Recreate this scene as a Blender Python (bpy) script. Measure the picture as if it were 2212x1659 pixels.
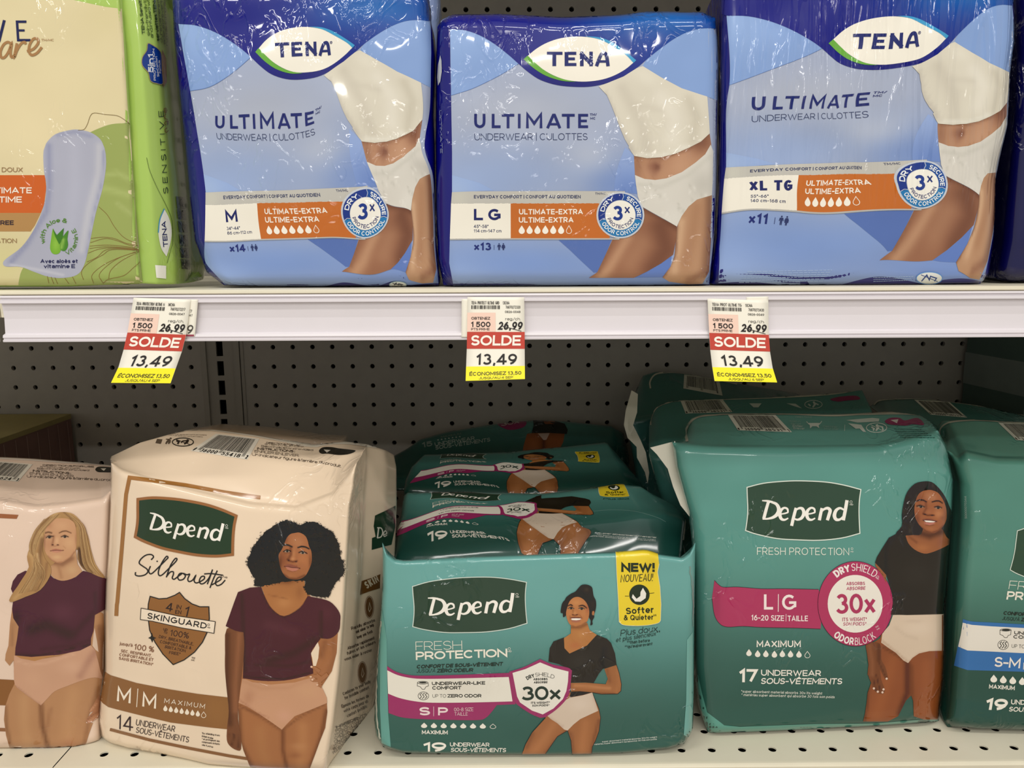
import bpy, bmesh, math, random
import numpy as np
from mathutils import Vector, Matrix, noise
from mathutils.bvhtree import BVHTree
from mathutils.geometry import tessellate_polygon, barycentric_transform

for _o in list(bpy.data.objects):
    bpy.data.objects.remove(_o, do_unlink=True)
SC = bpy.context.scene
COL = SC.collection
random.seed(7)

# ------------------------------------------------------------------ camera
# metres; x right, y into the shelf, z up; z = 0 is the top of the lower shelf
W_PX, H_PX, F_PX = 2212.0, 1659.0, 1660.0
CAM = Vector((0.0, 0.0, 0.4085))
YAW, PITCH, ROLL = (math.radians(a) for a in (0.26, 9.42, -0.26))
_cy, _sy, _cp, _sp, _cr, _sr = (math.cos(YAW), math.sin(YAW), math.cos(PITCH), math.sin(PITCH), math.cos(ROLL), math.sin(ROLL))
FWD = Vector((_sy * _cp, _cy * _cp, -_sp))
_r = Vector((_cy, -_sy, 0.0))
_u = _r.cross(FWD)
RGT = _cr * _r + _sr * _u
UPV = -_sr * _r + _cr * _u
cam = bpy.data.cameras.new('camera')
cam.sensor_fit = 'HORIZONTAL'
cam.sensor_width = 36.0
cam.lens = 36.0 * F_PX / W_PX
cam.clip_start = 0.02
cam_o = bpy.data.objects.new('camera', cam)
COL.objects.link(cam_o)
cam_o.matrix_world = Matrix(((RGT.x, UPV.x, -FWD.x, CAM.x), (RGT.y, UPV.y, -FWD.y, CAM.y), (RGT.z, UPV.z, -FWD.z, CAM.z), (0, 0, 0, 1)))
SC.camera = cam_o

# ------------------------------------------------------------------ light of the shop
SC.view_settings.view_transform = 'Standard'
SC.view_settings.look = 'None'
SC.view_settings.gamma = 1.0
SC.view_settings.use_curve_mapping = False
SC.view_settings.exposure = -0.06
wd = bpy.data.worlds.new('shop_air')
wd.use_nodes = True
wd.node_tree.nodes['Background'].inputs[0].default_value = (1.0, 0.972, 0.925, 1)
wd.node_tree.nodes['Background'].inputs[1].default_value = 0.5
SC.world = wd


def area(name, loc, target, sx, sy, power, col=(1.0, 0.97, 0.92)):
    l = bpy.data.lights.new(name, 'AREA')
    l.shape = 'RECTANGLE'
    l.size, l.size_y, l.energy, l.color = sx, sy, power, col
    o = bpy.data.objects.new(name, l)
    COL.objects.link(o)
    o.location = loc
    o.rotation_euler = (Vector(target) - Vector(loc)).to_track_quat('-Z', 'Y').to_euler()
    return o


# fluorescent rows on the ceiling, above the aisle and further back in the shop
for _x, _y, _z, _p in ((-1.0, -0.55, 2.3, 14.0), (0.75, -0.55, 2.3, 14.0), (-0.2, -1.7, 2.3, 21.0), (-1.2, -2.9, 2.4, 25.0), (0.9, -2.9, 2.4, 25.0), (0.0, -4.4, 2.5, 38.0)):
    area('ceiling_tube_light', (_x, _y, _z), (_x, _y + 0.35, 0.0), 1.25, 0.14, _p)


# ------------------------------------------------------------------ pixel rays (photograph 2212 x 1659)
def ray(px, py):
    return FWD + RGT * ((px - W_PX / 2) / F_PX) - UPV * ((py - H_PX / 2) / F_PX)


def at(px, py, y):
    """point seen at a pixel, at depth y (mm)"""
    d = ray(px, py)
    return CAM + d * (y * 0.001 / d.y)


def at_z(px, py, z):
    d = ray(px, py)
    return CAM + d * ((z * 0.001 - CAM.z) / d.z)


def crop(ox, oy, s):
    return lambda x, y: (ox + x / s, oy + y / s)


# ------------------------------------------------------------------ colours and materials
def lin(c):
    return tuple(((v / 255.0) / 12.92 if v <= 10 else ((v / 255.0 + 0.055) / 1.055) ** 2.4) for v in c[:3])


MATS = {}


def nodes_of(name):
    m = bpy.data.materials.new(name)
    m.use_nodes = True
    nt = m.node_tree
    return m, nt, nt.nodes['Principled BSDF']


def film(name, rough=0.22, spec=0.5, bump=0.3, scale=18.0, stretch=(1, 1, 1), crease=0.0, cscale=60.0, cover=.5, zmask=None, dist=0.004, coat=.07, lw=11.0):
    """printed plastic film: colour from the print, relief from soft crumples and thin crease lines"""
    if name in MATS:
        return MATS[name]
    m, nt, b = nodes_of(name)
    N, L = nt.nodes, nt.links

    def math_(op, a, c=None, clamp=False):
        n = N.new('ShaderNodeMath'); n.operation = op; n.use_clamp = clamp
        for i, v in enumerate((a, c)):
            if v is None:
                continue
            if isinstance(v, (int, float)):
                n.inputs[i].default_value = v
            else:
                L.new(v, n.inputs[i])
        return n.outputs[0]

    def noise_(vec, sc, det, dis=0.0):
        n = N.new('ShaderNodeTexNoise')
        n.inputs['Scale'].default_value, n.inputs['Detail'].default_value, n.inputs['Distortion'].default_value = sc, det, dis
        L.new(vec, n.inputs['Vector'])
        return n.outputs['Fac']
    a = N.new('ShaderNodeAttribute'); a.attribute_name = 'Col'
    L.new(a.outputs['Color'], b.inputs['Base Color'])
    b.inputs['Roughness'].default_value = rough
    b.inputs['Specular IOR Level'].default_value = spec
    if bump:
        tc = N.new('ShaderNodeTexCoord')
        mp_ = N.new('ShaderNodeMapping')
        mp_.inputs['Scale'].default_value = stretch
        L.new(tc.outputs['Object'], mp_.inputs['Vector'])
        vec = mp_.outputs['Vector']
        bp = N.new('ShaderNodeBump')
        bp.inputs['Strength'].default_value = bump
        bp.inputs['Distance'].default_value = dist
        L.new(noise_(vec, scale, 2.0, .4), bp.inputs['Height'])
        if crease:
            n1 = noise_(vec, cscale, 2.5, .8)
            line = math_('SUBTRACT', 1.0, math_('MULTIPLY', math_('ABSOLUTE', math_('SUBTRACT', n1, .5)), lw), True)
            line = math_('MULTIPLY', line, line)
            mk = math_('MULTIPLY', math_('SUBTRACT', noise_(tc.outputs['Object'], 11.0, 1.0), 1.0 - cover), 7.0, True)
            hgt = math_('MULTIPLY', line, mk)
            if zmask:
                sp = N.new('ShaderNodeSeparateXYZ'); L.new(tc.outputs['Object'], sp.inputs[0])
                hgt = math_('MULTIPLY', hgt, math_('DIVIDE', math_('SUBTRACT', sp.outputs['Z'], zmask[0]), zmask[1] - zmask[0], True))
            b2 = N.new('ShaderNodeBump')
            b2.inputs['Strength'].default_value = min(crease, 1.0)
            b2.inputs['Distance'].default_value = 0.0012 * max(crease, 1.0)
            L.new(hgt, b2.inputs['Height'])
            L.new(bp.outputs['Normal'], b2.inputs['Normal'])
            # clear outer film: the creases catch the lamps without touching the ink below
            b.inputs['Coat Weight'].default_value = 1.0
            b.inputs['Coat Roughness'].default_value = coat
            L.new(b2.outputs['Normal'], b.inputs['Coat Normal'])
        L.new(bp.outputs['Normal'], b.inputs['Normal'])
    MATS[name] = m
    return m


def solid(name, c, rough=0.5, spec=0.4, noise_amt=0.0, nscale=30.0, bump=0.0, c2=None):
    if name in MATS:
        return MATS[name]
    m, nt, b = nodes_of(name)
    N, L = nt.nodes, nt.links
    b.inputs['Base Color'].default_value = (*lin(c), 1)
    b.inputs['Roughness'].default_value = rough
    b.inputs['Specular IOR Level'].default_value = spec
    if noise_amt or bump:
        tc = N.new('ShaderNodeTexCoord')
        n1 = N.new('ShaderNodeTexNoise')
        n1.inputs['Scale'].default_value = nscale
        n1.inputs['Detail'].default_value = 6
        L.new(tc.outputs['Object'], n1.inputs['Vector'])
        if noise_amt:
            mx = N.new('ShaderNodeMix'); mx.data_type = 'RGBA'
            mx.inputs['A'].default_value = (*lin(c), 1)
            mx.inputs['B'].default_value = (*lin(c2 or tuple(v * (1 - noise_amt) for v in c)), 1)
            L.new(n1.outputs['Fac'], mx.inputs['Factor'])
            L.new(mx.outputs['Result'], b.inputs['Base Color'])
        if bump:
            bp = N.new('ShaderNodeBump')
            bp.inputs['Strength'].default_value = bump
            bp.inputs['Distance'].default_value = 0.001
            L.new(n1.outputs['Fac'], bp.inputs['Height'])
            L.new(bp.outputs['Normal'], b.inputs['Normal'])
    MATS[name] = m
    return m


# ------------------------------------------------------------------ objects
def tag(o, label=None, cat=None, group=None, kind=None):
    for k, v in (('label', label), ('category', cat), ('group', group), ('kind', kind)):
        if v:
            o[k] = v
    return o


def empty(name, loc, label=None, cat=None, group=None, kind=None):
    o = bpy.data.objects.new(name, None)
    o.empty_display_size = 0.02
    COL.objects.link(o)
    o.location = loc
    return tag(o, label, cat, group, kind)


def mesh_obj(name, verts, faces, mat, parent=None, smooth=False, cols=None, normals=None):
    me = bpy.data.meshes.new(name)
    me.from_pydata([tuple(v) for v in verts], [], faces)
    if cols is not None:
        at_ = me.color_attributes.new('Col', 'FLOAT_COLOR', 'POINT')
        buf = np.ones((len(verts), 4), dtype=np.float32)
        buf[:, :3] = cols
        at_.data.foreach_set('color', buf.ravel())
    me.materials.append(mat)
    if smooth or normals is not None:
        me.shade_smooth()
    if normals is not None:
        me.normals_split_custom_set_from_vertices([tuple(n) for n in normals])
    o = bpy.data.objects.new(name, me)
    COL.objects.link(o)
    if parent is not None:
        o.parent = parent
    return o


class MB:
    """collects boxes / prisms into one mesh"""

    def __init__(self):
        self.v, self.f = [], []

    def box(self, x0, x1, y0, y1, z0, z1):
        n = len(self.v)
        self.v += [Vector(p) * 0.001 for p in ((x0, y0, z0), (x1, y0, z0), (x1, y1, z0), (x0, y1, z0), (x0, y0, z1), (x1, y0, z1), (x1, y1, z1), (x0, y1, z1))]
        self.f += [tuple(n + i for i in q) for q in ((0, 3, 2, 1), (4, 5, 6, 7), (0, 1, 5, 4), (1, 2, 6, 5), (2, 3, 7, 6), (3, 0, 4, 7))]
        return self

    def profile(self, pts, x0, x1):
        """closed (y,z) profile swept along x"""
        n, k = len(self.v), len(pts)
        for x in (x0, x1):
            self.v += [Vector((x, p[0], p[1])) * 0.001 for p in pts]
        for i in range(k):
            j = (i + 1) % k
            self.f.append((n + i, n + j, n + k + j, n + k + i))
        for tri in tessellate_polygon([[Vector((p[0], p[1], 0)) for p in pts]]):
            self.f.append(tuple(n + i for i in tri))
            self.f.append(tuple(n + k + i for i in reversed(tri)))
        return self

    def build(self, name, mat, parent=None, smooth=False):
        o = mesh_obj(name, self.v, self.f, mat, parent, smooth)
        bm = bmesh.new(); bm.from_mesh(o.data)
        bmesh.ops.recalc_face_normals(bm, faces=bm.faces)
        bm.to_mesh(o.data); bm.free()
        return o


def perforated(xs, ys, r, to3, thick, seg=10, xlim=None, ylim=None):
    """plate with round holes at (x, y); to3(x, y, depth) -> 3D; returns verts, faces"""
    V, Fc = [], []
    cache = {}

    def vert(x, y, d):
        k = (round(x, 3), round(y, 3), d)
        if k not in cache:
            cache[k] = len(V)
            V.append(to3(x, y, d))
        return cache[k]
    ex = [xlim[0]] + [(a + b) / 2 for a, b in zip(xs, xs[1:])] + [xlim[1]]
    ey = [ylim[0]] + [(a + b) / 2 for a, b in zip(ys, ys[1:])] + [ylim[1]]
    for i, x in enumerate(xs):
        for j, y in enumerate(ys):
            x0, x1, y0, y1 = ex[i], ex[i + 1], ey[j], ey[j + 1]
            ring = [vert(x + r * math.cos(2 * math.pi * (k + .5) / seg), y + r * math.sin(2 * math.pi * (k + .5) / seg), 0) for k in range(seg)]
            deep = [vert(x + r * math.cos(2 * math.pi * (k + .5) / seg), y + r * math.sin(2 * math.pi * (k + .5) / seg), thick) for k in range(seg)]
            out = []
            for k in range(seg):
                a = 2 * math.pi * (k + .5) / seg
                c, s = math.cos(a), math.sin(a)
                t = min((x1 - x) / c if c > 0 else (x0 - x) / c if c < 0 else 9e9, (y1 - y) / s if s > 0 else (y0 - y) / s if s < 0 else 9e9)
                out.append((x + c * t, y + s * t))
            corner = [(x1, y1), (x0, y1), (x0, y0), (x1, y0)]
            for k in range(seg):
                k2 = (k + 1) % seg
                Fc.append((ring[k], ring[k2], deep[k2], deep[k]))
                a, b = out[k], out[k2]
                poly = [ring[k], vert(*a, 0)]
                for cn in corner:
                    if (abs(cn[0] - a[0]) < 1e-6 or abs(cn[1] - a[1]) < 1e-6) and (abs(cn[0] - b[0]) < 1e-6 or abs(cn[1] - b[1]) < 1e-6) and not (abs(a[0] - b[0]) < 1e-6 or abs(a[1] - b[1]) < 1e-6):
                        poly.append(vert(*cn, 0))
                poly += [vert(*b, 0), ring[k2]]
                Fc.append(tuple(poly))
    return V, Fc


# ------------------------------------------------------------------ 2-D drawing helpers
def sm(pts, n=6, closed=False):
    """Catmull-Rom through points"""
    P = [np.array(p[:2], float) for p in pts]
    out = []
    m = len(P)
    rng = m if closed else m - 1
    for i in range(rng):
        p1, p2 = P[i], P[(i + 1) % m]
        p0 = P[i - 1] if (i > 0 or closed) else 2 * p1 - p2
        p3 = P[(i + 2) % m] if (i + 2 < m or closed) else 2 * p2 - p1
        for k in range(n):
            t = k / n
            out.append(tuple(0.5 * ((2 * p1) + (-p0 + p2) * t + (2 * p0 - 5 * p1 + 4 * p2 - p3) * t * t + (-p0 + 3 * p1 - 3 * p2 + p3) * t ** 3)))
    if not closed:
        out.append(tuple(P[-1]))
    return out


def mp(c, pts):
    return [c(*p) for p in pts]


def ell(cx, cy, rx, ry, a0=0.0, a1=360.0, n=40):
    full = abs(a1 - a0) >= 359.9
    k = n if full else n + 1
    return [(cx + rx * math.cos(math.radians(a0 + (a1 - a0) * i / n)), cy - ry * math.sin(math.radians(a0 + (a1 - a0) * i / n))) for i in range(k)]


def stroke(pts, w, closed=False):
    """ribbon along a polyline; w is a width or a list of widths -> (verts, quads)"""
    P = [np.array(p, float) for p in pts]
    tol = 1e-4 * max(np.ptp(np.array(P), axis=0).max(), 1e-6)
    P = [p for i, p in enumerate(P) if i == 0 or abs(p - P[i - 1]).max() > tol]
    if closed:
        P = P + [P[0]]
    n = len(P)
    ws = [w] * n if np.isscalar(w) else list(np.interp(np.linspace(0, 1, n), np.linspace(0, 1, len(w)), w))
    V = []
    for i in range(n):
        a = P[i] - P[i - 1] if i > 0 else (P[i] - P[n - 2] if closed else None)
        b = P[i + 1] - P[i] if i < n - 1 else (P[1] - P[0] if closed else None)
        if a is None: a = b
        if b is None: b = a
        a = a / (np.linalg.norm(a) + 1e-9); b = b / (np.linalg.norm(b) + 1e-9)
        na, nb = np.array([-a[1], a[0]]), np.array([-b[1], b[0]])
        nn = na + nb
        L = np.linalg.norm(nn)
        nn = na if L < 1e-3 else nn / L
        k = min(1.0 / max(nn @ na, 0.35), 2.2)
        V.append(tuple(P[i] + nn * ws[i] * 0.5 * k)); V.append(tuple(P[i] - nn * ws[i] * 0.5 * k))
    return V, [(2 * i, 2 * i + 1, 2 * i + 3, 2 * i + 2) for i in range(n - 1)]


# ---- a drawn sans alphabet: skeletons in a unit box, given weight when set
def _arc(cx, cy, rx, ry, a0, a1, n=None):
    n = n or max(4, int(abs(a1 - a0) / 20))
    return [(cx + rx * math.cos(math.radians(a0 + (a1 - a0) * i / n)), cy + ry * math.sin(math.radians(a0 + (a1 - a0) * i / n))) for i in range(n + 1)]


X = 0.7
GL = {
    'A': (.92, [[(0, 0), (.5, 1), (1, 0)], [(.17, .3), (.83, .3)]]),
    'B': (.72, [[(0, .52), (0, 1), (.5, 1)] + _arc(.5, .77, .4, .23, 90, -90) + [(0, .54)], [(.5, .54)] + _arc(.55, .27, .45, .27, 90, -90) + [(0, 0), (0, .56)]]),
    'C': (.86, [_arc(.52, .5, .52, .5, 48, 312)]),
    'D': (.84, [[(0, 0), (0, 1), (.4, 1)] + _arc(.4, .5, .6, .5, 90, -90) + [(-.0, 0)]]),
    'E': (.64, [[(1, 1), (0, 1), (0, 0), (1, 0)], [(0, .5), (.9, .5)]]),
    'F': (.6, [[(1, 1), (0, 1), (0, 0)], [(0, .48), (.9, .48)]]),
    'G': (.9, [_arc(.5, .5, .5, .5, 50, 318) + [(1, .2), (1, .47), (.6, .47)]]),
    'H': (.8, [[(0, 0), (0, 1)], [(1, 0), (1, 1)], [(0, .5), (1, .5)]]),
    'I': (0, [[(.5, 0), (.5, 1)]]),
    'J': (.55, [[(1, 1)] + _arc(.5, .3, .5, .3, 0, -160)]),
    'K': (.78, [[(0, 0), (0, 1)], [(1, 1), (.0, .36)], [(.32, .58), (1, 0)]]),
    'L': (.6, [[(0, 1), (0, 0), (1, 0)]]),
    'M': (.98, [[(0, 0), (0, 1), (.5, .22), (1, 1), (1, 0)]]),
    'N': (.84, [[(0, 0), (0, 1), (1, 0), (1, 1)]]),
    'O': (.96, [_arc(.5, .5, .5, .5, 90, 450)]),
    'P': (.7, [[(0, 0), (0, 1), (.55, 1)] + _arc(.55, .71, .45, .29, 90, -90) + [(0, .42)]]),
    'Q': (.96, [_arc(.5, .5, .5, .5, 90, 450), [(.58, .3), (1, -.04)]]),
    'R': (.74, [[(0, 0), (0, 1), (.55, 1)] + _arc(.55, .71, .42, .29, 90, -90) + [(0, .42)], [(.5, .42), (1, 0)]]),
    'S': (.68, [_arc(.5, .745, .46, .255, 25, 262) + _arc(.5, .25, .5, .25, 82, -155)]),
    'T': (.72, [[(0, 1), (1, 1)], [(.5, 1), (.5, 0)]]),
    'U': (.8, [[(0, 1)] + _arc(.5, .38, .5, .38, 180, 360) + [(1, 1)]]),
    'V': (.9, [[(0, 1), (.5, 0), (1, 1)]]),
    'W': (1.3, [[(0, 1), (.27, 0), (.5, .92), (.73, 0), (1, 1)]]),
    'X': (.85, [[(0, 0), (1, 1)], [(0, 1), (1, 0)]]),
    'Y': (.85, [[(0, 1), (.5, .45), (1, 1)], [(.5, .47), (.5, 0)]]),
    'Z': (.72, [[(0, 1), (1, 1), (0, 0), (1, 0)]]),
    '0': (.7, [_arc(.5, .5, .5, .5, 90, 450)]),
    '1': (.34, [[(0, .76), (.8, 1), (.8, 0)]]),
    '2': (.64, [_arc(.5, .7, .47, .3, 165, -38) + [(0, 0), (1, 0)]]),
    '3': (.64, [_arc(.48, .76, .42, .24, 150, -80), _arc(.48, .27, .52, .27, 80, -150)]),
    '4': (.76, [[(1, .25), (0, .25), (.66, 1)], [(.72, 1), (.72, 0)]]),
    '5': (.64, [[(.9, 1), (.15, 1), (.08, .52)] + _arc(.46, .33, .54, .33, 125, -150)]),
    '6': (.68, [_arc(.5, .32, .5, .32, 90, 450), [(.78, 1), (.45, .9), (.15, .66), (0, .36)]]),
    '7': (.66, [[(0, 1), (1, 1), (.35, 0)]]),
    '8': (.68, [_arc(.5, .755, .42, .245, 90, 450), _arc(.5, .26, .5, .26, 90, 450)]),
    '9': (.68, [_arc(.5, .68, .5, .32, 90, 450), [(.22, 0), (.55, .1), (.85, .34), (1, .64)]]),
    'a': (.56, [[(1, 0), (1, X * .62)] + _arc(.5, X * .66, .5, X * .34, 0, 150), _arc(.5, X * .26, .5, X * .28, 90, 270) + [(1, .04)], [(.5, X * .54), (1, X * .52)]]),
    'b': (.62, [[(0, 0), (0, 1)], _arc(.5, X / 2, .5, X / 2, 90, 450)]),
    'c': (.54, [_arc(.52, X / 2, .52, X / 2, 48, 312)]),
    'd': (.62, [[(1, 0), (1, 1)], _arc(.5, X / 2, .5, X / 2, 90, 450)]),
    'e': (.6, [[(.05, X * .47), (1, X * .47)] + _arc(.5, X / 2, .5, X / 2, 0, 315)]),
    'f': (.36, [[(.35, 0), (.35, .8)] + _arc(.75, .78, .4, .22, 180, 80), [(0, X * .96), (.95, X * .96)]]),
    'g': (.62, [_arc(.5, X / 2, .5, X / 2, 90, 450), [(1, X)] + _arc(.5, -.06, .5, .22, 0, -150)]),
    'h': (.56, [[(0, 0), (0, 1)], [(0, X * .55)] + _arc(.5, X * .6, .5, X * .4, 170, 0) + [(1, 0)]]),
    'i': (0, [[(.5, 0), (.5, X * .96)], [(.5, 1.0), (.5, 1.06)]]),
    'j': (.15, [[(1, X), (1, -.15), (0, -.27)], [(1, 1.0), (1, 1.06)]]),
    'k': (.52, [[(0, 0), (0, 1)], [(1, X), (.05, .26)], [(.35, .44), (1, 0)]]),
    'l': (0, [[(.5, 0), (.5, 1)]]),
    'm': (.94, [[(0, 0), (0, X)], _arc(.25, X * .62, .25, X * .38, 180, 0) + [(.5, 0)], _arc(.75, X * .62, .25, X * .38, 180, 0) + [(1, 0)]]),
    'n': (.56, [[(0, 0), (0, X)], [(0, X * .55)] + _arc(.5, X * .6, .5, X * .4, 170, 0) + [(1, 0)]]),
    'o': (.62, [_arc(.5, X / 2, .5, X / 2, 90, 450)]),
    'p': (.62, [[(0, -.28), (0, X)], _arc(.5, X / 2, .5, X / 2, 90, 450)]),
    'q': (.62, [[(1, -.28), (1, X)], _arc(.5, X / 2, .5, X / 2, 90, 450)]),
    'r': (.34, [[(0, 0), (0, X)], [(0, X * .5)] + _arc(.9, X * .5, .9, X * .48, 180, 85)]),
    's': (.46, [_arc(.5, X * .745, .46, X * .255, 25, 262) + _arc(.5, X * .25, .5, X * .25, 82, -155)]),
    't': (.36, [[(.35, .95)] + _arc(.75, .2, .4, .2, 180, 285), [(0, X * .96), (.95, X * .96)]]),
    'u': (.56, [[(0, X)] + _arc(.5, X * .4, .5, X * .4, 180, 360) + [(1, X)], [(1, X * .5), (1, 0)]]),
    'v': (.58, [[(0, X), (.5, 0), (1, X)]]),
    'w': (.86, [[(0, X), (.27, 0), (.5, X * .9), (.73, 0), (1, X)]]),
    'x': (.56, [[(0, 0), (1, X)], [(0, X), (1, 0)]]),
    'y': (.58, [[(0, X), (.5, 0)], [(1, X), (.35, -.28)]]),
    'z': (.5, [[(0, X), (1, X), (0, 0), (1, 0)]]),
    '-': (.36, [[(0, .42), (1, .42)]]),
    '.': (0, [[(.5, 0), (.5, .06)]]),
    ',': (.08, [[(1, .06), (.2, -.2)]]),
    ':': (0, [[(.5, 0), (.5, .06)], [(.5, .56), (.5, .62)]]),
    '!': (0, [[(.5, 1), (.5, .5)], [(.5, 0), (.5, .02)]]),
    '|': (0, [[(.5, -.08), (.5, 1.08)]]),
    '/': (.45, [[(0, -.05), (1, 1.05)]]),
    "'": (0, [[(.5, 1), (.5, .74)]]),
    '"': (.22, [[(0, 1), (0, .74)], [(1, 1), (1, .74)]]),
    '*': (.3, [[(.5, .98), (.5, .62)], [(.05, .9), (.95, .7)], [(.05, .7), (.95, .9)]]),
    '%': (.95, [_arc(.2, .78, .2, .22, 90, 450), _arc(.8, .22, .2, .22, 90, 450), [(.15, 0), (.85, 1)]]),
    '&': (.8, [[(1, 0), (.3, .68)] + _arc(.45, .8, .24, .2, 210, -30) + [(.15, .42)] + _arc(.38, .26, .38, .26, 140, 330) + [(.98, .52)]]),
    '\u00ae': (.42, [_arc(.5, .8, .5, .2, 90, 450), [(.35, .7), (.35, .9), (.62, .88), (.38, .8), (.65, .7)]]),
}
_ACC = {'É': ('E', [(.4, 1.12), (.75, 1.3)]), 'Ê': ('E', [(.2, 1.1), (.5, 1.3), (.8, 1.1)]), 'À': ('A', [(.3, 1.3), (.6, 1.12)]),
        'é': ('e', [(.4, .86), (.75, 1.05)]), 'è': ('e', [(.25, 1.05), (.6, .86)]), 'ê': ('e', [(.2, .84), (.5, 1.04), (.8, .84)]), 'à': ('a', [(.25, 1.05), (.6, .86)])}
for _k, (_b, _s) in _ACC.items():
    GL[_k] = (GL[_b][0], GL[_b][1] + [_s])


def text_mesh(s, length, cap, weight=.15, track=.12, slant=0.0, space=.34, narrow=None):
    """(verts, quads) along x in 0..length, y in 0..cap; widths stretch to the asked length"""
    gaps = tot = 0.0
    for ch in s:
        if ch == ' ':
            gaps += space
        else:
            tot += GL[ch][0]
            gaps += track + weight
    gaps -= track
    n_w = sum(weight for ch in s if ch != ' ')
    if tot > 0:
        S = max((length / cap - gaps) / tot, .2)
        tw = gaps + S * tot
    else:
        S, tw = 1.0, gaps
    kx = length / (cap * tw)
    V, Fq, x = [], [], 0.0
    t = weight
    for ch in s:
        if ch == ' ':
            x += space
            continue
        w, st = GL[ch]
        ww = w * S
        for q in st:
            pts = [(x + t / 2 + p[0] * ww, t / 2 + p[1] * (1 - t)) for p in q]
            closed = len(pts) > 6 and abs(pts[0][0] - pts[-1][0]) < 1e-4 and abs(pts[0][1] - pts[-1][1]) < 1e-4
            if closed:
                sv, sf = stroke(pts[:-1], t, True)
            else:
                p0, p1, pa, pb = (np.array(z) for z in (pts[0], pts[1], pts[-2], pts[-1]))
                d0, d1 = p0 - p1, pb - pa
                e0 = t / 2 * (1.0 if min(abs(d0[0]), abs(d0[1])) < 1e-3 else .3)
                e1 = t / 2 * (1.0 if min(abs(d1[0]), abs(d1[1])) < 1e-3 else .3)
                pts[0] = tuple(p0 + d0 / (np.linalg.norm(d0) + 1e-9) * e0)
                pts[-1] = tuple(pb + d1 / (np.linalg.norm(d1) + 1e-9) * e1)
                sv, sf = stroke(pts, t)
            n = len(V)
            V += [((a + slant * b) * cap * kx, b * cap) for a, b in sv]
            Fq += [tuple(n + i for i in f) for f in sf]
        x += ww + t + track
    return V, Fq


def tps(src, dst, lam=0.0):
    """thin-plate warp from src pixels to dst pixels"""
    S, D = np.array(src, float), np.array(dst, float)
    mu, sc = S.mean(0), S.std()
    A = (S - mu) / sc
    n = len(A)

    def U(r2):
        return np.where(r2 > 1e-12, r2 * np.log(r2 + 1e-12), 0.0)
    K = U(((A[:, None] - A[None]) ** 2).sum(-1)) + lam * np.eye(n)
    Pm = np.c_[np.ones(n), A]
    M = np.zeros((n + 3, n + 3)); M[:n, :n] = K; M[:n, n:] = Pm; M[n:, :n] = Pm.T
    sol = np.linalg.solve(M, np.r_[D, np.zeros((3, 2))])

    def f(P):
        Q = (np.array(P, float) - mu) / sc
        return U(((Q[:, None] - A[None]) ** 2).sum(-1)) @ sol[:n] + np.c_[np.ones(len(Q)), Q] @ sol[n:]
    return f


def homog(src, dst):
    A = []
    for (x, y), (a, b) in zip(src, dst):
        A.append([x, y, 1, 0, 0, 0, -a * x, -a * y, -a]); A.append([0, 0, 0, x, y, 1, -b * x, -b * y, -b])
    h = np.linalg.svd(np.array(A, float))[2][-1].reshape(3, 3)

    def f(P):
        q = np.c_[np.array(P, float), np.ones(len(P))] @ h.T
        return q[:, :2] / q[:, 2:]
    return f


def brush(base, blobs=()):
    """printed-photo colouring: a base colour with soft touches on it (sRGB)
    ('e', cx, cy, rx, ry, deg, col, alpha) soft ellipse / ('s', pts, r, col, alpha) soft stroke / ('g', x0,y0,x1,y1,col) gradient"""
    def f(P):
        P = np.asarray(P, float)
        C = np.tile(np.array(base, float), (len(P), 1))
        for b in blobs:
            if b[0] == 'e':
                _, cx, cy, rx, ry, deg, col, al = b
                a = math.radians(deg)
                dx, dy = P[:, 0] - cx, P[:, 1] - cy
                xx, yy = dx * math.cos(a) + dy * math.sin(a), -dx * math.sin(a) + dy * math.cos(a)
                w = al * np.exp(-((xx / rx) ** 2 + (yy / ry) ** 2))
            elif b[0] == 's':
                _, pts, r, col, al = b
                Q = np.array(pts, float)
                d = np.full(len(P), 1e9)
                for p, q in zip(Q[:-1], Q[1:]):
                    e = q - p
                    t = np.clip(((P - p) @ e) / (e @ e + 1e-9), 0, 1)
                    d = np.minimum(d, ((P - p - t[:, None] * e) ** 2).sum(1))
                w = al * np.exp(-d / (r * r))
            else:
                _, x0, y0, x1, y1, col = b
                e = np.array([x1 - x0, y1 - y0], float)
                t = np.clip(((P - np.array([x0, y0])) @ e) / (e @ e), 0, 1)
                w = t
            C = C * (1 - w[:, None]) + np.array(col, float) * w[:, None]
        return C
    return f


def ink(C, k=.1):
    C = np.asarray(C, float)
    g = C @ np.array([.3, .59, .11])
    return C * (1 - k) + g[..., None] * k


def lin_np(C):
    c = np.asarray(C, float) / 255.0
    return np.maximum(np.where(c <= 0.04045, c / 12.92, ((np.maximum(c, 0) + 0.055) / 1.055) ** 2.4) - .023, .0015)


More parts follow.
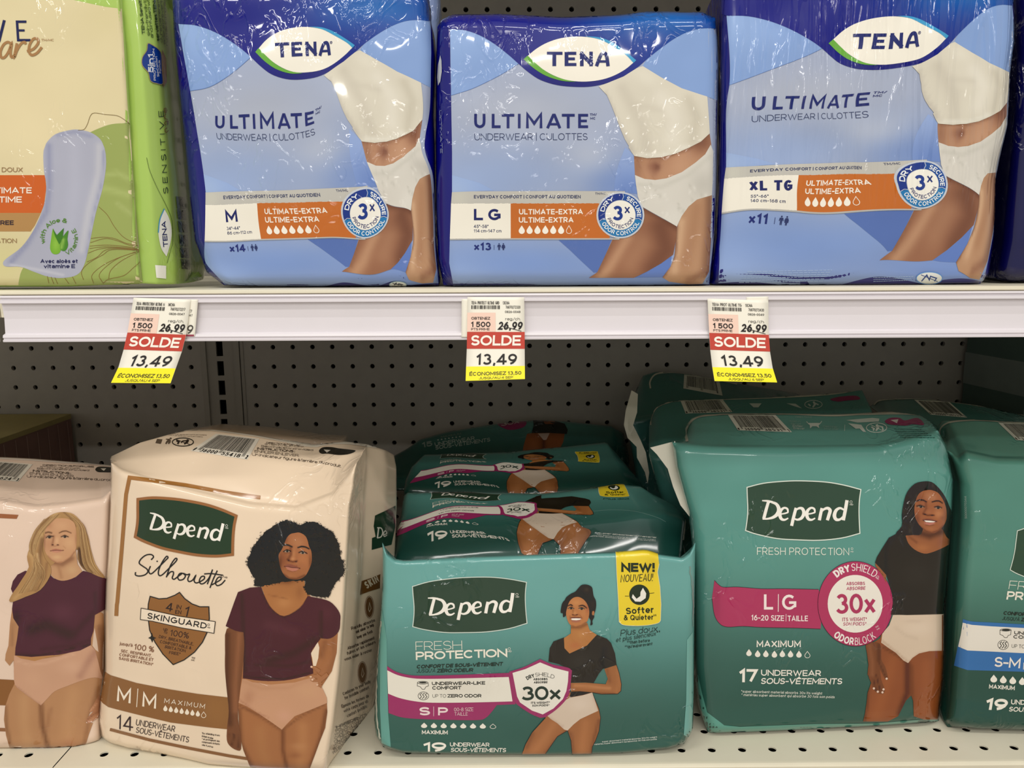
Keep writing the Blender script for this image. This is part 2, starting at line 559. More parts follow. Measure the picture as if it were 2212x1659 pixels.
def fill(loops, grid):
    """triangulate a polygon (with holes) and cut it to a grid so it can follow a curved film"""
    vecs = [[Vector((p[0], p[1], 0)) for p in lp] for lp in loops]
    flat = [p for lp in loops for p in lp]
    bm = bmesh.new()
    vs = [bm.verts.new((p[0], p[1], 0)) for p in flat]
    for tri in tessellate_polygon(vecs):
        try:
            bm.faces.new([vs[i] for i in tri])
        except ValueError:
            pass
    A = np.array(flat)
    lo, hi = A.min(0), A.max(0)
    for ax in (0, 1):
        k = int((hi[ax] - lo[ax]) / grid)
        for i in range(1, k + 1):
            co = [0, 0, 0]; no = [0, 0, 0]
            co[ax] = lo[ax] + (hi[ax] - lo[ax]) * i / (k + 1); no[ax] = 1
            bmesh.ops.bisect_plane(bm, geom=bm.verts[:] + bm.edges[:] + bm.faces[:], plane_co=co, plane_no=no, dist=1e-5)
    bm.verts.index_update()
    V = [(v.co.x, v.co.y) for v in bm.verts]
    Fc = [tuple(v.index for v in f.verts) for f in bm.faces]
    bm.free()
    return V, Fc


def pieces(n, Fc):
    """small step per loose piece, so overlapping strokes of one print never coincide"""
    p = list(range(n))

    def find(i):
        while p[i] != i:
            p[i] = p[p[i]]
            i = p[i]
        return i
    for f in Fc:
        a = find(f[0])
        for j in f[1:]:
            p[find(j)] = a
    ids = {}
    return [ids.setdefault(find(i), len(ids)) % 5 for i in range(n)]


def regrid(V2, Fc, grid):
    bm = bmesh.new()
    vs = [bm.verts.new((p[0], p[1], 0)) for p in V2]
    for f in Fc:
        try:
            bm.faces.new([vs[i] for i in f])
        except ValueError:
            pass
    A = np.array(V2, float)
    lo, hi = A.min(0), A.max(0)
    for ax in (0, 1):
        k = int((hi[ax] - lo[ax]) / grid)
        for i in range(1, k + 1):
            co = [0, 0, 0]; no = [0, 0, 0]
            co[ax] = lo[ax] + (hi[ax] - lo[ax]) * i / (k + 1); no[ax] = 1
            bmesh.ops.bisect_plane(bm, geom=bm.verts[:] + bm.edges[:] + bm.faces[:], plane_co=co, plane_no=no, dist=1e-5)
    bm.verts.index_update()
    V = [(v.co.x, v.co.y) for v in bm.verts]
    Fo = [tuple(v.index for v in f.verts) for f in bm.faces]
    bm.free()
    return V, Fo


# ------------------------------------------------------------------ packs
def resamp(poly, ts):
    P = np.array(poly, float)
    d = np.r_[0, np.cumsum(np.sqrt(((P[1:, :2] - P[:-1, :2]) ** 2).sum(1)))]
    d /= d[-1]
    return np.stack([np.interp(ts, d, P[:, k]) for k in range(P.shape[1])], 1)


def spacing(n, k=.55):
    t = np.linspace(0, 1, n + 1)
    return (1 - k) * t + k * (.5 - .5 * np.cos(np.pi * t))


class Patch:
    """one side of a pack: four edges given as (pixel x, pixel y, depth mm); edges round off by r* (mm)"""

    def __init__(self, top, right, bottom, left, nu=64, nv=64, r=(14, 14, 14, 14), bulge=8.0, rough=1.2, seed=0, fscale=.008, fold=None, k=.55):
        us, vs = spacing(nu, k), spacing(nv, k)
        T, B = resamp(top, us), resamp(bottom, us)
        Lf, Rt = resamp(left, vs), resamp(right, vs)
        U, V = np.meshgrid(us, vs)          # V from top to bottom
        Pg = ((1 - V)[..., None] * T[None] + V[..., None] * B[None] + (1 - U)[..., None] * Lf[:, None] + U[..., None] * Rt[:, None]
              - ((1 - U) * (1 - V))[..., None] * T[0] - (U * (1 - V))[..., None] * T[-1] - ((1 - U) * V)[..., None] * B[0] - (U * V)[..., None] * B[-1])
        wmm = np.abs(Pg[:, -1, 0] - Pg[:, 0, 0]).mean() / F_PX * Pg[..., 2].mean()
        hmm = np.abs(Pg[-1, :, 1] - Pg[0, :, 1]).mean() / F_PX * Pg[..., 2].mean()

        def ed(d, R):
            if R <= 0:
                return np.zeros_like(d), 0
            x = 1 - np.clip(d / R, 0, 1)
            return R * (1 - np.sqrt(np.clip(1 - x * x, 0, 1))), R
        off = np.zeros_like(U)
        rt, rr, rb, rl = r
        Rm = max(r)
        inset = np.zeros_like(U)
        for d, R in ((V * hmm, rt), ((1 - U) * wmm, rr), ((1 - V) * hmm, rb), (U * wmm, rl)):
            e, RR = ed(d, R)
            if RR:
                inset += e / RR
        Y = Pg[..., 2] - Rm * (1 - np.clip(inset, 0, 1.0)) * (1 if Rm else 0)
        env = np.clip(np.minimum(np.minimum(U, 1 - U), np.minimum(V, 1 - V)) * 8, 0, 1)
        Y -= bulge * np.sin(np.pi * U) ** .7 * np.sin(np.pi * V) ** .7
        if rough or fold:
            for i in range(Y.shape[0]):
                for j in range(Y.shape[1]):
                    q = Vector((Pg[i, j, 0] * fscale, Pg[i, j, 1] * fscale, seed * 7.3))
                    h = rough * (noise.noise(q) + .22 * noise.noise(q * 2.1))
                    if fold:
                        h += fold(Pg[i, j, 0], Pg[i, j, 1])
                    Y[i, j] -= h * env[i, j]
        self.px, self.Y, self.nu, self.nv = Pg, Y, nu, nv

    def add(self, V, Fc):
        n = len(V)
        nu = self.nu + 1
        for i in range(self.nv + 1):
            for j in range(nu):
                V.append(at(self.px[i, j, 0], self.px[i, j, 1], self.Y[i, j]))
        for i in range(self.nv):
            for j in range(self.nu):
                Fc.append((n + i * nu + j, n + (i + 1) * nu + j, n + (i + 1) * nu + j + 1, n + i * nu + j + 1))


class Pack:
    def __init__(self, name, label, cat, mat, base_col, patches, depth=90, inset=.12, z_floor=0.0, group=None, back_drop=0.0, rings=5, z_bottom=None):
        V, Fc = [], []
        for p in patches:
            p.add(V, Fc)
        bm = bmesh.new()
        bv = [bm.verts.new(v) for v in V]
        for f in Fc:
            bm.faces.new([bv[i] for i in f])
        bmesh.ops.remove_doubles(bm, verts=bm.verts, dist=2e-5)
        zf = z_floor * .001
        for v in bm.verts:
            if v.co.z < zf + .0004:
                v.co.z = zf + .0004
        # close the pack behind: carry the open rim back in rounded rings
        rim = [e for e in bm.edges if e.is_boundary]
        ymax0 = max(v.co.y for v in bm.verts)
        cen = Vector((0, 0, 0)); cnt = 0
        for e in rim:
            for v in e.verts:
                cen += v.co; cnt += 1
        cen /= cnt
        edges = rim
        orig = {}
        for k in range(1, rings + 1):
            g = bmesh.ops.extrude_edge_only(bm, edges=edges)
            nv = [x for x in g['geom'] if isinstance(x, bmesh.types.BMVert)]
            ne = [x for x in g['geom'] if isinstance(x, bmesh.types.BMEdge) and x.is_boundary]
            t = k / rings
            s = 1 - inset * (1 - math.sqrt(max(0, 1 - t * t)) if True else t)
            s0 = 1 - inset * (1 - math.sqrt(max(0, 1 - ((k - 1) / rings) ** 2)))
            for v in nv:
                v.co.y += depth * .001 / rings
                v.co.x = cen.x + (v.co.x - cen.x) * s / s0
                v.co.z = cen.z + (v.co.z - cen.z) * s / s0 - back_drop * .001 / rings * ((v.co.z - zf) / max(cen.z - zf, 1e-4)) * .5
                v.co.z = max(v.co.z, zf + .0004)
            edges = ne
        bmesh.ops.holes_fill(bm, edges=edges, sides=0)
        bmesh.ops.recalc_face_normals(bm, faces=bm.faces)
        bmesh.ops.triangulate(bm, faces=[f for f in bm.faces if len(f.verts) > 4])
        if z_bottom is not None:
            pass
        co = np.array([v.co for v in bm.verts])
        lo, hi = co.min(0), co.max(0)
        self.root = empty(name, ((lo[0] + hi[0]) / 2, lo[1], lo[2]), label, cat, group)
        self.loc = self.root.location.copy()
        self.mat = mat
        self.warp = None
        q = [Pack.pix(v.co) for v in bm.verts]
        self.mid = (sum(p[0] for p in q) / len(q), sum(p[1] for p in q) / len(q))
        bt = bm.copy()
        bmesh.ops.triangulate(bt, faces=bt.faces)
        bt.normal_update()
        bt.verts.index_update(); bt.verts.ensure_lookup_table(); bt.faces.ensure_lookup_table()
        self.bt = bt
        self.tri = [tuple(v.index for v in f.verts) for f in bt.faces]
        self.vc = [v.co.copy() for v in bt.verts]
        self.vn = [v.normal.copy() for v in bt.verts]
        self.bvh = BVHTree.FromPolygons(self.vc, self.tri)
        bm.verts.index_update()
        verts = [v.co - self.loc for v in bm.verts]
        faces = [tuple(v.index for v in f.verts) for f in bm.faces]
        if callable(base_col):
            pix = np.array([self.pix(v.co) for v in bm.verts])
            cols = lin_np(ink(base_col(pix)))
        else:
            cols = np.tile(lin_np(ink(np.array(base_col, float)[None])), (len(verts), 1))
        self.body = mesh_obj('body', verts, faces, mat, self.root, True, cols)
        bm.free(); bt.free()
        self.lay = 0

    @staticmethod
    def pix(w):
        d = w - CAM
        z = d.dot(FWD)
        return (W_PX / 2 + F_PX * d.dot(RGT) / z, H_PX / 2 - F_PX * d.dot(UPV) / z)

    def hit(self, px, py):
        d = ray(px, py).normalized()
        loc, nor, idx, dist = self.bvh.ray_cast(CAM, d)
        k = 0
        while loc is None and k < 60:          # just off the outline: step in towards the middle of the pack
            k += 1
            t = 1 - (1 - .004) ** k if k < 30 else .1 + .02 * (k - 30)
            loc, nor, idx, dist = self.bvh.ray_cast(CAM, ray(px + (self.mid[0] - px) * t, py + (self.mid[1] - py) * t).normalized())
        if loc is None:
            loc, nor, idx, dist = self.bvh.find_nearest(CAM + d * (self.loc - CAM).length)
        a, b, c = self.tri[idx]
        n = barycentric_transform(loc, self.vc[a], self.vc[b], self.vc[c], self.vn[a], self.vn[b], self.vn[c])
        return loc, n.normalized()

    def lay_mesh(self, name, V2, Fc, color, layer, parent=None, mat=None):
        """put a flat 2-D shape (photo pixels) onto the film"""
        P = np.array(V2, float)
        mx = max(max(abs(P[f[i]] - P[f[i - 1]]).max() for i in range(len(f))) for f in Fc)
        if mx > 9.0:
            V2, Fc = regrid(V2, Fc, 6.0)
            P = np.array(V2, float)
        cols = lin_np(ink(color(P) if callable(color) else np.tile(np.array(color, float), (len(P), 1))))
        Q = self.warp(P) if self.warp is not None else P
        off = (.00022 + .00008 * (layer + self.lay))
        verts, nrm = [], []
        mic = pieces(len(Q), Fc)
        for (x, y), m_ in zip(Q, mic):
            l, n = self.hit(x, y)
            verts.append(l + n * (off + m_ * .000014) - self.loc)
            nrm.append(n)
        # all faces towards the viewer; drop empty ones
        fo = []
        for f in Fc:
            ar = sum(Q[f[i - 1]][0] * Q[f[i]][1] - Q[f[i]][0] * Q[f[i - 1]][1] for i in range(len(f)))
            if abs(ar) > 1e-4:
                fo.append(f if ar < 0 else tuple(reversed(f)))
        return mesh_obj(name, verts, fo, mat or self.mat, parent or self.root, True, cols, nrm)

    def poly(self, name, pts, color, layer, parent=None, grid=6.0, holes=(), mat=None):
        V, Fc = fill([pts] + list(holes), grid)
        return self.lay_mesh(name, V, Fc, color, layer, parent, mat)

    def line(self, name, pts, w, color, layer, parent=None, closed=False, step=7.0):
        P = [np.array(p, float) for p in pts]
        if closed:
            P.append(P[0])
        out = []
        for a, b in zip(P[:-1], P[1:]):
            k = max(1, int(np.linalg.norm(b - a) / step))
            out += [tuple(a + (b - a) * i / k) for i in range(k)]
        if not closed:
            out.append(tuple(P[-1]))
        V, Fc = stroke(out, w, closed)
        return self.lay_mesh(name, V, Fc, color, layer, parent)

    def many(self, name, shapes, color, layer, parent=None):
        """several (verts, faces) as one print"""
        V, Fc = [], []
        for v, f in shapes:
            n = len(V)
            V += list(v)
            Fc += [tuple(n + i for i in q) for q in f]
        return self.lay_mesh(name, V, Fc, color, layer, parent)

    def text(self, s, c, x0, y0, x1, y1, cap, color, weight=.15, slant=0.0, layer=6, parent=None, up=None, name='lettering', track=.12):
        return self.many(name, [line_of(s, c, x0, y0, x1, y1, cap, weight, slant, up, track)], color, layer, parent)


def line_of(s, c, x0, y0, x1, y1, cap, weight=.15, slant=0.0, up=None, track=.12):
    a, b = np.array(c(x0, y0)), np.array(c(x1, y1))
    o = np.array(c(0, 0)); k = abs(c(1, 0)[0] - o[0]) or 1
    L = np.linalg.norm(b - a)
    ex = (b - a) / L
    if up is None:
        ey = np.array([ex[1], -ex[0]])
    else:
        ey = np.array(up, float); ey /= np.linalg.norm(ey)
    V, Fc = text_mesh(s, L, cap * k, weight, track, slant)
    return [tuple(a + ex * x + ey * y) for x, y in V], Fc


def arc_text(s, cx, cy, rx, ry, a0, a1, cap, weight=.15, inward=False, track=.12):
    """text along an ellipse (pixels), from angle a0 to a1 (deg, counter-clockwise from +x)"""
    R = (rx + ry) / 2
    L = abs(math.radians(a1 - a0)) * R
    V, Fc = text_mesh(s, L, cap, weight, track)
    out = []
    for x, y in V:
        a = math.radians(a0 + (a1 - a0) * x / L)
        rr = (-y if inward else y)
        out.append((cx + (rx + rr) * math.cos(a), cy - (ry + rr) * math.sin(a)))
    return out, Fc


def drop_shape(cx, cy, w, h, n=14):
    """water drop outline, point up"""
    pts = [(cx, cy - h / 2)]
    r = w / 2
    ry = min(r, h * .36)
    cyc = cy + h / 2 - ry
    for i in range(n + 1):
        a = math.radians(152 + 236 * i / n)
        pts.append((cx + r * math.cos(a), cyc - ry * math.sin(a)))
    return pts


def features(pk, c, s, wm, layer, brows, lids, eyes, nostrils, lip_line, upper, lower, bc, uc, lc, teeth=None, k=(30, 22, 20)):
    """crisp drawn features over a printed face, crop pixels"""
    S = lambda pts, w: stroke(mp(c, sm(pts, 4)), [x / s for x in w] if not np.isscalar(w) else w / s)
    P = lambda pts: fill([mp(c, pts)], 99)
    pk.many('lips', [P(upper)], uc, layer, wm)
    pk.many('lips', [P(lower)], lc, layer, wm)
    if teeth:
        pk.many('teeth', [P(teeth)], (242, 234, 222), layer + 1, wm)
    pk.many('lip_line', [S(lip_line, [3, 9, 10, 9, 3])], tuple(v * .55 for v in uc), layer + 1, wm)
    pk.many('eyebrow', [S(b, [10, 24, 26, 20, 7]) for b in brows], bc, layer, wm)
    for e in eyes:
        x, y, w, h, r = e
        pk.many('eye', [P([(x - w, y + h * .3), (x - w * .4, y - h * .7), (x + w * .4, y - h * .7), (x + w, y + h * .4), (x + w * .3, y + h), (x - w * .4, y + h)])], (160, 136, 114), layer, wm)
        pk.many('iris', [fan(mp(c, ell(x + w * .05, y, r * 1.3, r * 1.15, n=12)))], k, layer + 1, wm)
        pk.many('catchlight', [fan(mp(c, ell(x + w * .05 - r * .35, y - r * .4, r * .16, r * .16, n=6)))], (190, 180, 170), layer + 2, wm)
    pk.many('eyelid', [S(l, [3, 11, 12, 4]) for l in lids], k, layer + 1, wm)
    pk.many('nostril', [fan(mp(c, ell(x, y, w, h, n=10))) for x, y, w, h in nostrils], tuple(v * .5 for v in uc), layer, wm)


def fan(pts):
    c = np.mean(np.array(pts), 0)
    return [tuple(c)] + [tuple(p) for p in pts], [(0, i + 1, (i + 1) % len(pts) + 1) for i in range(len(pts))]
# ------------------------------------------------------------------ the gondola: pegboard back, upright, shelves
X_SEAM = -372.5
M_PEG = solid('pegboard_paint', (164, 159, 151), .55, .3, .08, 60)
M_DARK = solid('hole_shade', (9, 9, 10), .9, .1)  # near-black colour standing in for the shade seen through the holes
M_UPR = solid('upright_steel', (152, 147, 138), .5, .35, .05, 40)
M_CREAM = solid('cream_enamel', (228, 220, 196), .38, .45, .05, 25)
M_RAIL = solid('rail_plastic', (226, 220, 224), .28, .5, .02, 40)
M_DECK = solid('deck_enamel', (226, 220, 200), .42, .4, .06, 18, .05, (212, 204, 180))
M_FLOOR = solid('shop_floor', (190, 182, 168), .35, .5, .1, 4)

wall = empty('wall_back', (0, .984, 0), kind='structure')
zs = [294.85 + 25.4 * j for j in range(-11, 21)]


def peg(xs, x0, x1, name):
    V, Fc = perforated(xs, zs, 3.1, lambda x, z, d: Vector((x, d, z)) * .001, 5.0, 12, (x0, x1), (-12, 830))
    return mesh_obj(name, V, Fc, M_PEG, wall)


peg([-328.3 + 25.4 * i for i in range(46)], -341, 846, 'peg_panel')
peg([-409.4 - 25.4 * i for i in reversed(range(12))], -720, -396, 'peg_panel')
m = MB().box(-760, 900, 14, 16, -12, 830)
m.build('hole_shade_back', M_DARK, wall)  # added dark sheet: paints the shade behind the peg holes
up = MB()
up.box(-396, -389, -1.5, 8, -12, 830).box(-353, -346, -2.2, 8, -12, 830).box(-345, -341, -1, 8, -12, 830)
up.box(-389, -376.4, 1.2, 4, -12, 830).box(-367.8, -353, 1.2, 4, -12, 830)
z = 283.4 - 25.4 * 12
while z < 815:
    up.box(-376.4, -367.8, 1.2, 4, z - 25.4 + 18.9, z)      # webs between the slots
    z += 25.4
up.build('upright', M_UPR, wall)

fl = MB().box(-1600, 1600, -1800, 1000, -190, -180)
tag(fl.build('floor', M_FLOOR), kind='structure')

# upper shelves
ZU = 386.0


def price_rail(x0, x1, parent):
    p = [(567, 382), (562.6, 382), (562.2, 380.6), (563.6, 380.2), (563.6, 378.9), (562.0, 378.6), (561.8, 376.6), (564.6, 376.0), (565.6, 365), (564.8, 354.4),
         (562.0, 353.4), (561.4, 351.6), (562.4, 350.9), (562.4, 350.2), (561.2, 349.6), (561.4, 348.4), (567, 348.2)]
    return MB().profile(p, x0, x1).build('price_rail', M_RAIL, parent)


def shelf(x0, x1, label, loc):
    s = empty('gondola_shelf', loc, label, 'shelf')
    inv = Vector(loc) * -1
    parts = []
    lip = [(984, ZU), (568.5, ZU), (565.4, ZU - .5), (563.6, ZU - 1.8), (563.4, ZU - 3.0), (565.5, ZU - 3.9), (566.5, ZU - 20), (570, ZU - 20), (570, ZU - 4), (984, ZU - 4)]
    parts.append(MB().profile(lip, x0, x1).build('deck', M_CREAM, s))
    parts.append(price_rail(x0 + 2.5, x1 - 2, s))
    for o in parts:
        o.location = inv
    return s


shelf(X_SEAM + .6, 846, 'long white upper shelf with a price rail holding the three sale tags', (.24, .565, .366))
shelf(-1100, X_SEAM - .6, 'short end of a neighbouring upper shelf at the left edge of the picture', (-.73, .565, .366))

# lower decks, perforated
def deck(x0, x1, xs, label, loc):
    s = empty('base_shelf', loc, label, 'shelf')
    ys = [584.3 + 25.4 * j for j in range(15)]
    V, Fc = perforated(xs, ys, 3.4, lambda x, y, d: Vector((x, y, -d)) * .001, 1.2, 14, (x0, x1), (569, 984))
    o = mesh_obj('deck', V, Fc, M_DECK, s)
    nose = [(569, 0), (567.0, -.15), (565.6, -.9), (564.8, -2.3), (565.2, -4.2), (566.4, -5), (566.4, -40), (569, -40)]
    o2 = MB().profile(nose, x0, x1).build('front_edge', M_CREAM, s)
    o3 = MB().box(x0, x1, 569, 984, -9, -7).build('hole_shade_under', M_DARK, s)  # black sheet below the deck, so its holes look shaded
    p = [(566.4, -7), (562.8, -7), (562.4, -9), (564.6, -10), (564.6, -38), (562.4, -39), (562.4, -40), (566.4, -40)]
    o4 = MB().profile(p, x0 + 2, x1 - 2).build('price_rail', M_RAIL, s)
    for q in (o, o2, o3, o4):
        q.location = Vector(loc) * -1
    return s


deck(X_SEAM + .5, 846, [168.65 + 25.4 * i for i in range(-20, 26)], 'cream perforated bottom shelf under the green and beige packs', (.24, .565, -.04))
deck(-1100, X_SEAM - .5, [168.65 + 25.4 * i - 12 for i in range(-49, -21)], 'cream perforated bottom shelf in the lower left corner', (-.73, .565, -.04))

# the next shelf up, just above the picture: it keeps the pegboard behind the top row in shade
tag(MB().box(X_SEAM + .6, 846, 566, 984, 772, 778).box(X_SEAM + .6, 846, 563, 567, 742, 778).build('unseen_shelf_1', M_CREAM), kind='structure')
# ------------------------------------------------------------------ pack bodies
def e3(pts, y):
    """edge points; y is one depth or two (start, end)"""
    if np.isscalar(y):
        return [(p[0], p[1], p[2] if len(p) > 2 else y) for p in pts]
    n = len(pts) - 1
    return [(p[0], p[1], p[2] if len(p) > 2 else y[0] + (y[1] - y[0]) * i / n) for i, p in enumerate(pts)]


FILM_TENA = film('glossy_blue_film', .35, .15, .22, 16, (1, 1, .6), 2.0, 60, .54, coat=.06)
FILM_XL = film('crinkled_blue_film', .35, .15, .28, 26, (1, 1, .1), 8.0, 70, .85, (.05, .12), coat=.09, lw=5.0)
FILM_SENS = film('glossy_green_film', .35, .15, .2, 20, (1, 1, .7), .9, 55, .5, coat=.07)
FILM_BEIGE = film('satin_beige_film', .4, .15, .42, 12, (1, 1, 1), 1.2, 36, .5, coat=.12)
FILM_TEAL = film('satin_teal_film', .4, .15, .6, 12, (1, 1, .7), 1.6, 42, .52, coat=.11)

NAVY = (26, 42, 128)
# --- top row -------------------------------------------------------
tena_l = Pack('underwear_pack', 'light blue underwear pack marked L G, middle of the top row', 'pack', mat=FILM_TENA, base_col=NAVY, group='light blue packs on the top shelf', patches=
    [Patch(e3([(945, 58), (955, 42), (977, 32), (1075, 31), (1218, 38), (1338, 33), (1397, 26), (1517, 27), (1545, 40)], 590),
           e3([(1545, 40), (1550, 90), (1552, 134), (1551, 230), (1550, 330), (1548, 413), (1544, 509), (1540, 568), (1533, 616)], 590),
           e3([(958, 616), (985, 618), (1200, 619), (1400, 619), (1533, 616)], 590),
           e3([(945, 58), (942, 120), (941, 300), (942, 450), (946, 560), (958, 616)], 590), 80, 80, (10, 9, 12, 15), 5, 1.6, 1)],
    depth=85, z_floor=ZU)
tena_m = Pack('underwear_pack', 'light blue underwear pack marked M, beside the green pad pack', 'pack', mat=FILM_TENA, base_col=NAVY, group='light blue packs on the top shelf', patches=
    [Patch(e3([(371, -22), (420, -34), (640, -36), (860, -30), (922, -18)], 592),
           e3([(922, -18), (927, 38), (933, 56), (940, 122), (938, 190), (936, 250), (939, 325), (940, 427), (943, 528), (950, 600), (946, 616)], 592),
           e3([(484, 616), (520, 618), (700, 619), (880, 619), (946, 616)], 592),
           e3([(371, -22), (376, 81), (387, 200), (398, 300), (409, 420), (421, 520), (446, 588), (484, 616)], 592), 80, 84, (12, 11, 12, 13), 5, 2.0, 2)],
    depth=85, z_floor=ZU)
tena_x = Pack('underwear_pack', 'light blue underwear pack marked XL TG, wrinkled film, right of the top row', 'pack', mat=FILM_XL, base_col=NAVY, group='light blue packs on the top shelf', patches=
    [Patch(e3([(1556, -30), (1700, -48), (1900, -52), (2100, -46), (2186, -30)], 590),
           e3([(2186, -30), (2191, 36), (2190, 91), (2182, 152), (2176, 273), (2162, 330), (2149, 391), (2147, 513), (2136, 592), (2117, 614)], 590),
           e3([(1541, 614), (1600, 617), (1800, 618), (2000, 617), (2117, 614)], 590),
           e3([(1556, -30), (1556, 60), (1555, 200), (1552, 391), (1547, 513), (1538, 580), (1541, 614)], 590), 84, 84, (10, 10, 12, 10), 6, 2.0, 3)],
    depth=85, z_floor=ZU)
sens = Pack('pad_pack', 'green and beige incontinence pad pack at the left end of the top row', 'pack', FILM_SENS, (172, 205, 96),
    [Patch(e3([(-330, -60), (-100, -62), (150, -60), (258, -58)], 577),
           e3([(258, -58), (264, 20), (272, 110), (280, 250), (288, 380), (297, 520), (306, 612)], 577),
           e3([(-330, 619), (-100, 620), (150, 619), (306, 612)], 577),
           e3([(-330, -60), (-330, 619)], 577), 70, 60, (0, 3, 6, 6), 3, 1.2, 4),
     Patch([(258, -58, 577), (290, -59, 580), (325, -59, 590), (345, -60, 610), (360, -60, 640)],
           e3([(360, -60), (368, 30), (378, 140), (390, 260), (401, 390), (411, 500), (417, 575), (413, 609)], 640),
           [(306, 612, 577), (340, 614, 580), (378, 614, 592), (398, 612, 612), (413, 609, 640)],
           e3([(258, -58), (264, 20), (272, 110), (280, 250), (288, 380), (297, 520), (306, 612)], 577), 26, 60, (0, 0, 0, 0), 6, .8, 5)],
    depth=35, z_floor=ZU, inset=.03)
# packs glimpsed behind
tena_b = Pack('underwear_pack', 'pale blue pack peeking out behind the top corner of the M pack', 'pack', mat=FILM_TENA, base_col=(150, 172, 224), group='light blue packs on the top shelf', patches=
    [Patch(e3([(560, -60), (760, -62), (946, -58)], 720), e3([(946, -58), (951, 20), (947, 60), (940, 300), (930, 560)], 720),
           e3([(560, 570), (760, 572), (930, 560)], 720), e3([(560, -60), (560, 570)], 720), 30, 30, (8, 8, 8, 8), 4, 1.5, 6)],
    depth=70, z_floor=ZU)
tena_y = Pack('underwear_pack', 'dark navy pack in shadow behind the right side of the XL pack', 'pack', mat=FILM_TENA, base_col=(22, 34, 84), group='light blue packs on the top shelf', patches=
    [Patch(e3([(1700, -70), (1950, -72), (2158, -64)], 715), e3([(2158, -64), (2168, 120), (2166, 350), (2158, 560), (2150, 585)], 715),
           e3([(1700, 590), (1950, 592), (2150, 585)], 715), e3([(1700, -70), (1700, 590)], 715), 30, 40, (8, 8, 8, 8), 4, 1.5, 7)],
    depth=70, z_floor=ZU)
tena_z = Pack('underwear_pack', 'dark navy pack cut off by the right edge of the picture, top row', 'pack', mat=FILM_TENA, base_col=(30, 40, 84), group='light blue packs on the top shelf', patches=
    [Patch(e3([(2186, -70), (2380, -72), (2560, -70)], 612), e3([(2560, -70), (2562, 300), (2558, 610)], 612),
           e3([(2148, 600), (2180, 610), (2380, 612), (2558, 610)], 612), e3([(2186, -70), (2192, 120), (2186, 250), (2172, 400), (2160, 520), (2148, 600)], 612), 40, 50, (10, 10, 10, 16), 5, 3.0, 8)],
    depth=80, z_floor=ZU)

# --- bottom row ----------------------------------------------------
BEIGE = (238, 213, 183)
sil_m_fr = [(770, 1000), (766, 1050), (758, 1091), (752, 1200), (745, 1330), (736, 1450), (723, 1560), (704, 1668)]
sil_m_ft = [(240, 1000), (262, 1012), (320, 1030), (420, 1056), (540, 1084), (640, 1092), (720, 1062), (770, 1000)]
sil_m = Pack('underwear_pack', 'beige underwear pack showing a woman with dark curly hair, size M, tilted', 'pack', mat=FILM_BEIGE, base_col=BEIGE, group='beige packs on the bottom shelf', patches=
    [Patch(e3([p for p in sil_m_ft], (612, 566)), e3(sil_m_fr, (566, 561)),
           e3([(238, 1606), (281, 1618), (352, 1631), (409, 1645), (452, 1655), (560, 1662), (704, 1668)], (600, 561)),
           e3([(240, 1000), (238, 1091), (233, 1205), (229, 1262), (227, 1330), (227, 1449), (217, 1508), (214, 1560), (220, 1592), (238, 1606)], (612, 600)), 80, 84, (7, 5, 8, 8), 7, 1.8, 11),
     Patch(e3([(240, 986), (300, 957), (372, 937), (401, 931), (458, 931), (543, 942), (600, 952), (674, 964), (743, 957), (790, 963)], (640, 640)),
           e3([(790, 963), (785, 975), (770, 1000)], (640, 566)),
           e3([p for p in sil_m_ft], (612, 566)),
           e3([(240, 986), (238, 993), (240, 1000)], (640, 612)), 80, 24, (0, 0, 0, 0), 2, 1.5, 12),
     Patch(e3([(770, 1000), (785, 975), (790, 963), (830, 975), (850, 986)], (566, 680)),
           e3([(850, 986), (855, 1011), (856, 1094), (852, 1200), (842, 1300), (826, 1400), (812, 1500), (790, 1590), (768, 1606)], (680, 640)),
           e3([(704, 1668), (735, 1640), (768, 1606)], (561, 600)),
           e3(sil_m_fr, (566, 561)), 24, 84, (0, 0, 0, 0), 4, 2.0, 13)],
    depth=25, inset=.12)
sil_l_ft = [(-330, 1068), (-100, 1072), (0, 1077), (80, 1090), (150, 1084), (220, 1074), (241, 1060)]
sil_l = Pack('underwear_pack', 'beige underwear pack showing a woman with long blonde hair, lower left', 'pack', mat=FILM_BEIGE, base_col=(230, 201, 178), group='beige packs on the bottom shelf', patches=
    [Patch(e3(sil_l_ft, (618, 624)), e3([(241, 1060), (236, 1200), (229, 1330), (226, 1450), (217, 1530), (219, 1604)], (624, 606)),
           e3([(-330, 1620), (0, 1620), (103, 1623), (160, 1624), (190, 1614), (219, 1604)], (592, 606)), e3([(-330, 1068), (-330, 1620)], (618, 598)), 70, 70, (8, 8, 8, 8), 7, 1.8, 14),
     Patch(e3([(-330, 985), (0, 990), (60, 993), (120, 998), (180, 1003), (236, 1009)], 690), e3([(236, 1009), (241, 1060)], (690, 624)),
           e3(sil_l_ft, (618, 624)), e3([(-330, 985), (-330, 1068)], (690, 618)), 70, 22, (0, 0, 0, 0), 2, 1.5, 15)],
    depth=20, inset=.12)


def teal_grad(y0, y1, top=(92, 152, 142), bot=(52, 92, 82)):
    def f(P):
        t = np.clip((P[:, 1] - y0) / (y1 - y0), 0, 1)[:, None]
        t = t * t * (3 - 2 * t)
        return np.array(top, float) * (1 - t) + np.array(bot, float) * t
    return f


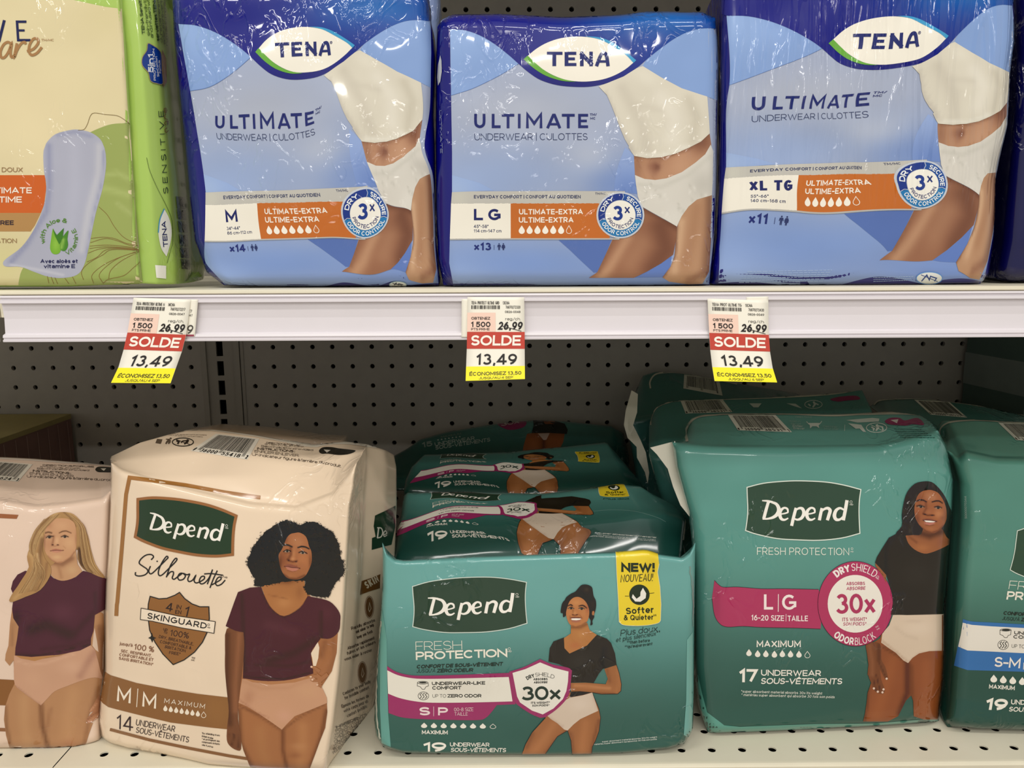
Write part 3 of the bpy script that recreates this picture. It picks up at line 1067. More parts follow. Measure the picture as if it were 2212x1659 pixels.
dep_s = Pack('underwear_pack', 'teal underwear pack in front with yellow new sticker print, size S P', 'pack', mat=FILM_TEAL, base_col=teal_grad(1260, 1600, (106, 168, 162), (54, 96, 86)), group='teal size S packs in a row', patches=
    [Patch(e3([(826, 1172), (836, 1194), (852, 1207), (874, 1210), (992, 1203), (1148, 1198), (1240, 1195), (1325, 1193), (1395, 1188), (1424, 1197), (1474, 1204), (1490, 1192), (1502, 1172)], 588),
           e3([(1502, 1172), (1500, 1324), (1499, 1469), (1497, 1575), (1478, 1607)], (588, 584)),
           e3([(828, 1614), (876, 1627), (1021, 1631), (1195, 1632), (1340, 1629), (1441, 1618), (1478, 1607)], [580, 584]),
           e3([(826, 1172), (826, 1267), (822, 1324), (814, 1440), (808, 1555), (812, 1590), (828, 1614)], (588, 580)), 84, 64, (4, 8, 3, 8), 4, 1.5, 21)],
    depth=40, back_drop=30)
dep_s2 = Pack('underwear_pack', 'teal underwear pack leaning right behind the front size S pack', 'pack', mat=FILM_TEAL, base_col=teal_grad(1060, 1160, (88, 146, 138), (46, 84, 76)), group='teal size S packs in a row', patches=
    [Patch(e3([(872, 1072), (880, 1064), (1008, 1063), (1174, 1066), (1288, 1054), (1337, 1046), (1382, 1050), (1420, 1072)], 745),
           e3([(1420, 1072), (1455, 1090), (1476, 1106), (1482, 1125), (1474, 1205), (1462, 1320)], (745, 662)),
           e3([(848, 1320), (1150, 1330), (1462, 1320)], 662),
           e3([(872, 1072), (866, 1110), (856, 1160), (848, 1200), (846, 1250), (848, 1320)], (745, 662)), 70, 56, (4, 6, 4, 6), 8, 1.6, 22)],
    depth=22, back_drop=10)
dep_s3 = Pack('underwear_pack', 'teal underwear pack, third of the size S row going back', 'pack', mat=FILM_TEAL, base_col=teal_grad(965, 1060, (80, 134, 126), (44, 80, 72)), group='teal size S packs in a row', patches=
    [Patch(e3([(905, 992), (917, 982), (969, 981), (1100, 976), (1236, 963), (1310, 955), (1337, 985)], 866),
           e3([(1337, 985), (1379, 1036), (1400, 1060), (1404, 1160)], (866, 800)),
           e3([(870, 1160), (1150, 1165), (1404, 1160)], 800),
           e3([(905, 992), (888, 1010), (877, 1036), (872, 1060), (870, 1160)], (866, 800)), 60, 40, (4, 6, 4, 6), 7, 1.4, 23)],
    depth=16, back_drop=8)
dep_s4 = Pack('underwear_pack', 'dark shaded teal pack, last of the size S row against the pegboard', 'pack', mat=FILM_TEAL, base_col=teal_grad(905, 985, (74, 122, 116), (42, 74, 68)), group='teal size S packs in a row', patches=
    [Patch(e3([(850, 985), (881, 968), (907, 949), (963, 933), (1060, 917), (1152, 908), (1223, 910), (1321, 920), (1347, 936)], 958),
           e3([(1347, 936), (1358, 985), (1362, 1060)], (958, 905)),
           e3([(846, 1060), (1100, 1064), (1362, 1060)], 905),
           e3([(850, 985), (847, 1015), (846, 1060)], (958, 905)), 60, 36, (4, 6, 4, 6), 5, 1.2, 24)],
    depth=16, back_drop=5)

dl_ft = [(1454, 956), (1490, 957), (1533, 960), (1700, 962), (1892, 960), (1960, 945), (2026, 930)]
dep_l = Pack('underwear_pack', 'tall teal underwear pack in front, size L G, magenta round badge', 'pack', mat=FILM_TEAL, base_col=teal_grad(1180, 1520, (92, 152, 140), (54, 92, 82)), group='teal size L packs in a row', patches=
    [Patch(e3(dl_ft, 640), e3([(2026, 930), (2044, 965), (2059, 1036), (2057, 1100), (2052, 1140), (2045, 1239), (2038, 1330), (2038, 1430), (2036, 1470), (2028, 1540), (2028, 1562)], (640, 622)),
           e3([(1530, 1586), (1640, 1583), (1760, 1577), (1900, 1570), (1996, 1562), (2028, 1562)], (608, 622)),
           e3([(1454, 956), (1462, 1010), (1478, 1070), (1492, 1120), (1500, 1200), (1500, 1320), (1501, 1440), (1510, 1530), (1530, 1586)], (640, 608)), 84, 90, (9, 10, 8, 12), 6, 1.8, 31),
     Patch(e3([(1486, 950), (1484, 930), (1496, 907), (1525, 898), (1577, 896), (1695, 896), (1852, 896), (1939, 892), (1992, 899)], 712),
           e3([(1992, 899), (2010, 912), (2026, 930)], (712, 640)),
           e3(dl_ft, 640), e3([(1486, 950), (1470, 954), (1454, 956)], (712, 640)), 84, 24, (0, 0, 0, 0), 3, 1.5, 32)],
    depth=24, inset=.08)
d2_ft = [(1402, 985), (1440, 975), (1560, 965), (1760, 960), (1860, 945), (1898, 930)]
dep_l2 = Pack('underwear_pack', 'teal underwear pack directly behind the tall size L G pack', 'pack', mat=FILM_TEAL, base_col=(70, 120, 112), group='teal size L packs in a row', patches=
    [Patch(e3(d2_ft, 760), e3([(1898, 930), (1900, 1100), (1896, 1370)], (760, 760)), e3([(1470, 1380), (1700, 1378), (1896, 1370)], 760),
           e3([(1402, 985), (1428, 1080), (1455, 1200), (1470, 1380)], 760), 50, 40, (6, 10, 6, 12), 5, 1.6, 33),
     Patch(e3([(1402, 920), (1415, 882), (1440, 870), (1470, 866), (1655, 860), (1813, 850), (1862, 843)], 825), e3([(1862, 843), (1880, 880), (1898, 930)], (825, 760)),
           e3(d2_ft, 760), e3([(1402, 920), (1402, 985)], (825, 760)), 50, 24, (0, 0, 0, 0), 3, 1.6, 34)],
    depth=10, inset=.08)
d3_ft = [(1352, 905), (1440, 890), (1560, 885), (1700, 880), (1760, 870)]
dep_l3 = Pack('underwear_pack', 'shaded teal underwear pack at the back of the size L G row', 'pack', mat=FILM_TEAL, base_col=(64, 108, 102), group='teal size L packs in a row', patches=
    [Patch(e3(d3_ft, 868), e3([(1760, 870), (1765, 1000), (1762, 1250)], 868), e3([(1400, 1250), (1600, 1252), (1762, 1250)], 868),
           e3([(1352, 905), (1370, 1000), (1400, 1250)], 868), 40, 36, (6, 8, 6, 10), 4, 1.4, 35),
     Patch(e3([(1374, 845), (1390, 812), (1419, 803), (1490, 809), (1576, 826), (1660, 840), (1720, 850)], 935), e3([(1720, 850), (1760, 870)], (935, 868)),
           e3(d3_ft, 868), e3([(1374, 845), (1352, 905)], (935, 868)), 40, 22, (0, 0, 0, 0), 3, 1.4, 36)],
    depth=20, inset=.08)
r_ft = [(2050, 975), (2068, 985), (2086, 972), (2150, 985), (2300, 988), (2600, 985)]
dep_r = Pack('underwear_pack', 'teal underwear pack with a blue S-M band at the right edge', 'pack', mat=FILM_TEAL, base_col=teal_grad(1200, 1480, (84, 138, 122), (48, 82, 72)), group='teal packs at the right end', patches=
    [Patch(e3(r_ft, (650, 640)), e3([(2600, 985), (2600, 1580)], (640, 606)),
           e3([(2047, 1570), (2117, 1577), (2212, 1580), (2400, 1582), (2600, 1580)], 607),
           e3([(2050, 975), (2070, 1040), (2072, 1110), (2068, 1180), (2060, 1300), (2052, 1440), (2048, 1508), (2043, 1552), (2047, 1570)], (650, 612)), 84, 84, (9, 10, 8, 16), 6, 2.0, 41),
     Patch(e3([(2040, 945), (2042, 925), (2052, 912), (2109, 909), (2212, 915), (2400, 920), (2600, 920)], 715), e3([(2600, 920), (2600, 985)], (715, 640)),
           e3(r_ft, (650, 640)), e3([(2040, 945), (2050, 975)], (715, 650)), 84, 22, (0, 0, 0, 0), 3, 1.6, 42)],
    depth=24, inset=.08)
r2_ft = [(1918, 905), (1990, 930), (2100, 940), (2300, 950), (2600, 950)]
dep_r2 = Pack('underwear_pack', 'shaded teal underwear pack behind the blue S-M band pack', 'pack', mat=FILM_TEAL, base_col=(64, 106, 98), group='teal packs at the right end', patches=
    [Patch(e3(r2_ft, 776), e3([(2600, 950), (2600, 1340)], 776), e3([(1950, 1342), (2300, 1346), (2600, 1340)], 776), e3([(1918, 905), (1934, 1000), (1950, 1342)], 776), 50, 40, (6, 8, 6, 12), 4, 1.5, 43),
     Patch(e3([(1884, 880), (1904, 865), (1960, 862), (2010, 864), (2109, 876), (2212, 898), (2400, 910), (2600, 912)], 845), e3([(2600, 912), (2600, 950)], (845, 776)),
           e3(r2_ft, 776), e3([(1884, 880), (1918, 905)], (845, 776)), 50, 22, (0, 0, 0, 0), 3, 1.5, 44)],
    depth=20, inset=.08)
sil_b = Pack('underwear_pack', 'beige pack mostly hidden behind the tilted size M beige pack', 'pack', mat=FILM_BEIGE, base_col=(196, 172, 148), group='beige packs on the bottom shelf', patches=
    [Patch(e3([(395, 933), (450, 925), (560, 932), (690, 950), (740, 952)], 800), e3([(740, 952), (760, 1100), (756, 1330)], 770),
           e3([(380, 1335), (560, 1340), (756, 1330)], 770), e3([(395, 933), (380, 1100), (380, 1335)], 780), 36, 36, (5, 8, 6, 8), 4, 1.5, 16)],
    depth=60, inset=.15)
# ------------------------------------------------------------------ print on the three blue packs (drawn once on the middle pack, carried over to the others)
cE = crop(920, 0, 3.3515)
cF = crop(920, 300, 3.3515)
cC = crop(360, 0, 3.6867)
cD = crop(400, 300, 3.95)
cG = crop(1540, 0, 3.2917)
cH = crop(1540, 300, 3.2917)
BLUE_T = (34, 50, 116)
CREAM_W = (244, 238, 222)

LM_M = [  # middle pack point, M pack point
    (cE(176, 212), cC(97, 192)), (cE(2105, 208), cC(2098, 172)), (cE(670, 462), cC(672, 455)), (cE(183, 690), cC(188, 722)),
    (cE(735, 408), cC(733, 390)), (cE(1510, 448), cC(1490, 372)), (cE(1100, 266), cC(1090, 216)), (cE(1130, 592), cC(1130, 575)),
    (cE(878, 377), cC(865, 345)), (cE(1332, 480), cC(1310, 440)), (cE(928, 480), cC(923, 458)),
    (cE(350, 825), cC(390, 925)), (cE(392, 928), cC(425, 1022)), (cE(1173, 825), cC(1170, 885)), (cE(1173, 928), cC(1175, 983)),
    (cE(352, 1015), cC(405, 1108)), (cE(1170, 1015), cC(1185, 1073)), (cE(1570, 480), cC(1540, 402)), (cE(2035, 700), cC(2025, 660)),
    (cE(2050, 965), cC(2037, 945)), (cE(1250, 625), cC(1255, 600)), (cE(1345, 770), cC(1345, 715)), (cE(1470, 1060), cC(1480, 1010)),
    (cF(1510, 122), cD(1512, 25)), (cF(1660, 205), cD(1700, 115)), (cF(1515, 260), cD(1550, 190)), (cF(1660, 297), cD(1700, 230)),
    (cF(2055, 45), cD(1990, 0)), (cF(1815, 633), cD(1925, 610)), (cF(2060, 410), cD(2080, 300)), (cF(1180, 1003), cD(1335, 1128)),
    (cF(1500, 1005), cD(1750, 1112)), (cF(1790, 830), cD(1940, 850)), (cF(1407, 551), cD(1537, 632)), (cF(1235, 551), cD(1333, 640)),
    (cF(1580, 551), cD(1738, 625)), (cF(1407, 386), cD(1530, 418)), (cF(1407, 718), cD(1545, 850)), (cF(190, 388), cD(178, 460)),
    (cF(185, 468), cD(178, 565)), (cF(612, 465), cD(614, 547)), (cF(612, 718), cD(648, 852)), (cF(178, 722), cD(174, 868)), (cF(1000, 377), cD(1000, 432)),
    (cF(348, 431), cD(330, 515)), (cF(1120, 431), cD(1155, 492)), (cF(674, 547), cD(680, 642)), (cF(1135, 547), cD(1218, 633)),
    (cF(694, 657), cD(718, 778)), (cF(1035, 657), cD(1120, 770)), (cF(348, 806), cD(385, 965)), (cF(200, 1062), cD(340, 1240)), (cF(190, 900), cD(195, 1060)), (cF(2050, 1050), cD(2160, 1230)), (cF(1000, 1064), cD(1200, 1252)), (cF(1400, 1064), cD(1640, 1254)), (cF(1750, 1060), cD(1900, 1252)), (cF(600, 1064), cD(700, 1250)), (cF(2060, 800), cD(2120, 900))]
LM_X = [
    (cE(176, 212), cG(98, 112)), (cE(2105, 208), cG(2125, 40)), (cE(670, 462), cG(775, 345)), (cE(183, 690), cG(118, 605)),
    (cE(735, 408), cG(850, 285)), (cE(1510, 448), cG(1665, 265)), (cE(1100, 266), cG(1260, 118)), (cE(1130, 592), cG(1230, 462)),
    (cE(878, 377), cG(995, 242)), (cE(1332, 480), cG(1462, 332)), (cE(928, 480), cG(1045, 350)),
    (cE(350, 825), cG(277, 690)), (cE(392, 928), cG(325, 785)), (cE(1173, 825), cG(1110, 655)), (cE(1173, 928), cG(1110, 750)),
    (cE(352, 1015), cG(275, 870)), (cE(1170, 1015), cG(1105, 838)), (cE(1570, 480), cG(1715, 300)), (cE(2035, 700), cG(2100, 515)),
    (cE(2050, 965), cG(2085, 725)), (cE(1250, 625), cG(1420, 470)), (cE(1345, 770), cG(1480, 600)), (cE(1470, 1060), cG(1570, 800)),
    (cF(1510, 122), cG(1600, 880)), (cF(1660, 205), cG(1755, 950)), (cF(1515, 260), cG(1605, 1010)), (cF(1660, 297), cH(1740, 58)),
    (cF(2055, 45), cG(2078, 830)), (cF(1815, 633), cH(1890, 398)), (cF(2060, 410), cH(2000, 240)), (cF(1180, 1003), cH(1185, 858)),
    (cF(1500, 1005), cH(1560, 855)), (cF(1790, 830), cH(1855, 600)), (cF(1407, 551), cH(1485, 325)), (cF(1235, 551), cH(1305, 330)),
    (cF(1580, 551), cH(1665, 320)), (cF(1407, 386), cH(1480, 157)), (cF(1407, 718), cH(1485, 498)), (cF(190, 388), cH(95, 205)),
    (cF(185, 468), cH(85, 285)), (cF(612, 465), cH(607, 255)), (cF(612, 718), cH(595, 507)), (cF(178, 722), cH(68, 522)), (cF(1000, 377), cH(1000, 165)),
    (cF(348, 431), cH(262, 240)), (cF(1120, 431), cH(1045, 217)), (cF(674, 547), cH(657, 335)), (cF(1135, 547), cH(1125, 328)),
    (cF(694, 657), cH(670, 445)), (cF(1035, 657), cH(1015, 440)), (cF(348, 806), cH(250, 600)), (cF(200, 1062), cH(40, 1025)), (cF(190, 900), cH(70, 780)), (cF(2050, 1050), cH(1920, 1016)), (cF(1000, 1064), cH(900, 1034)), (cF(1500, 1060), cH(1480, 1030)), (cF(600, 1064), cH(480, 1034)), (cF(2060, 800), cH(1990, 640))]


def person_icons(c, x, y, h):
    """man and woman pictogram"""
    out = []
    for i, dx in enumerate((0, h * .62)):
        a = x + dx
        out.append(fan([c(*p) for p in ell(a, y - h * .9, h * .1, h * .1, n=10)]))
        if i == 0:
            b = [(a - h * .2, y - h * .76), (a + h * .2, y - h * .76), (a + h * .27, y - h * .42), (a + h * .18, y - h * .42), (a + h * .12, y - h * .62), (a + h * .12, y), (a + h * .02, y), (a, y - h * .4),
                 (a - h * .02, y), (a - h * .12, y), (a - h * .12, y - h * .62), (a - h * .18, y - h * .42), (a - h * .27, y - h * .42)]
        else:
            b = [(a - h * .16, y - h * .76), (a + h * .16, y - h * .76), (a + h * .3, y - h * .42), (a + h * .2, y - h * .5), (a + h * .26, y - h * .28), (a + h * .12, y - h * .28), (a + h * .1, y), (a + h * .02, y), (a, y - h * .28),
                 (a - h * .02, y), (a - h * .1, y), (a - h * .12, y - h * .28), (a - h * .26, y - h * .28), (a - h * .2, y - h * .5), (a - h * .3, y - h * .42)]
        out.append(fill([[c(*p) for p in b]], 999))
    return out


def tena_art(pk, warp, size, size_span, inch, inch_w, cm, cm_w, count, count_w, ctr=0.0, navy_top=60):
    pk.warp = warp
    # --- background panel
    left = [(176, 205), (178, 450), (183, 690), (190, 1106)]
    leftF = [(190, 200), (190, 388), (180, 560), (174, 722), (170, 900), (200, 1062)]
    rightF = [(2050, 1050), (2062, 900), (2085, 700), (2100, 380), (2106, 100)]
    right = [(2106, 1000), (2113, 700), (2116, 450), (2105, 205)]
    outline = mp(cE, left) + mp(cF, leftF) + mp(cF, [(700, 1066), (1400, 1066)]) + mp(cF, rightF) + mp(cE, right)
    bg = brush((166, 177, 204), [('e', *cE(700, 820), 150, 60, 0, (178, 184, 200), .8), ('e', *cF(700, 250), 200, 60, 0, (152, 170, 208), .9),
                                ('e', *cF(300, 500), 140, 120, 0, (150, 176, 226), .7), ('e', *cF(700, 900), 330, 60, 0, (128, 157, 216), 1.0), ('e', *cF(1350, 300), 60, 70, 0, (112, 142, 206), .75),
                                ('e', *cF(1700, 1040), 200, 30, 0, (118, 148, 214), .9), ('e', *cF(1200, 120), 60, 40, 0, (190, 196, 210), .6), ('e', *cF(250, 1000), 60, 40, 0, (150, 178, 232), .6)])
    p = pk.poly('front_panel', outline, bg, 0, grid=7)
    pk.poly('facet', mp(cF, [(190, 262), (390, 320), (492, 374), (190, 388)]), brush((150, 176, 226), [('e', *cF(200, 380), 40, 40, 0, (166, 190, 230), .7)]), 1, p, 6)
    pk.poly('facet', mp(cF, sm([(1442, 60), (1390, 200), (1366, 320), (1362, 378)], 5)) + mp(cF, [(1530, 400), (1510, 122)]), brush((150, 174, 224), [('e', *cF(1480, 380), 60, 50, 0, (104, 134, 202), .8)]), 1, p, 6)
    pk.poly('facet', mp(cF, [(960, 733), (1345, 731), (1290, 860), (1240, 965), (1215, 968), (1120, 880), (1040, 803)]), (90, 118, 188), 1, p, 6)
    pk.poly('facet', mp(cF, [(1780, 845), (1700, 905), (1600, 962), (1510, 1003), (1720, 1000), (1770, 925)]), (98, 128, 200), 1, p, 6)
    # --- swooping dark top
    low = [(176, 212), (290, 222), (400, 262), (500, 322), (600, 400), (670, 462), (740, 522), (830, 580), (950, 617), (1080, 630), (1200, 627), (1320, 600), (1430, 555), (1530, 490), (1600, 430), (1700, 350), (1800, 280), (1900, 230), (2000, 207), (2105, 208)]
    lob = brush((134, 166, 222), [('e', *cE(200, 260), 60, 60, 0, (156, 188, 240), .7)])
    pk.poly('light_lobe', mp(cE, [(176, 206)]) + mp(cE, sm(low[:7], 4)[:-3]) + mp(cE, sm([(672, 462), (580, 520), (470, 580), (330, 645), (183, 692)], 4)), lob, 1, p, 6)
    pk.line('lobe_edge', mp(cE, sm([(672, 462), (580, 520), (470, 580), (330, 645), (183, 692)], 4)), 1.0, (96, 128, 190), 2, p)
    pk.poly('light_lobe', mp(cE, sm([(1570, 480), (1600, 430), (1700, 350), (1800, 280), (1900, 230), (2000, 207), (2105, 207)], 4)) + mp(cE, [(2116, 450), (2113, 730), (2040, 702), (1990, 686), (1850, 640), (1700, 560)]), lob, 1, p, 6)
    top = [(150, navy_top), (2130, navy_top)]
    sw = pk.poly('dark_swoosh', mp(cE, sm(low, 4)) + mp(cE, [(2130, 170), (2130, navy_top), (1600, navy_top), (1000, navy_top), (500, navy_top), (150, navy_top), (150, 200)]),
                 brush((30, 44, 138), [('e', *cE(1700, 130), 165, 70, 0, (38, 110, 192), .95), ('e', *cE(1650, 400), 60, 60, 0, (34, 70, 160), .6), ('e', *cE(1100, 600), 110, 14, 0, (26, 44, 118), .6)]), 2, None, 6)
    # --- lens logo
    lens = sm([(735, 408), (800, 355), (880, 310), (980, 278), (1100, 266), (1220, 278), (1320, 310), (1420, 368), (1505, 452)], 4) + sm([(1505, 452), (1440, 505), (1350, 553), (1250, 582), (1130, 592), (1010, 578), (900, 535), (810, 475), (735, 408)], 4)[1:-1]
    lg = pk.poly('brand_logo', mp(cE, lens), CREAM_W, 3, None, 6)
    pk.poly('green_edge', mp(cE, [(737, 404), (708, 430)] + sm([(708, 430), (780, 495), (870, 550), (980, 585), (1085, 594)], 4) + sm([(1085, 594), (980, 570), (880, 526), (800, 464), (737, 404)], 4)[1:-1]), (104, 176, 60), 4, lg, 6)
    pk.poly('cyan_edge', mp(cE, sm([(1150, 264), (1250, 272), (1340, 303), (1430, 362), (1522, 438)], 4) + sm([(1502, 457), (1450, 402), (1360, 340), (1260, 288), (1150, 264)], 4)), (60, 160, 214), 4, lg, 6)
    st = lambda pts, w: stroke(mp(cE, pts), w / 3.3515)
    pk.many('lettering', [st([(876, 388), (988, 388)], 22), st([(929, 388), (929, 480)], 27), st([(1017, 377), (1017, 480)], 27), st([(1006, 388), (1088, 388)], 22), st([(1006, 428), (1078, 428)], 20), st([(1006, 469), (1089, 469)], 22),
                         st([(1128, 481), (1128, 376)], 26), st([(1120, 385), (1203, 472)], 28), st([(1195, 481), (1195, 376)], 25), st(sm([(1234, 481), (1258, 418), (1276, 390), (1298, 389), (1310, 420), (1318, 481)], 3), 25), st([(1250, 447), (1316, 447)], 18),
                         stroke(mp(cE, ell(1332, 388, 9, 9, n=14)), .9, True), st([(1329, 393), (1329, 383), (1335, 385), (1330, 388), (1336, 393)], 2.2)], BLUE_T, 5, lg)
    # --- product name
    nm = pk.many('product_name', [st(sm([(360, 825), (360, 885), (368, 908), (391, 918), (413, 908), (421, 885), (421, 825)], 4), 20), st([(487, 825), (487, 918), (541, 918)], 20), st([(550, 835), (640, 835)], 20), st([(595, 835), (595, 929)], 20),
                                  st([(676, 825), (676, 929)], 19), st([(735, 929), (735, 828), (784, 895), (833, 828), (833, 929)], 20), st([(880, 929), (922, 834), (931, 834), (970, 929)], 20), st([(900, 900), (955, 900)], 17),
                                  st([(984, 835), (1077, 835)], 20), st([(1030, 835), (1030, 929)], 20), st([(1174, 835), (1112, 835), (1112, 918), (1174, 918)], 20), st([(1112, 876), (1165, 876)], 18)], BLUE_T, 2)
    pk.text('TM/', cE, 1188, 840, 1237, 838, 18, BLUE_T, .2, layer=2, parent=nm)
    pk.text('MC', cE, 1190, 866, 1228, 866, 17, BLUE_T, .2, layer=2, parent=nm)
    pk.text('UNDERWEAR | CULOTTES', cE, 352, 1016, 1170, 1014, 49, (44, 56, 100), .085, layer=2, parent=nm, track=.13)
    # --- woman's torso
    sk = (186, 136, 104)
    wo = pk.poly('printed_torso', mp(cF, [(1505, 115), (1700, 120), (1900, 60), (2052, -36), (2066, 60), (2050, 100), (1860, 280), (1660, 330), (1514, 290)]),
                 brush((192, 142, 108), [('e', *cF(1990, 20), 26, 26, 0, (128, 80, 60), .9), ('e', *cF(1530, 190), 10, 40, 0, (150, 104, 80), .7), ('e', *cF(1700, 160), 40, 16, 0, (178, 128, 96), .6),
                                         ('e', *cF(1668, 205), 7, 8, 0, (96, 52, 42), 1.0), ('e', *cF(1645, 200), 12, 12, 0, (146, 96, 74), .8), ('e', *cF(1655, 240), 8, 14, 10, (158, 108, 84), .5), ('e', *cF(1840, 200), 26, 26, 0, (206, 158, 124), .6), ('s', mp(cF, [(1512, 122), (1700, 140), (1900, 70), (2050, -30)]), 5, (130, 88, 66), .6)]), 2, None, 6)
    thigh = [(1560, 492), (1680, 560), (1815, 634), (1812, 720), (1790, 838), (1700, 903), (1600, 960), (1505, 1004), (1180, 1004), (1240, 965), (1290, 860), (1350, 728), (1400, 640), (1480, 560)]
    pk.poly('thigh', mp(cF, thigh), brush((158, 106, 78), [('s', mp(cF, [(1460, 720), (1330, 930), (1270, 1000)]), 12, (198, 150, 114), .85), ('s', mp(cF, [(1700, 640), (1740, 800), (1640, 940)]), 26, (118, 74, 56), .8), ('s', mp(cF, [(1560, 760), (1480, 900)]), 22, (176, 126, 94), .7),
                                              ('s', mp(cF, [(1575, 500), (1700, 560), (1815, 640)]), 8, (108, 66, 50), .7), ('s', mp(cF, [(1360, 720), (1250, 960)]), 4, (138, 94, 72), .6)]), 2, wo, 6)
    arm = [(2068, 405), (1960, 440), (1900, 490), (1850, 560), (1815, 640), (1808, 740), (1798, 850), (1770, 925), (1712, 1000), (1760, 1030), (1900, 1050), (2000, 1046), (2046, 960), (2062, 700)]
    pk.poly('forearm', mp(cF, arm), brush((190, 144, 108), [('s', mp(cF, [(2055, 440), (2050, 700), (2030, 960)]), 12, (130, 88, 66), .8), ('s', mp(cF, [(1850, 600), (1830, 800), (1800, 960)]), 9, (214, 172, 134), .8), ('s', mp(cF, [(1960, 500), (1930, 700), (1880, 900)]), 14, (176, 128, 94), .8),
                                              ('s', mp(cF, [(2000, 980), (1900, 1020)]), 8, (140, 92, 70), .6), ('s', mp(cF, [(1815, 640), (1800, 850), (1715, 1000)]), 3, (120, 78, 60), .8)]), 3, wo, 6)
    shirt = [(1250, 626), (1320, 600), (1430, 555), (1530, 492), (1570, 480), (1700, 560), (1850, 640), (1990, 686), (2035, 700), (2046, 860), (2052, 966)]
    hem = [(1990, 20), (1900, 66), (1800, 110), (1700, 134), (1600, 140), (1508, 124), (1490, 100), (1466, 60)]
    lfE = [(1470, 1060), (1440, 1010), (1410, 940), (1380, 860), (1345, 770), (1310, 690)]
    ws = (222, 214, 194)
    pk.poly('white_shirt', mp(cE, shirt) + mp(cF, hem) + mp(cE, lfE), brush((220, 213, 194), [('s', mp(cE, [(1420, 640), (1560, 900), (1600, 1080)]), 14, (204, 196, 178), .7), ('s', mp(cE, [(1700, 700), (1800, 850), (1780, 1000)]), 18, (232, 226, 210), .7),
                                               ('s', mp(cE, [(1900, 720), (1960, 850), (1930, 1020)]), 12, (202, 194, 174), .7), ('s', mp(cE, [(1300, 680), (1420, 960), (1500, 1100)]), 5, (190, 182, 168), .7), ('s', mp(cE, [(1500, 760), (1700, 800)]), 8, (206, 198, 180), .5),
                                               ('s', mp(cF, [(1540, 110), (1700, 122), (1900, 50)]), 4, (232, 228, 214), .6), ('e', *cE(1600, 560), 30, 18, 30, (232, 226, 208), .7)]), 4, wo, 8)
    br = [(1512, 262), (1580, 290), (1660, 298), (1740, 286), (1850, 242), (1950, 172), (2020, 112), (2058, 42), (2076, 90), (2072, 300), (2066, 408), (1960, 440), (1900, 490), (1850, 560), (1815, 634), (1740, 590), (1650, 540), (1562, 490), (1534, 420), (1520, 330)]
    bl = [('s', mp(cF, [(1540, 330), (1700, 350), (1900, 260), (2050, 130)]), 5, (206, 202, 190), .8), ('e', *cF(2000, 330), 26, 30, 0, (188, 184, 174), .6), ('e', *cF(1790, 560), 20, 24, 0, (226, 222, 212), .7)]
    random.seed(5)
    for i in range(26):
        x, y = random.uniform(1560, 2050), random.uniform(310, 580)
        bl.append(('s', mp(cF, [(x, y), (x + 14, y + 40)]), 1.6, random.choice([(192, 188, 176), (234, 230, 220)]), .55))
    pk.poly('white_brief', mp(cF, br), brush((218, 213, 202), bl), 4, wo, 5)
    # --- grey / white / orange band
    bd = pk.poly('size_band', mp(cF, [(190, 386), (340, 380), (1000, 377), (1440, 379), (1440, 468), (614, 468), (184, 470)]), brush((196, 193, 184), [('e', *cF(240, 430), 20, 20, 0, (206, 204, 190), .8)]), 5, None, 6)
    pk.poly('size_box', mp(cF, [(184, 468), (614, 466), (614, 720), (176, 723)]), CREAM_W, 5, bd, 6)
    pk.poly('orange_field', mp(cF, [(614, 466), (1330, 466), (1330, 719), (614, 719)]), (206, 110, 44), 5, bd, 6)
    pk.poly('band_edge', mp(cF, [(176, 722), (614, 719), (1400, 719), (1400, 729), (614, 729), (176, 732)]), (186, 184, 178), 5, bd, 6)
    pk.text('EVERYDAY COMFORT | CONFORT AU QUOTIDIEN', cF, 348, 431, 1120, 431, 24, (52, 62, 104), .19, layer=6, parent=bd)
    pk.text('TM/MC', cF, 1225, 404, 1302, 404, 16, (52, 62, 104), .16, layer=6, parent=bd)
    pk.text(size, cF, size_span[0], 589, size_span[1], 589, 82, (34, 48, 110), .22, layer=6, parent=bd, name='size_letters')
    pk.text(inch, cF, 347, 645, 347 + inch_w, 645, 23, (52, 62, 104), .15, layer=6, parent=bd)
    pk.text(cm, cF, 347, 677, 347 + cm_w, 677, 22, (52, 62, 104), .15, layer=6, parent=bd)
    pk.text('ULTIMATE-EXTRA', cF, 674, 547, 1136, 547, 39, (248, 238, 222), .19, layer=6, parent=bd)
    pk.text('ULTIME-EXTRA', cF, 673, 606, 1068, 606, 39, (248, 238, 222), .19, layer=6, parent=bd)
    for i in range(6):
        v, f = fan(mp(cF, drop_shape(694 + 56.9 * i, 657, 44, 62)))
        pk.lay_mesh('drop', v, f, (250, 242, 226), 6, bd)
    pk.line('drop', mp(cF, drop_shape(1035, 657, 38, 57)), 1.1, (250, 242, 226), 6, bd, True)
    pk.text(count, cF, 348, 806, 348 + count_w, 806, 54, (36, 52, 124), .21, layer=2, parent=bd)
    pk.many('people_icon', [stroke(mp(cF, [(494, 768), (494, 803)]), .9)] + person_icons(cF, 530, 805, 50), (52, 62, 112), 2, bd)
    # --- round protection seal
    cx, cy = cF(1407, 552)
    R = 168 / 3.3515
    seal = pk.poly('protection_seal', ell(cx, cy, R * 1.03, R * 1.0), (200, 206, 216), 6, None, 6)

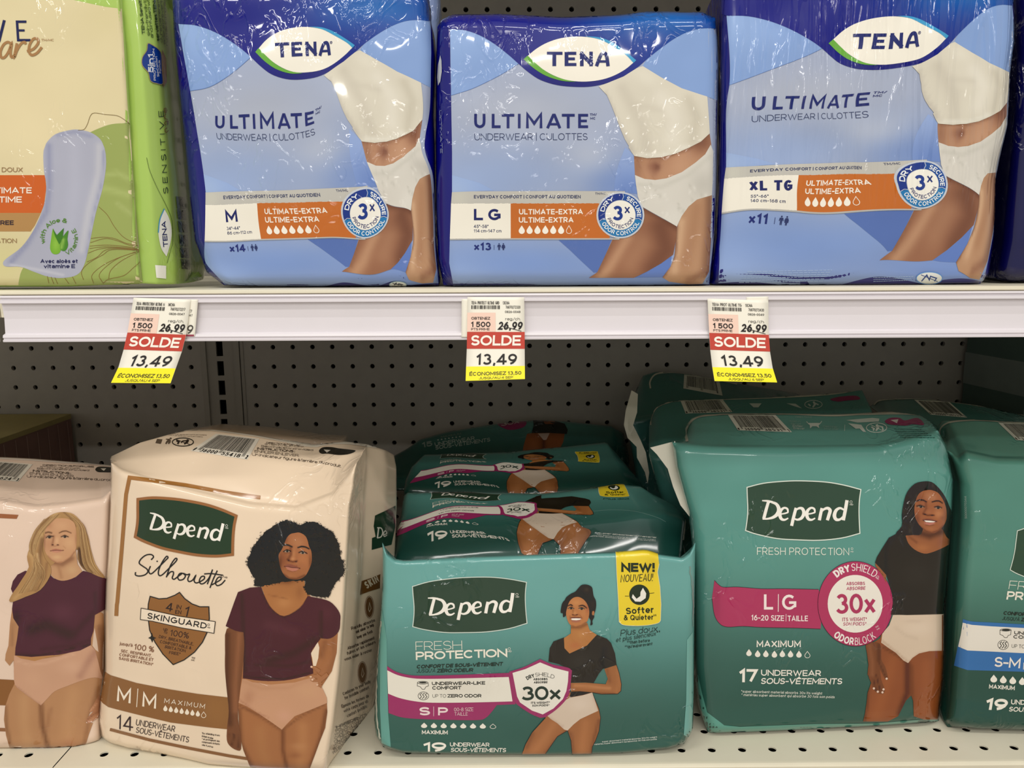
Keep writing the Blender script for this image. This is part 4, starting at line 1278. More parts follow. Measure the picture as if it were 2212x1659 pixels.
    def sector(a0, a1, col):
        n = max(6, int(abs(a1 - a0) / 8))
        o = [(cx + .955 * R * math.cos(math.radians(a0 + (a1 - a0) * i / n)), cy - .93 * R * math.sin(math.radians(a0 + (a1 - a0) * i / n))) for i in range(n + 1)]
        q = [(cx + .66 * R * math.cos(math.radians(a0 + (a1 - a0) * i / n)), cy - .65 * R * math.sin(math.radians(a0 + (a1 - a0) * i / n))) for i in range(n + 1)]
        v, f = o + q, [(i, i + 1, n + 2 + i, n + 1 + i) for i in range(n)]
        pk.lay_mesh('ring', v, f, col, 7, seal)
    sector(84, 196, (24, 64, 148)); sector(-14, 84, (30, 84, 166)); sector(196, 346, (42, 126, 190))
    for a in (84, -14, 196):
        k = 4 if a != 196 else -4
        pts = [(cx + r_ * R * math.cos(math.radians(a + d)), cy - r_ * R * math.sin(math.radians(a + d))) for r_, d in ((.65, 0), (.8, -k if a == 84 else k), (.95, 0))]
        pk.many('chevron', [stroke(pts, 1.1)], (206, 212, 222), 8, seal)
    pk.poly('seal_face', ell(cx, cy, R * .645, R * .63), (246, 242, 230), 8, seal, 6)
    pk.many('lettering', [arc_text('DRY', cx, cy, R * .71, R * .69, 168, 112, R * .185, .2), arc_text('SECURE', cx, cy, R * .71, R * .69, 70, -6, R * .185, .19), arc_text('ODOR CONTROL', cx, cy, R * .89, R * .87, 204, 337, R * .185, .18, True)], (240, 244, 246), 9, seal)
    pk.many('lettering', [arc_text('PROTECTION', cx, cy, R * .585, R * .57, 195, 346, R * .15, .17, True)], (30, 50, 116), 9, seal)
    pk.text('3', cF, 1350, 590, 1424, 590, 106, (30, 66, 150), .2, layer=9, parent=seal)
    pk.text('X', cF, 1436, 540, 1476, 540, 50, (36, 56, 126), .2, layer=9, parent=seal)
    pk.warp = None


def lm(pairs, lam=.002):
    return tps([a for a, b in pairs], [b for a, b in pairs], lam)


tena_art(tena_l, None, 'L G', (348, 541), '45"-58"', 106, '114 cm-147 cm', 200, 'x13', 124)
tena_art(tena_m, lm(LM_M), 'M', (348, 444), '34"-44"', 106, '86 cm-112 cm', 200, 'x14', 124, navy_top=-30)
tena_art(tena_x, lm(LM_X), 'XL TG', (340, 582), '55"-66"', 100, '140 cm-168 cm', 196, 'x11', 108, navy_top=-40)


def flush_icon(pk, c, x, y, rx, ry, col=(40, 70, 140), rim=(90, 150, 220), layer=3):
    o = pk.poly('disposal_icon', mp(c, ell(x, y, rx, ry)), (228, 230, 226), layer, None, 20)
    pk.line('rim', mp(c, ell(x, y, rx, ry)), 1.6, rim, layer + 1, o, True)
    pk.many('figure', [stroke(mp(c, [(x - rx * .6, y + ry * .5), (x - rx * .2, y - ry * .5), (x, y + ry * .3), (x + rx * .1, y - ry * .4)]), 2.6), stroke(mp(c, [(x + rx * .1, y - ry * .3), (x + rx * .55, y), (x + rx * .4, y + ry * .5)]), 2.4),
                       stroke(mp(c, [(x - rx * .65, y - ry * .55), (x + rx * .65, y + ry * .55)]), 1.3)], col, layer + 1, o)


flush_icon(tena_m, cD, 1815, 1240, 72, 26, (40, 50, 70), (160, 190, 200))
flush_icon(tena_x, cH, 1537, 988, 92, 42)
# tiny notes along the foot of the XL pack
_n = []
for i in range(6):
    _n.append(stroke(mp(cH, [(245 - 12 * i, 942 + 15 * i), (845 - 12 * i, 934 + 15 * i)]), 1.0))
for i in range(3):
    _n.append(stroke(mp(cH, [(1140, 984 + 13 * i), (1425 - 20 * i, 978 + 13 * i)]), .9))
_v = []
for v, f in _n:
    (x0, y0), (x1, y1) = v[0], v[-1]
    k = 0.0
    while k < 1:
        w = random.uniform(.02, .07)
        a, b = k, min(1, k + w)
        _v.append(stroke([(x0 + (x1 - x0) * a, y0 + (y1 - y0) * a), (x0 + (x1 - x0) * b, y0 + (y1 - y0) * b)], 1.1))
        k += w + .012
tag(tena_x.many('small_print', _v, (170, 196, 232), 1), kind='stuff')
tena_z.poly('white_corner', mp(cH, sm([(1935, 1030), (1960, 1012), (2030, 1018), (2140, 1024), (2120, 1034)], 3, True)), (226, 222, 212), 1)
# side print glimpsed on the left edge of the L pack and on its right gusset
tena_l.many('side_lettering', [line_of('ULTIMATE', cE, 101, 800, 108, 1110, 16, .14, track=.35)], (150, 160, 196), 3)
_s = []
for x_, y0_, y1_ in ((2096, 580, 965),):
    _s.append(line_of('WARNING MISE EN GARDE', cE, x_ - 4, y1_, x_ + 4, y0_, 11, .16))
_s.append(line_of("Let's chat!", cF, 2064, 760, 2080, 450, 16, .14))
_s.append(line_of('TENA THAT', cF, 2080, 330, 2088, 80, 9, .16))
tena_l.many('side_lettering', _s, (206, 218, 240), 3)
tena_l.poly('side_logo', mp(cE, [(108, 400), (116, 440), (118, 520), (108, 590), (92, 620), (86, 560), (92, 470)]), (190, 192, 196), 3)
_o = tena_y.poly('side_seal', mp(cH, ell(2022, 238, 44, 78)), (40, 52, 92), 1, None, 8)
tena_y.many('lettering', [arc_text('SECURE', *cH(2022, 238), 9, 19, 70, -30, 4, .18)], (120, 130, 150), 2, _o)
tena_y.poly('green_strip', mp(cG, [(2075, 860), (2098, 800), (2090, 1053), (2062, 1053)]), (40, 110, 70), 1)
# ------------------------------------------------------------------ print on the green pad pack (left end of the top row)
cA = crop(0, 0, 3.95)
cB = crop(0, 300, 3.95)


def zb(c, s, items):
    """brush items given in crop pixels"""
    out = []
    for b in items:
        if b[0] == 'e':
            x, y = c(b[1], b[2])
            out.append(('e', x, y, b[3] / s, b[4] / s, b[5], b[6], b[7]))
        else:
            out.append(('s', mp(c, b[1]), b[2] / s, b[3], b[4]))
    return out


pk = sens
pk.lay = 3
TAN = (172, 126, 78)
fp = pk.poly('beige_panel', mp(cA, [(-1250, -200), (560, -200), (620, 0), (660, 8), (900, 60), (1036, 76), (1060, 500), (1085, 900), (1110, 1200)]) + mp(cB, [(1115, 0), (1150, 500), (1190, 950), (1218, 1238), (700, 1242), (0, 1246), (-1250, 1246)]),
             brush((226, 211, 164), [('e', *cA(300, 1000), 120, 110, 0, (236, 219, 172), .7), ('e', *cB(40, 1050), 60, 60, 0, (214, 206, 140), .7), ('e', *cA(900, 100), 60, 60, 0, (222, 208, 156), .7)]), 0, None, 8)
pk.poly('green_leaf', mp(cA, sm([(750, 1140), (850, 1095), (960, 1060), (1106, 1050)], 4)) + mp(cB, [(1115, 0), (1150, 500), (1190, 950), (1218, 1238), (700, 1242), (160, 1244)]) + mp(cB, sm([(160, 1230), (190, 1120), (260, 1060), (500, 980), (700, 300), (720, 30)], 3)),
        brush((158, 172, 92), zb(cB, 3.95, [('s', [(700, 500), (900, 420), (1100, 480)], 30, (178, 192, 112), .7), ('s', [(880, 320), (1000, 290), (1120, 350)], 22, (180, 194, 116), .6), ('s', [(800, 900), (880, 1120), (1000, 1210)], 40, (176, 190, 110), .5), ('s', [(1000, 550), (1120, 640)], 20, (180, 192, 118), .5),
                                           ('e', 1000, 1180, 200, 60, 0, (148, 170, 80), .7)])), 1, fp, 8)
pad = sm([(376, 100), (373, 160), (380, 280), (398, 400), (380, 560), (300, 760), (190, 920), (60, 1020), (30, 1062), (60, 1090), (180, 1092), (300, 1136), (420, 1176), (540, 1186), (660, 1160), (720, 1080), (760, 930), (820, 640), (880, 420), (908, 240), (906, 130)], 4)
padA = sm([(896, 1265), (860, 1190), (780, 1132), (680, 1108), (600, 1111), (480, 1145), (408, 1210), (384, 1262)], 4)
pd_ = pk.poly('absorbent_pad', mp(cB, pad) + mp(cA, padA),
        brush((176, 178, 196), zb(cB, 3.95, [('s', [(420, 60), (425, 400), (400, 620), (230, 900), (100, 1050)], 26, (142, 146, 178), .75), ('s', [(850, 60), (840, 300), (760, 600), (700, 950)], 30, (198, 198, 206), .8), ('s', [(640, 20), (640, 400), (600, 800)], 60, (182, 184, 202), .8),
                                            ('s', [(100, 1075), (300, 1110), (540, 1160)], 14, (204, 204, 214), .6), ('s', [(890, 100), (870, 380), (800, 660), (740, 1000)], 8, (152, 156, 184), .7), ('s', [(500, -30), (640, -60), (780, -20)], 20, (150, 154, 184), .6)])), 2, None, 6)
pk.line('sketch_line', mp(cA, sm([(670, 1112), (720, 1106), (750, 1060), (775, 990), (810, 965), (900, 978), (1000, 988), (1060, 1020), (1106, 1062)], 4)), .9, (118, 92, 40), 3, fp)
for q in ([(848, 580), (920, 650), (980, 750), (1060, 840), (1180, 900)], [(780, 850), (880, 838), (980, 850), (1080, 890), (1182, 908)], [(775, 885), (900, 850), (1000, 868), (1100, 905), (1182, 915)], [(770, 915), (900, 905), (1020, 912), (1182, 930)],
          [(768, 935), (900, 920), (1050, 925), (1182, 938)], [(755, 975), (850, 940), (980, 928), (1182, 944)], [(745, 1050), (830, 1010), (900, 950), (1000, 935), (1184, 948)], [(715, 1200), (700, 1130), (760, 1060), (880, 990), (960, 945), (1184, 950)],
          [(800, 1230), (790, 1160), (880, 1080), (1000, 1020), (1186, 955)], [(880, 1225), (850, 1160), (920, 1080), (1030, 1010), (1186, 958)], [(930, 1190), (950, 1120), (1040, 1040), (1188, 962)], [(880, 1230), (930, 1195), (1060, 1165), (1140, 1100), (1192, 1045)],
          [(408, 1170), (420, 1228)], [(440, 1176), (462, 1234)], [(472, 1182), (495, 1234)], [(556, 1186), (590, 1232)], [(622, 1176), (650, 1232)]):
    pk.line('sketch_line', mp(cB, sm(q, 5)), .95, (140, 104, 52), 3, fp)
# lettering on the panel
nmz = pk.many('product_name', [stroke(mp(cA, [(-40, 350), (-2, 350), (42, 175)]), 6.0), stroke(mp(cA, [(230, 188), (150, 188), (160, 345), (265, 345)]), 5.2), stroke(mp(cA, [(152, 262), (215, 262)]), 4.6)], (40, 46, 92), 3)
pk.text('SENSITI', cA, -1010, 350, -70, 350, 172, (40, 46, 92), .13, layer=3, parent=nmz, track=.35)
pk.many('script_word', [stroke(mp(cA, sm([(100, 375), (70, 362), (35, 385), (10, 440), (15, 490), (45, 490), (80, 440), (105, 372), (95, 450), (105, 490), (135, 470)], 4)), 5.6), stroke(mp(cA, sm([(150, 372), (140, 420), (128, 488), (150, 430), (185, 375), (215, 362), (225, 380)], 4)), 5.6),
                        stroke(mp(cA, sm([(235, 440), (290, 420), (330, 370), (325, 335), (290, 335), (258, 385), (252, 440), (275, 472), (320, 455), (362, 405)], 4)), 5.6)], TAN, 4, nmz)
pk.text('TM/MC', cA, 357, 354, 465, 354, 20, TAN, .14, layer=3, parent=nmz)
pk.text('DOUX', cB, 20, 284, 200, 284, 40, (158, 122, 82), .14, layer=3, parent=fp)
ob = pk.poly('orange_field', mp(cB, [(-600, 310), (388, 310), (398, 420), (380, 560), (352, 632), (-600, 632)]), (216, 100, 40), 1, None, 8)
pk.text('ULTIMATE', cB, -148, 466, 276, 466, 52, (246, 232, 214), .19, layer=3, parent=ob)
pk.text('ULTIME', cB, -118, 544, 192, 544, 52, (246, 232, 214), .19, layer=3, parent=ob)
tb = pk.poly('tan_field', mp(cB, [(-600, 632), (352, 632), (300, 740), (264, 790), (-600, 790)]), (186, 140, 82), 1, None, 8)
pk.text('FREE', cB, -28, 734, 122, 734, 38, (60, 48, 58), .2, layer=3, parent=tb)
pk.text('ATION', cB, -30, 888, 148, 888, 38, (158, 122, 82), .14, layer=3, parent=fp)
# aloe mark
al = pk.poly('aloe_mark', mp(cB, sm([(455, 768), (440, 860), (432, 930), (450, 975), (490, 984), (520, 960), (525, 900), (500, 840), (470, 790)], 4, True)), brush((118, 178, 48), [('e', *cB(480, 900), 8, 16, 0, (150, 200, 70), .8)]), 4, pd_, 4)
pk.poly('leaf', mp(cB, [(455, 768), (490, 820), (550, 760), (540, 850), (510, 900), (475, 830)]), (66, 128, 42), 5, al, 4)
pk.poly('leaf', mp(cB, sm([(588, 782), (545, 830), (520, 890), (522, 945), (560, 955), (585, 910), (580, 850)], 4, True)), brush((76, 140, 44), [('s', mp(cB, [(545, 860), (530, 930)]), 3.5, (150, 196, 80), .9)]), 5, al, 4)
pk.many('lettering', [arc_text('with Aloe &', *cB(520, 850), 34, 35, 196, 68, 9.5, .17), arc_text('Vitamin E', *cB(520, 850), 38, 39, 290, 395, 9.5, .17, True)], (88, 140, 44), 5, al)
pk.text('Avec aloès et', cB, 350, 1059, 668, 1059, 33, (44, 46, 92), .2, layer=4, parent=pd_)
pk.text('vitamine E', cB, 378, 1102, 645, 1102, 33, (44, 46, 92), .2, layer=4, parent=pd_)
# side strip
G_D = (52, 72, 40)
sd = pk.many('side_lettering', [line_of('TENA Sensitive', cA, 1236, 290, 1196, -60, 26, .2, track=.06), line_of('skin-friendly by', cA, 1278, 306, 1238, -40, 26, .13, track=.06), line_of('and infused with', cA, 1306, 324, 1268, -40, 26, .13, track=.06),
                                line_of('serviettes TENA', cA, 1356, 348, 1318, -30, 26, .2, track=.06), line_of("d'une barriere re", cA, 1384, 362, 1350, -30, 22, .13, track=.06), line_of('aider a prevenir l', cA, 1406, 378, 1376, -20, 20, .13, track=.06), line_of('humide, et impreg', cA, 1428, 390, 1404, -10, 18, .13, track=.06)], G_D, 1)
bg = pk.poly('side_badge', mp(cA, sm([(1258, 372), (1300, 388), (1345, 420), (1372, 470), (1376, 600), (1384, 712), (1330, 712), (1280, 690), (1262, 620), (1214, 560), (1214, 490), (1250, 430)], 3, True)), brush((26, 62, 142), [('e', *cA(1300, 560), 20, 30, 0, (34, 84, 170), .7)]), 1, None, 5)
pk.line('badge_rim', mp(cA, sm([(1258, 372), (1300, 388), (1345, 420), (1372, 470), (1376, 600), (1384, 712), (1330, 712), (1280, 690), (1262, 620), (1214, 560), (1214, 490), (1250, 430)], 3, True)), 1.3, (170, 150, 100), 2, bg, True)
pk.poly('badge_fold', mp(cA, [(1376, 420), (1412, 500), (1418, 700), (1386, 745), (1376, 600)]), (150, 112, 84), 2, bg, 6)
pk.many('lettering', [line_of('5in1', cA, 1304, 620, 1302, 460, 44, .22), line_of('PROTECTION', cA, 1326, 688, 1312, 418, 18, .18), line_of('SkinComfort', cA, 1352, 655, 1334, 480, 16, .15), line_of('Formula', cA, 1368, 625, 1356, 515, 14, .15)], (226, 230, 236), 3, bg)
pk.many('side_name', [line_of('SENSITIVE', cB, 1432, 466, 1388, -240, 40, .13, track=.9)], (38, 52, 56), 1)
pk.many('side_script', [stroke(mp(cA, sm([(1420, 1090), (1402, 1105), (1412, 1130), (1432, 1110)], 4)), 1.6), stroke(mp(cA, sm([(1412, 1070), (1398, 1050), (1420, 1030), (1425, 1062), (1428, 1030)], 4)), 1.6), stroke(mp(cA, sm([(1425, 1020), (1402, 1010), (1398, 985), (1408, 975)], 4)), 1.6), stroke(mp(cA, sm([(1400, 960), (1410, 925), (1392, 930), (1405, 965), (1420, 935)], 4)), 1.6)], (136, 106, 70), 2)
slo = pk.poly('side_logo', mp(cB, sm([(1398, 596), (1440, 680), (1460, 780), (1452, 880), (1418, 1004)], 4) + sm([(1418, 1004), (1372, 930), (1348, 800), (1360, 690), (1398, 596)], 4)[1:-1]), (232, 232, 220), 1, None, 5)
pk.line('cyan_edge', mp(cB, sm([(1348, 800), (1360, 690), (1398, 596)], 4)), 2.2, (60, 150, 196), 2, slo)
pk.many('lettering', [line_of('TENA', cB, 1430, 920, 1412, 700, 40, .2)], (40, 48, 100), 2, slo)
pk.line('side_curve', mp(cB, sm([(1252, 160), (1280, 280), (1340, 420), (1420, 580), (1462, 700), (1470, 860), (1450, 960), (1422, 1060)], 4)), .8, (70, 90, 40), 1)
for i, (y0, y1) in enumerate(((490, 600), (600, 690), (700, 800), (815, 920), (925, 1020), (1025, 1115))):
    x = 1496 + 8 * i
    f_ = pk.poly('test_mark', mp(cB, [(x, y0), (x + 76, y0 + 8), (x + 84, y1), (x + 10, y1 - 6)]), (74, 92, 52), 1, None, 8)
    random.seed(i)
    pk.many('figure', [stroke(mp(cB, [(x + random.uniform(10, 70), y0 + random.uniform(10, 90)), (x + random.uniform(10, 70), y0 + random.uniform(10, 90)), (x + random.uniform(10, 70), y0 + random.uniform(10, 90))]), 2.4) for _ in range(4)], (24, 32, 22), 2, f_)
pk.poly('white_label', mp(cB, [(1324, 1076), (1414, 1082), (1414, 1192), (1334, 1184)]), (240, 238, 226), 1, None, 8)
# ------------------------------------------------------------------ sale tags in the rail: bent paper slips
PAPER = film('tag_paper', .45, .35, 0)


class Slip:
    """a thin bent slip; surface point from tag coordinates (u 0..1, v 0..1 downward)"""

    def __init__(self, quad_rows, name, label, group):
        # quad_rows: list of (v, (xl, yl), (xr, yr), depth) in photo pixels
        self.rows = quad_rows
        vs = [r[0] for r in quad_rows]
        self.f = lambda k: (lambda v: np.interp(v, vs, [r[k[0]][k[1]] if k[1] is not None else r[k[0]] for r in quad_rows]))
        self.xl, self.yl, self.xr, self.yr, self.d = self.f((1, 0)), self.f((1, 1)), self.f((2, 0)), self.f((2, 1)), self.f((3, None))
        b = self.pt(.5, 1)
        self.root = empty(name, b, label, 'price tag', group)
        self.loc = self.root.location.copy()
        V, Fc = [], []
        nu, nv = 6, 26
        for s in (0, .0003):
            for i in range(nv + 1):
                for j in range(nu + 1):
                    V.append(self.pt(j / nu, i / nv) + Vector((0, s, 0)) - self.loc)
        k = nu + 1
        n = len(V) // 2
        for i in range(nv):
            for j in range(nu):
                a = i * k + j
                Fc.append((a, a + k, a + k + 1, a + 1)); Fc.append((n + a, n + a + 1, n + a + k + 1, n + a + k))
        for i in range(nv):
            a = i * k
            Fc.append((a, n + a, n + a + k, a + k)); a += nu
            Fc.append((a, a + k, n + a + k, n + a))
        for j in range(nu):
            Fc.append((j, j + 1, n + j + 1, n + j)); a = nv * k + j
            Fc.append((a, n + a, n + a + 1, a + 1))
        self.body = mesh_obj('paper', V, Fc, PAPER, self.root, True, np.tile(np.array(lin((246, 241, 226))), (len(V), 1)))

    def pt(self, u, v):
        return at(self.xl(v) + (self.xr(v) - self.xl(v)) * u, self.yl(v) + (self.yr(v) - self.yl(v)) * u, self.d(v))

    def lay(self, name, V2, Fc, col, layer=1):
        V2, Fc = regrid([(p[0] * 125, p[1] * 180) for p in V2], Fc, 7.0)
        V = [self.pt(p[0] / 125, p[1] / 180) + Vector((0, -.00007 * layer - .00010 - m_ * .000014, .0)) - self.loc for p, m_ in zip(V2, pieces(len(V2), Fc))]
        return mesh_obj(name, V, [f if len(f) < 3 or (V[f[1]] - V[f[0]]).cross(V[f[2]] - V[f[0]]).y <= 0 else tuple(reversed(f)) for f in Fc], PAPER, self.root, True, np.tile(np.array(lin(col)), (len(V), 1)))

    def rect(self, name, u0, v0, u1, v1, col, layer=1):
        return self.lay(name, [(u0, v0), (u1, v0), (u1, v1), (u0, v1)], [(0, 1, 2, 3)], col, layer)

    def txt(self, s, u0, u1, v, cap, col, w=.15, slant=0.0, track=.1, name='lettering'):
        """u across, v baseline, cap height in v"""
        A = 180 / 125.0
        V, Fc = text_mesh(s, u1 - u0, cap * A, w, track, slant)
        return self.lay(name, [(u0 + x, v - y / A) for x, y in V], Fc, col, 3)


def sale_tag(rows, line1, code, ref, label, slant):
    t = Slip(rows, 'sale_tag', label, 'sale tags in the shelf rail')
    K = (44, 40, 38)
    t.txt(line1[0], .07, .56, .085, .036, K, .13, 0, .03)
    t.txt(line1[1], .62, .74, .085, .036, K, .13, 0, .03)
    random.seed(int(code) % 1000)
    x = .07
    bars = []
    while x < .555:
        w = random.choice((.006, .006, .012, .018))
        n = len(bars) * 4
        bars.append((x, w))
        x += w + random.choice((.006, .009, .012))
    V, Fc = [], []
    for x, w in bars:
        n = len(V)
        V += [(x, .098), (x + w, .098), (x + w, .142), (x, .142)]
        Fc.append((n, n + 1, n + 2, n + 3))
    t.lay('barcode', V, Fc, (50, 46, 42), 2)
    t.txt(code, .67, .93, .135, .034, K, .12, 0, .05)
    t.txt(ref, .66, .93, .187, .026, K, .15)
    t.rect('points_field', .0, .185, .495, .412, (246, 212, 194))
    t.txt('OBTENEZ', .07, .40, .268, .032, K, .19)
    t.txt('1 500', .065, .405, .355, .062, (36, 32, 32), .2)
    t.txt('PTS PRIME', .07, .39, .395, .028, K, .16)
    t.txt('reg./ch.', .665, .93, .275, .034, K, .11)
    t.txt('26,99', .535, .955, .388, .096, (34, 30, 30), .19, .14)
    t.lay('strike_line', [(.60, .345), (.61, .338), (.95, .402), (.94, .408)], [(0, 1, 2, 3)], (60, 56, 54), 4)
    t.rect('red_field', 0, .414, 1, .614, (196, 70, 56))
    t.txt('SOLDE', .065, .93, .575, .122, (250, 244, 232), .2, .05, .07)
    t.txt('13,49', .165, .865, .802, .128, (40, 37, 36), .175, slant, .14)
    t.rect('yellow_field', 0, .822, 1, 1, (248, 236, 30))
    t.txt('ÉCONOMISEZ 13,50', .06, .94, .937, .046, (50, 46, 20), .17, slant * .8, .1)
    t.txt("JUSQU'AU 4 SEP", .22, .80, .985, .03, (70, 64, 30), .15, slant, .1)
    return t


cI, cK, cL = crop(0, 600, 3.95), crop(980, 600, 3.95), crop(1480, 600, 3.0219)


def old_tag(quad, label):
    t = Slip([(0, quad[0], quad[1], 561.4), (1, quad[3], quad[2], 561.2)], 'old_tag', label, 'older tags behind the sale tags')
    return t


sale_tag([(0, cI(1140, 170), cI(1628, 186), 561.0), (.414, cI(1088, 468), cI(1588, 486), 559.2), (.614, cI(1055, 612), cI(1552, 628), 558.0), (.82, cI(1010, 766), cI(1500, 772), 556.0), (1, cI(948, 896), cI(1455, 900), 553.0)],
         ('TENA PROTECTION ULTIME M', '14CHA'), '76870272217', '0826-0047', 'sale tag hanging askew in the rail under the M pack', .16)
sale_tag([(0, cK(118, 164), cK(602, 166), 561.0), (.414, cK(115, 462), cK(606, 462), 559.2), (.614, cK(112, 606), cK(606, 606), 558.0), (.82, cK(106, 756), cK(607, 750), 556.0), (1, cK(102, 880), cK(608, 864), 553.0)],
         ('TENA PROTECT ULTIME GRD', '13CHA'), '76870272320', '0826-0048', 'straight sale tag in the rail under the L G pack', .02)
sale_tag([(0, cL(146, 136), cL(540, 148), 561.0), (.414, cL(157, 360), cL(546, 372), 559.2), (.614, cL(164, 470), cL(554, 482), 558.0), (.82, cL(177, 582), cL(572, 592), 556.0), (1, cL(192, 674), cL(600, 683), 553.0)],
         ('TENA PROT ULTIME TG', '11CHA'), '76870272430', '0826-0049', 'sale tag in the rail under the XL TG pack', -.06)
ot = old_tag((cI(1500, 182), cI(1690, 186), cI(1662, 500), cI(1470, 500)), 'older tag peeking out right of the askew sale tag')
ot.txt('17', .62, .78, .36, .08, (90, 86, 82), .14); ot.txt('047', .62, .82, .46, .06, (90, 86, 82), .14); ot.txt('9', .62, .88, .93, .24, (70, 66, 62), .15, .1)
ot.rect('red_field', .55, .95, .96, 1.0, (150, 60, 80), 1)
old_tag((cK(68, 182), cK(250, 182), cK(250, 512), cK(66, 510)), 'older tag peeking out left of the straight sale tag')
old_tag((cL(400, 126), cL(543, 122), cL(545, 330), cL(400, 330)), 'older tag peeking out behind the corner of the XL TG sale tag')
# ------------------------------------------------------------------ brand word and badge shared by the beige and teal packs
cU = crop(1480, 1000, 4.148)
_bt = sm([(553, 218), (700, 182), (870, 165), (1030, 160), (1250, 170), (1420, 198), (1573, 238)], 4)
_br = sm([(1573, 238), (1560, 330), (1556, 420), (1558, 520), (1564, 630)], 3)
_bb = sm([(1564, 630), (1400, 672), (1200, 692), (1000, 688), (820, 676), (640, 638), (540, 605)], 4)
_bl = sm([(540, 605), (555, 500), (560, 410), (556, 310), (553, 218)], 3)
BADGE = [mp(cU, q) for q in (_bt, _br, _bb, _bl)]


def word_strokes():
    W = lambda pts, ws: stroke(mp(cU, sm(pts, 4)), [w / 4.148 for w in ws])
    e = lambda d: [W([(856 + d, 458), (890 + d, 452), (920 + d, 443)], [12, 13, 14]), W([(920 + d, 445), (914 + d, 412), (885 + d, 402), (856 + d, 425), (846 + d, 462), (860 + d, 500), (890 + d, 509), (922 + d, 494)], [14, 18, 18, 26, 32, 26, 18, 11])]
    return ([W([(744, 350), (722, 425), (703, 498)], [26, 28, 28]), W([(688, 337), (735, 340), (780, 350)], [10, 18, 20]), W([(765, 347), (815, 368), (838, 412), (826, 455), (790, 485), (740, 499), (692, 501)], [18, 26, 34, 34, 26, 16, 13])]
            + e(0) + [W([(992, 402), (970, 485), (952, 563)], [27, 28, 28]), W([(985, 425), (1020, 405), (1050, 412), (1062, 450), (1042, 492), (1005, 508), (972, 497)], [14, 20, 28, 31, 27, 18, 13])] + e(241)
            + [W([(1224, 404), (1212, 455), (1200, 513)], [27, 28, 28]), W([(1212, 442), (1245, 413), (1276, 405), (1297, 425), (1287, 465), (1272, 513)], [13, 20, 26, 30, 30, 28]),
               W([(1422, 420), (1385, 404), (1350, 425), (1335, 470), (1350, 505), (1385, 505), (1418, 474)], [16, 20, 28, 33, 28, 20, 13]), W([(1448, 333), (1432, 425), (1414, 513)], [30, 30, 30])])


def brand_badge(pk, dst, rim_col, fill_col, rim_w, layer=1, small=True, grid=7.0, light=(246, 240, 228)):
    """dst: four photo-pixel corners tl, tr, br, bl of the badge, or a warp"""
    src = [cU(553, 218), cU(1573, 238), cU(1564, 630), cU(540, 605)]
    H = dst if callable(dst) else homog(src, dst)
    ol = [p for q in BADGE for p in q[:-1]]
    O = [tuple(p) for p in H(ol)]
    rim = pk.line('badge_rim', O, rim_w, rim_col, layer + 1, None, True)
    b = pk.poly('brand_badge', O, fill_col, layer, None, grid)
    rim.parent = b
    sh = [([tuple(p) for p in H(v)], f) for v, f in word_strokes()]
    pk.many('lettering', sh, light, layer + 2, b)
    if small:
        sm_ = [stroke([tuple(p) for p in H(mp(cU, ell(1484, 349, 11, 11, n=12)))], .8, True)]
        v, f = line_of('MD', cU, 1472, 379, 1503, 379, 13, .2)
        sm_.append(([tuple(p) for p in H(v)], f))
        pk.many('registered_mark', sm_, (220, 220, 206), layer + 2, b)
    return b


# ------------------------------------------------------------------ tilted beige pack
cO, cP, cM, cN = crop(230, 920, 3.511), crop(210, 1250, 3.511), crop(0, 960, 4.8795), crop(0, 1280, 4.377)
fA, fB = crop(520, 1110, 9.217), crop(70, 1100, 11.85)
BR = (150, 100, 56)
pk = sil_m
fr = pk.line('brown_frame', mp(cO, [(1168, 544), (900, 505), (600, 450), (176, 392), (150, 520), (120, 900), (84, 1334)]) + mp(cP, [(150, 200), (146, 282)]), 8.2, (166, 112, 58), 1)
brand_badge(pk, mp(cO, [(240, 556), (985, 682), (958, 975), (220, 840)]), (160, 104, 60), (48, 68, 48), 6.0)
w = lambda pts, k=6: stroke(mp(cO, sm(pts, k)), 2.7)
pk.many('script_name', [w([(340, 1015), (358, 992), (340, 975), (300, 980), (262, 1010), (250, 1040), (275, 1062), (308, 1085), (314, 1108), (290, 1130), (250, 1138), (222, 1130), (222, 1108)]),
                        w([(335, 1062), (322, 1098), (332, 1120), (352, 1114), (400, 1068), (450, 1018), (468, 998), (455, 990), (420, 1040), (396, 1100), (400, 1132), (425, 1128), (480, 1075), (525, 1030), (536, 1008), (520, 1008), (485, 1062), (455, 1148)]),
                        w([(458, 1140), (485, 1108), (508, 1106), (508, 1128), (500, 1152), (515, 1162), (545, 1140), (575, 1118), (556, 1120), (542, 1146), (554, 1168), (584, 1162), (600, 1136), (584, 1118), (612, 1128), (632, 1124), (618, 1160), (628, 1180), (655, 1168), (678, 1134), (666, 1172), (680, 1190), (708, 1182), (742, 1160), (742, 1140), (720, 1144), (706, 1172), (716, 1196), (745, 1190), (780, 1150), (806, 1088)]),
                        w([(806, 1088), (785, 1150), (766, 1200)]), w([(842, 1096), (812, 1160), (786, 1228)]), w([(742, 1122), (800, 1120), (884, 1132)]), w([(800, 1205), (830, 1188), (868, 1164), (866, 1146), (845, 1152), (828, 1186), (840, 1210), (872, 1200), (902, 1168)]),
                        fan(mp(cO, ell(386, 1026, 6, 6, n=8)))], (44, 32, 34), 1)
pk.many('registered_mark', [stroke(mp(cO, ell(880, 1138, 9, 9, n=12)), .9, True), line_of('MD', cO, 894, 1152, 918, 1156, 12, .18)], (60, 48, 48), 1)
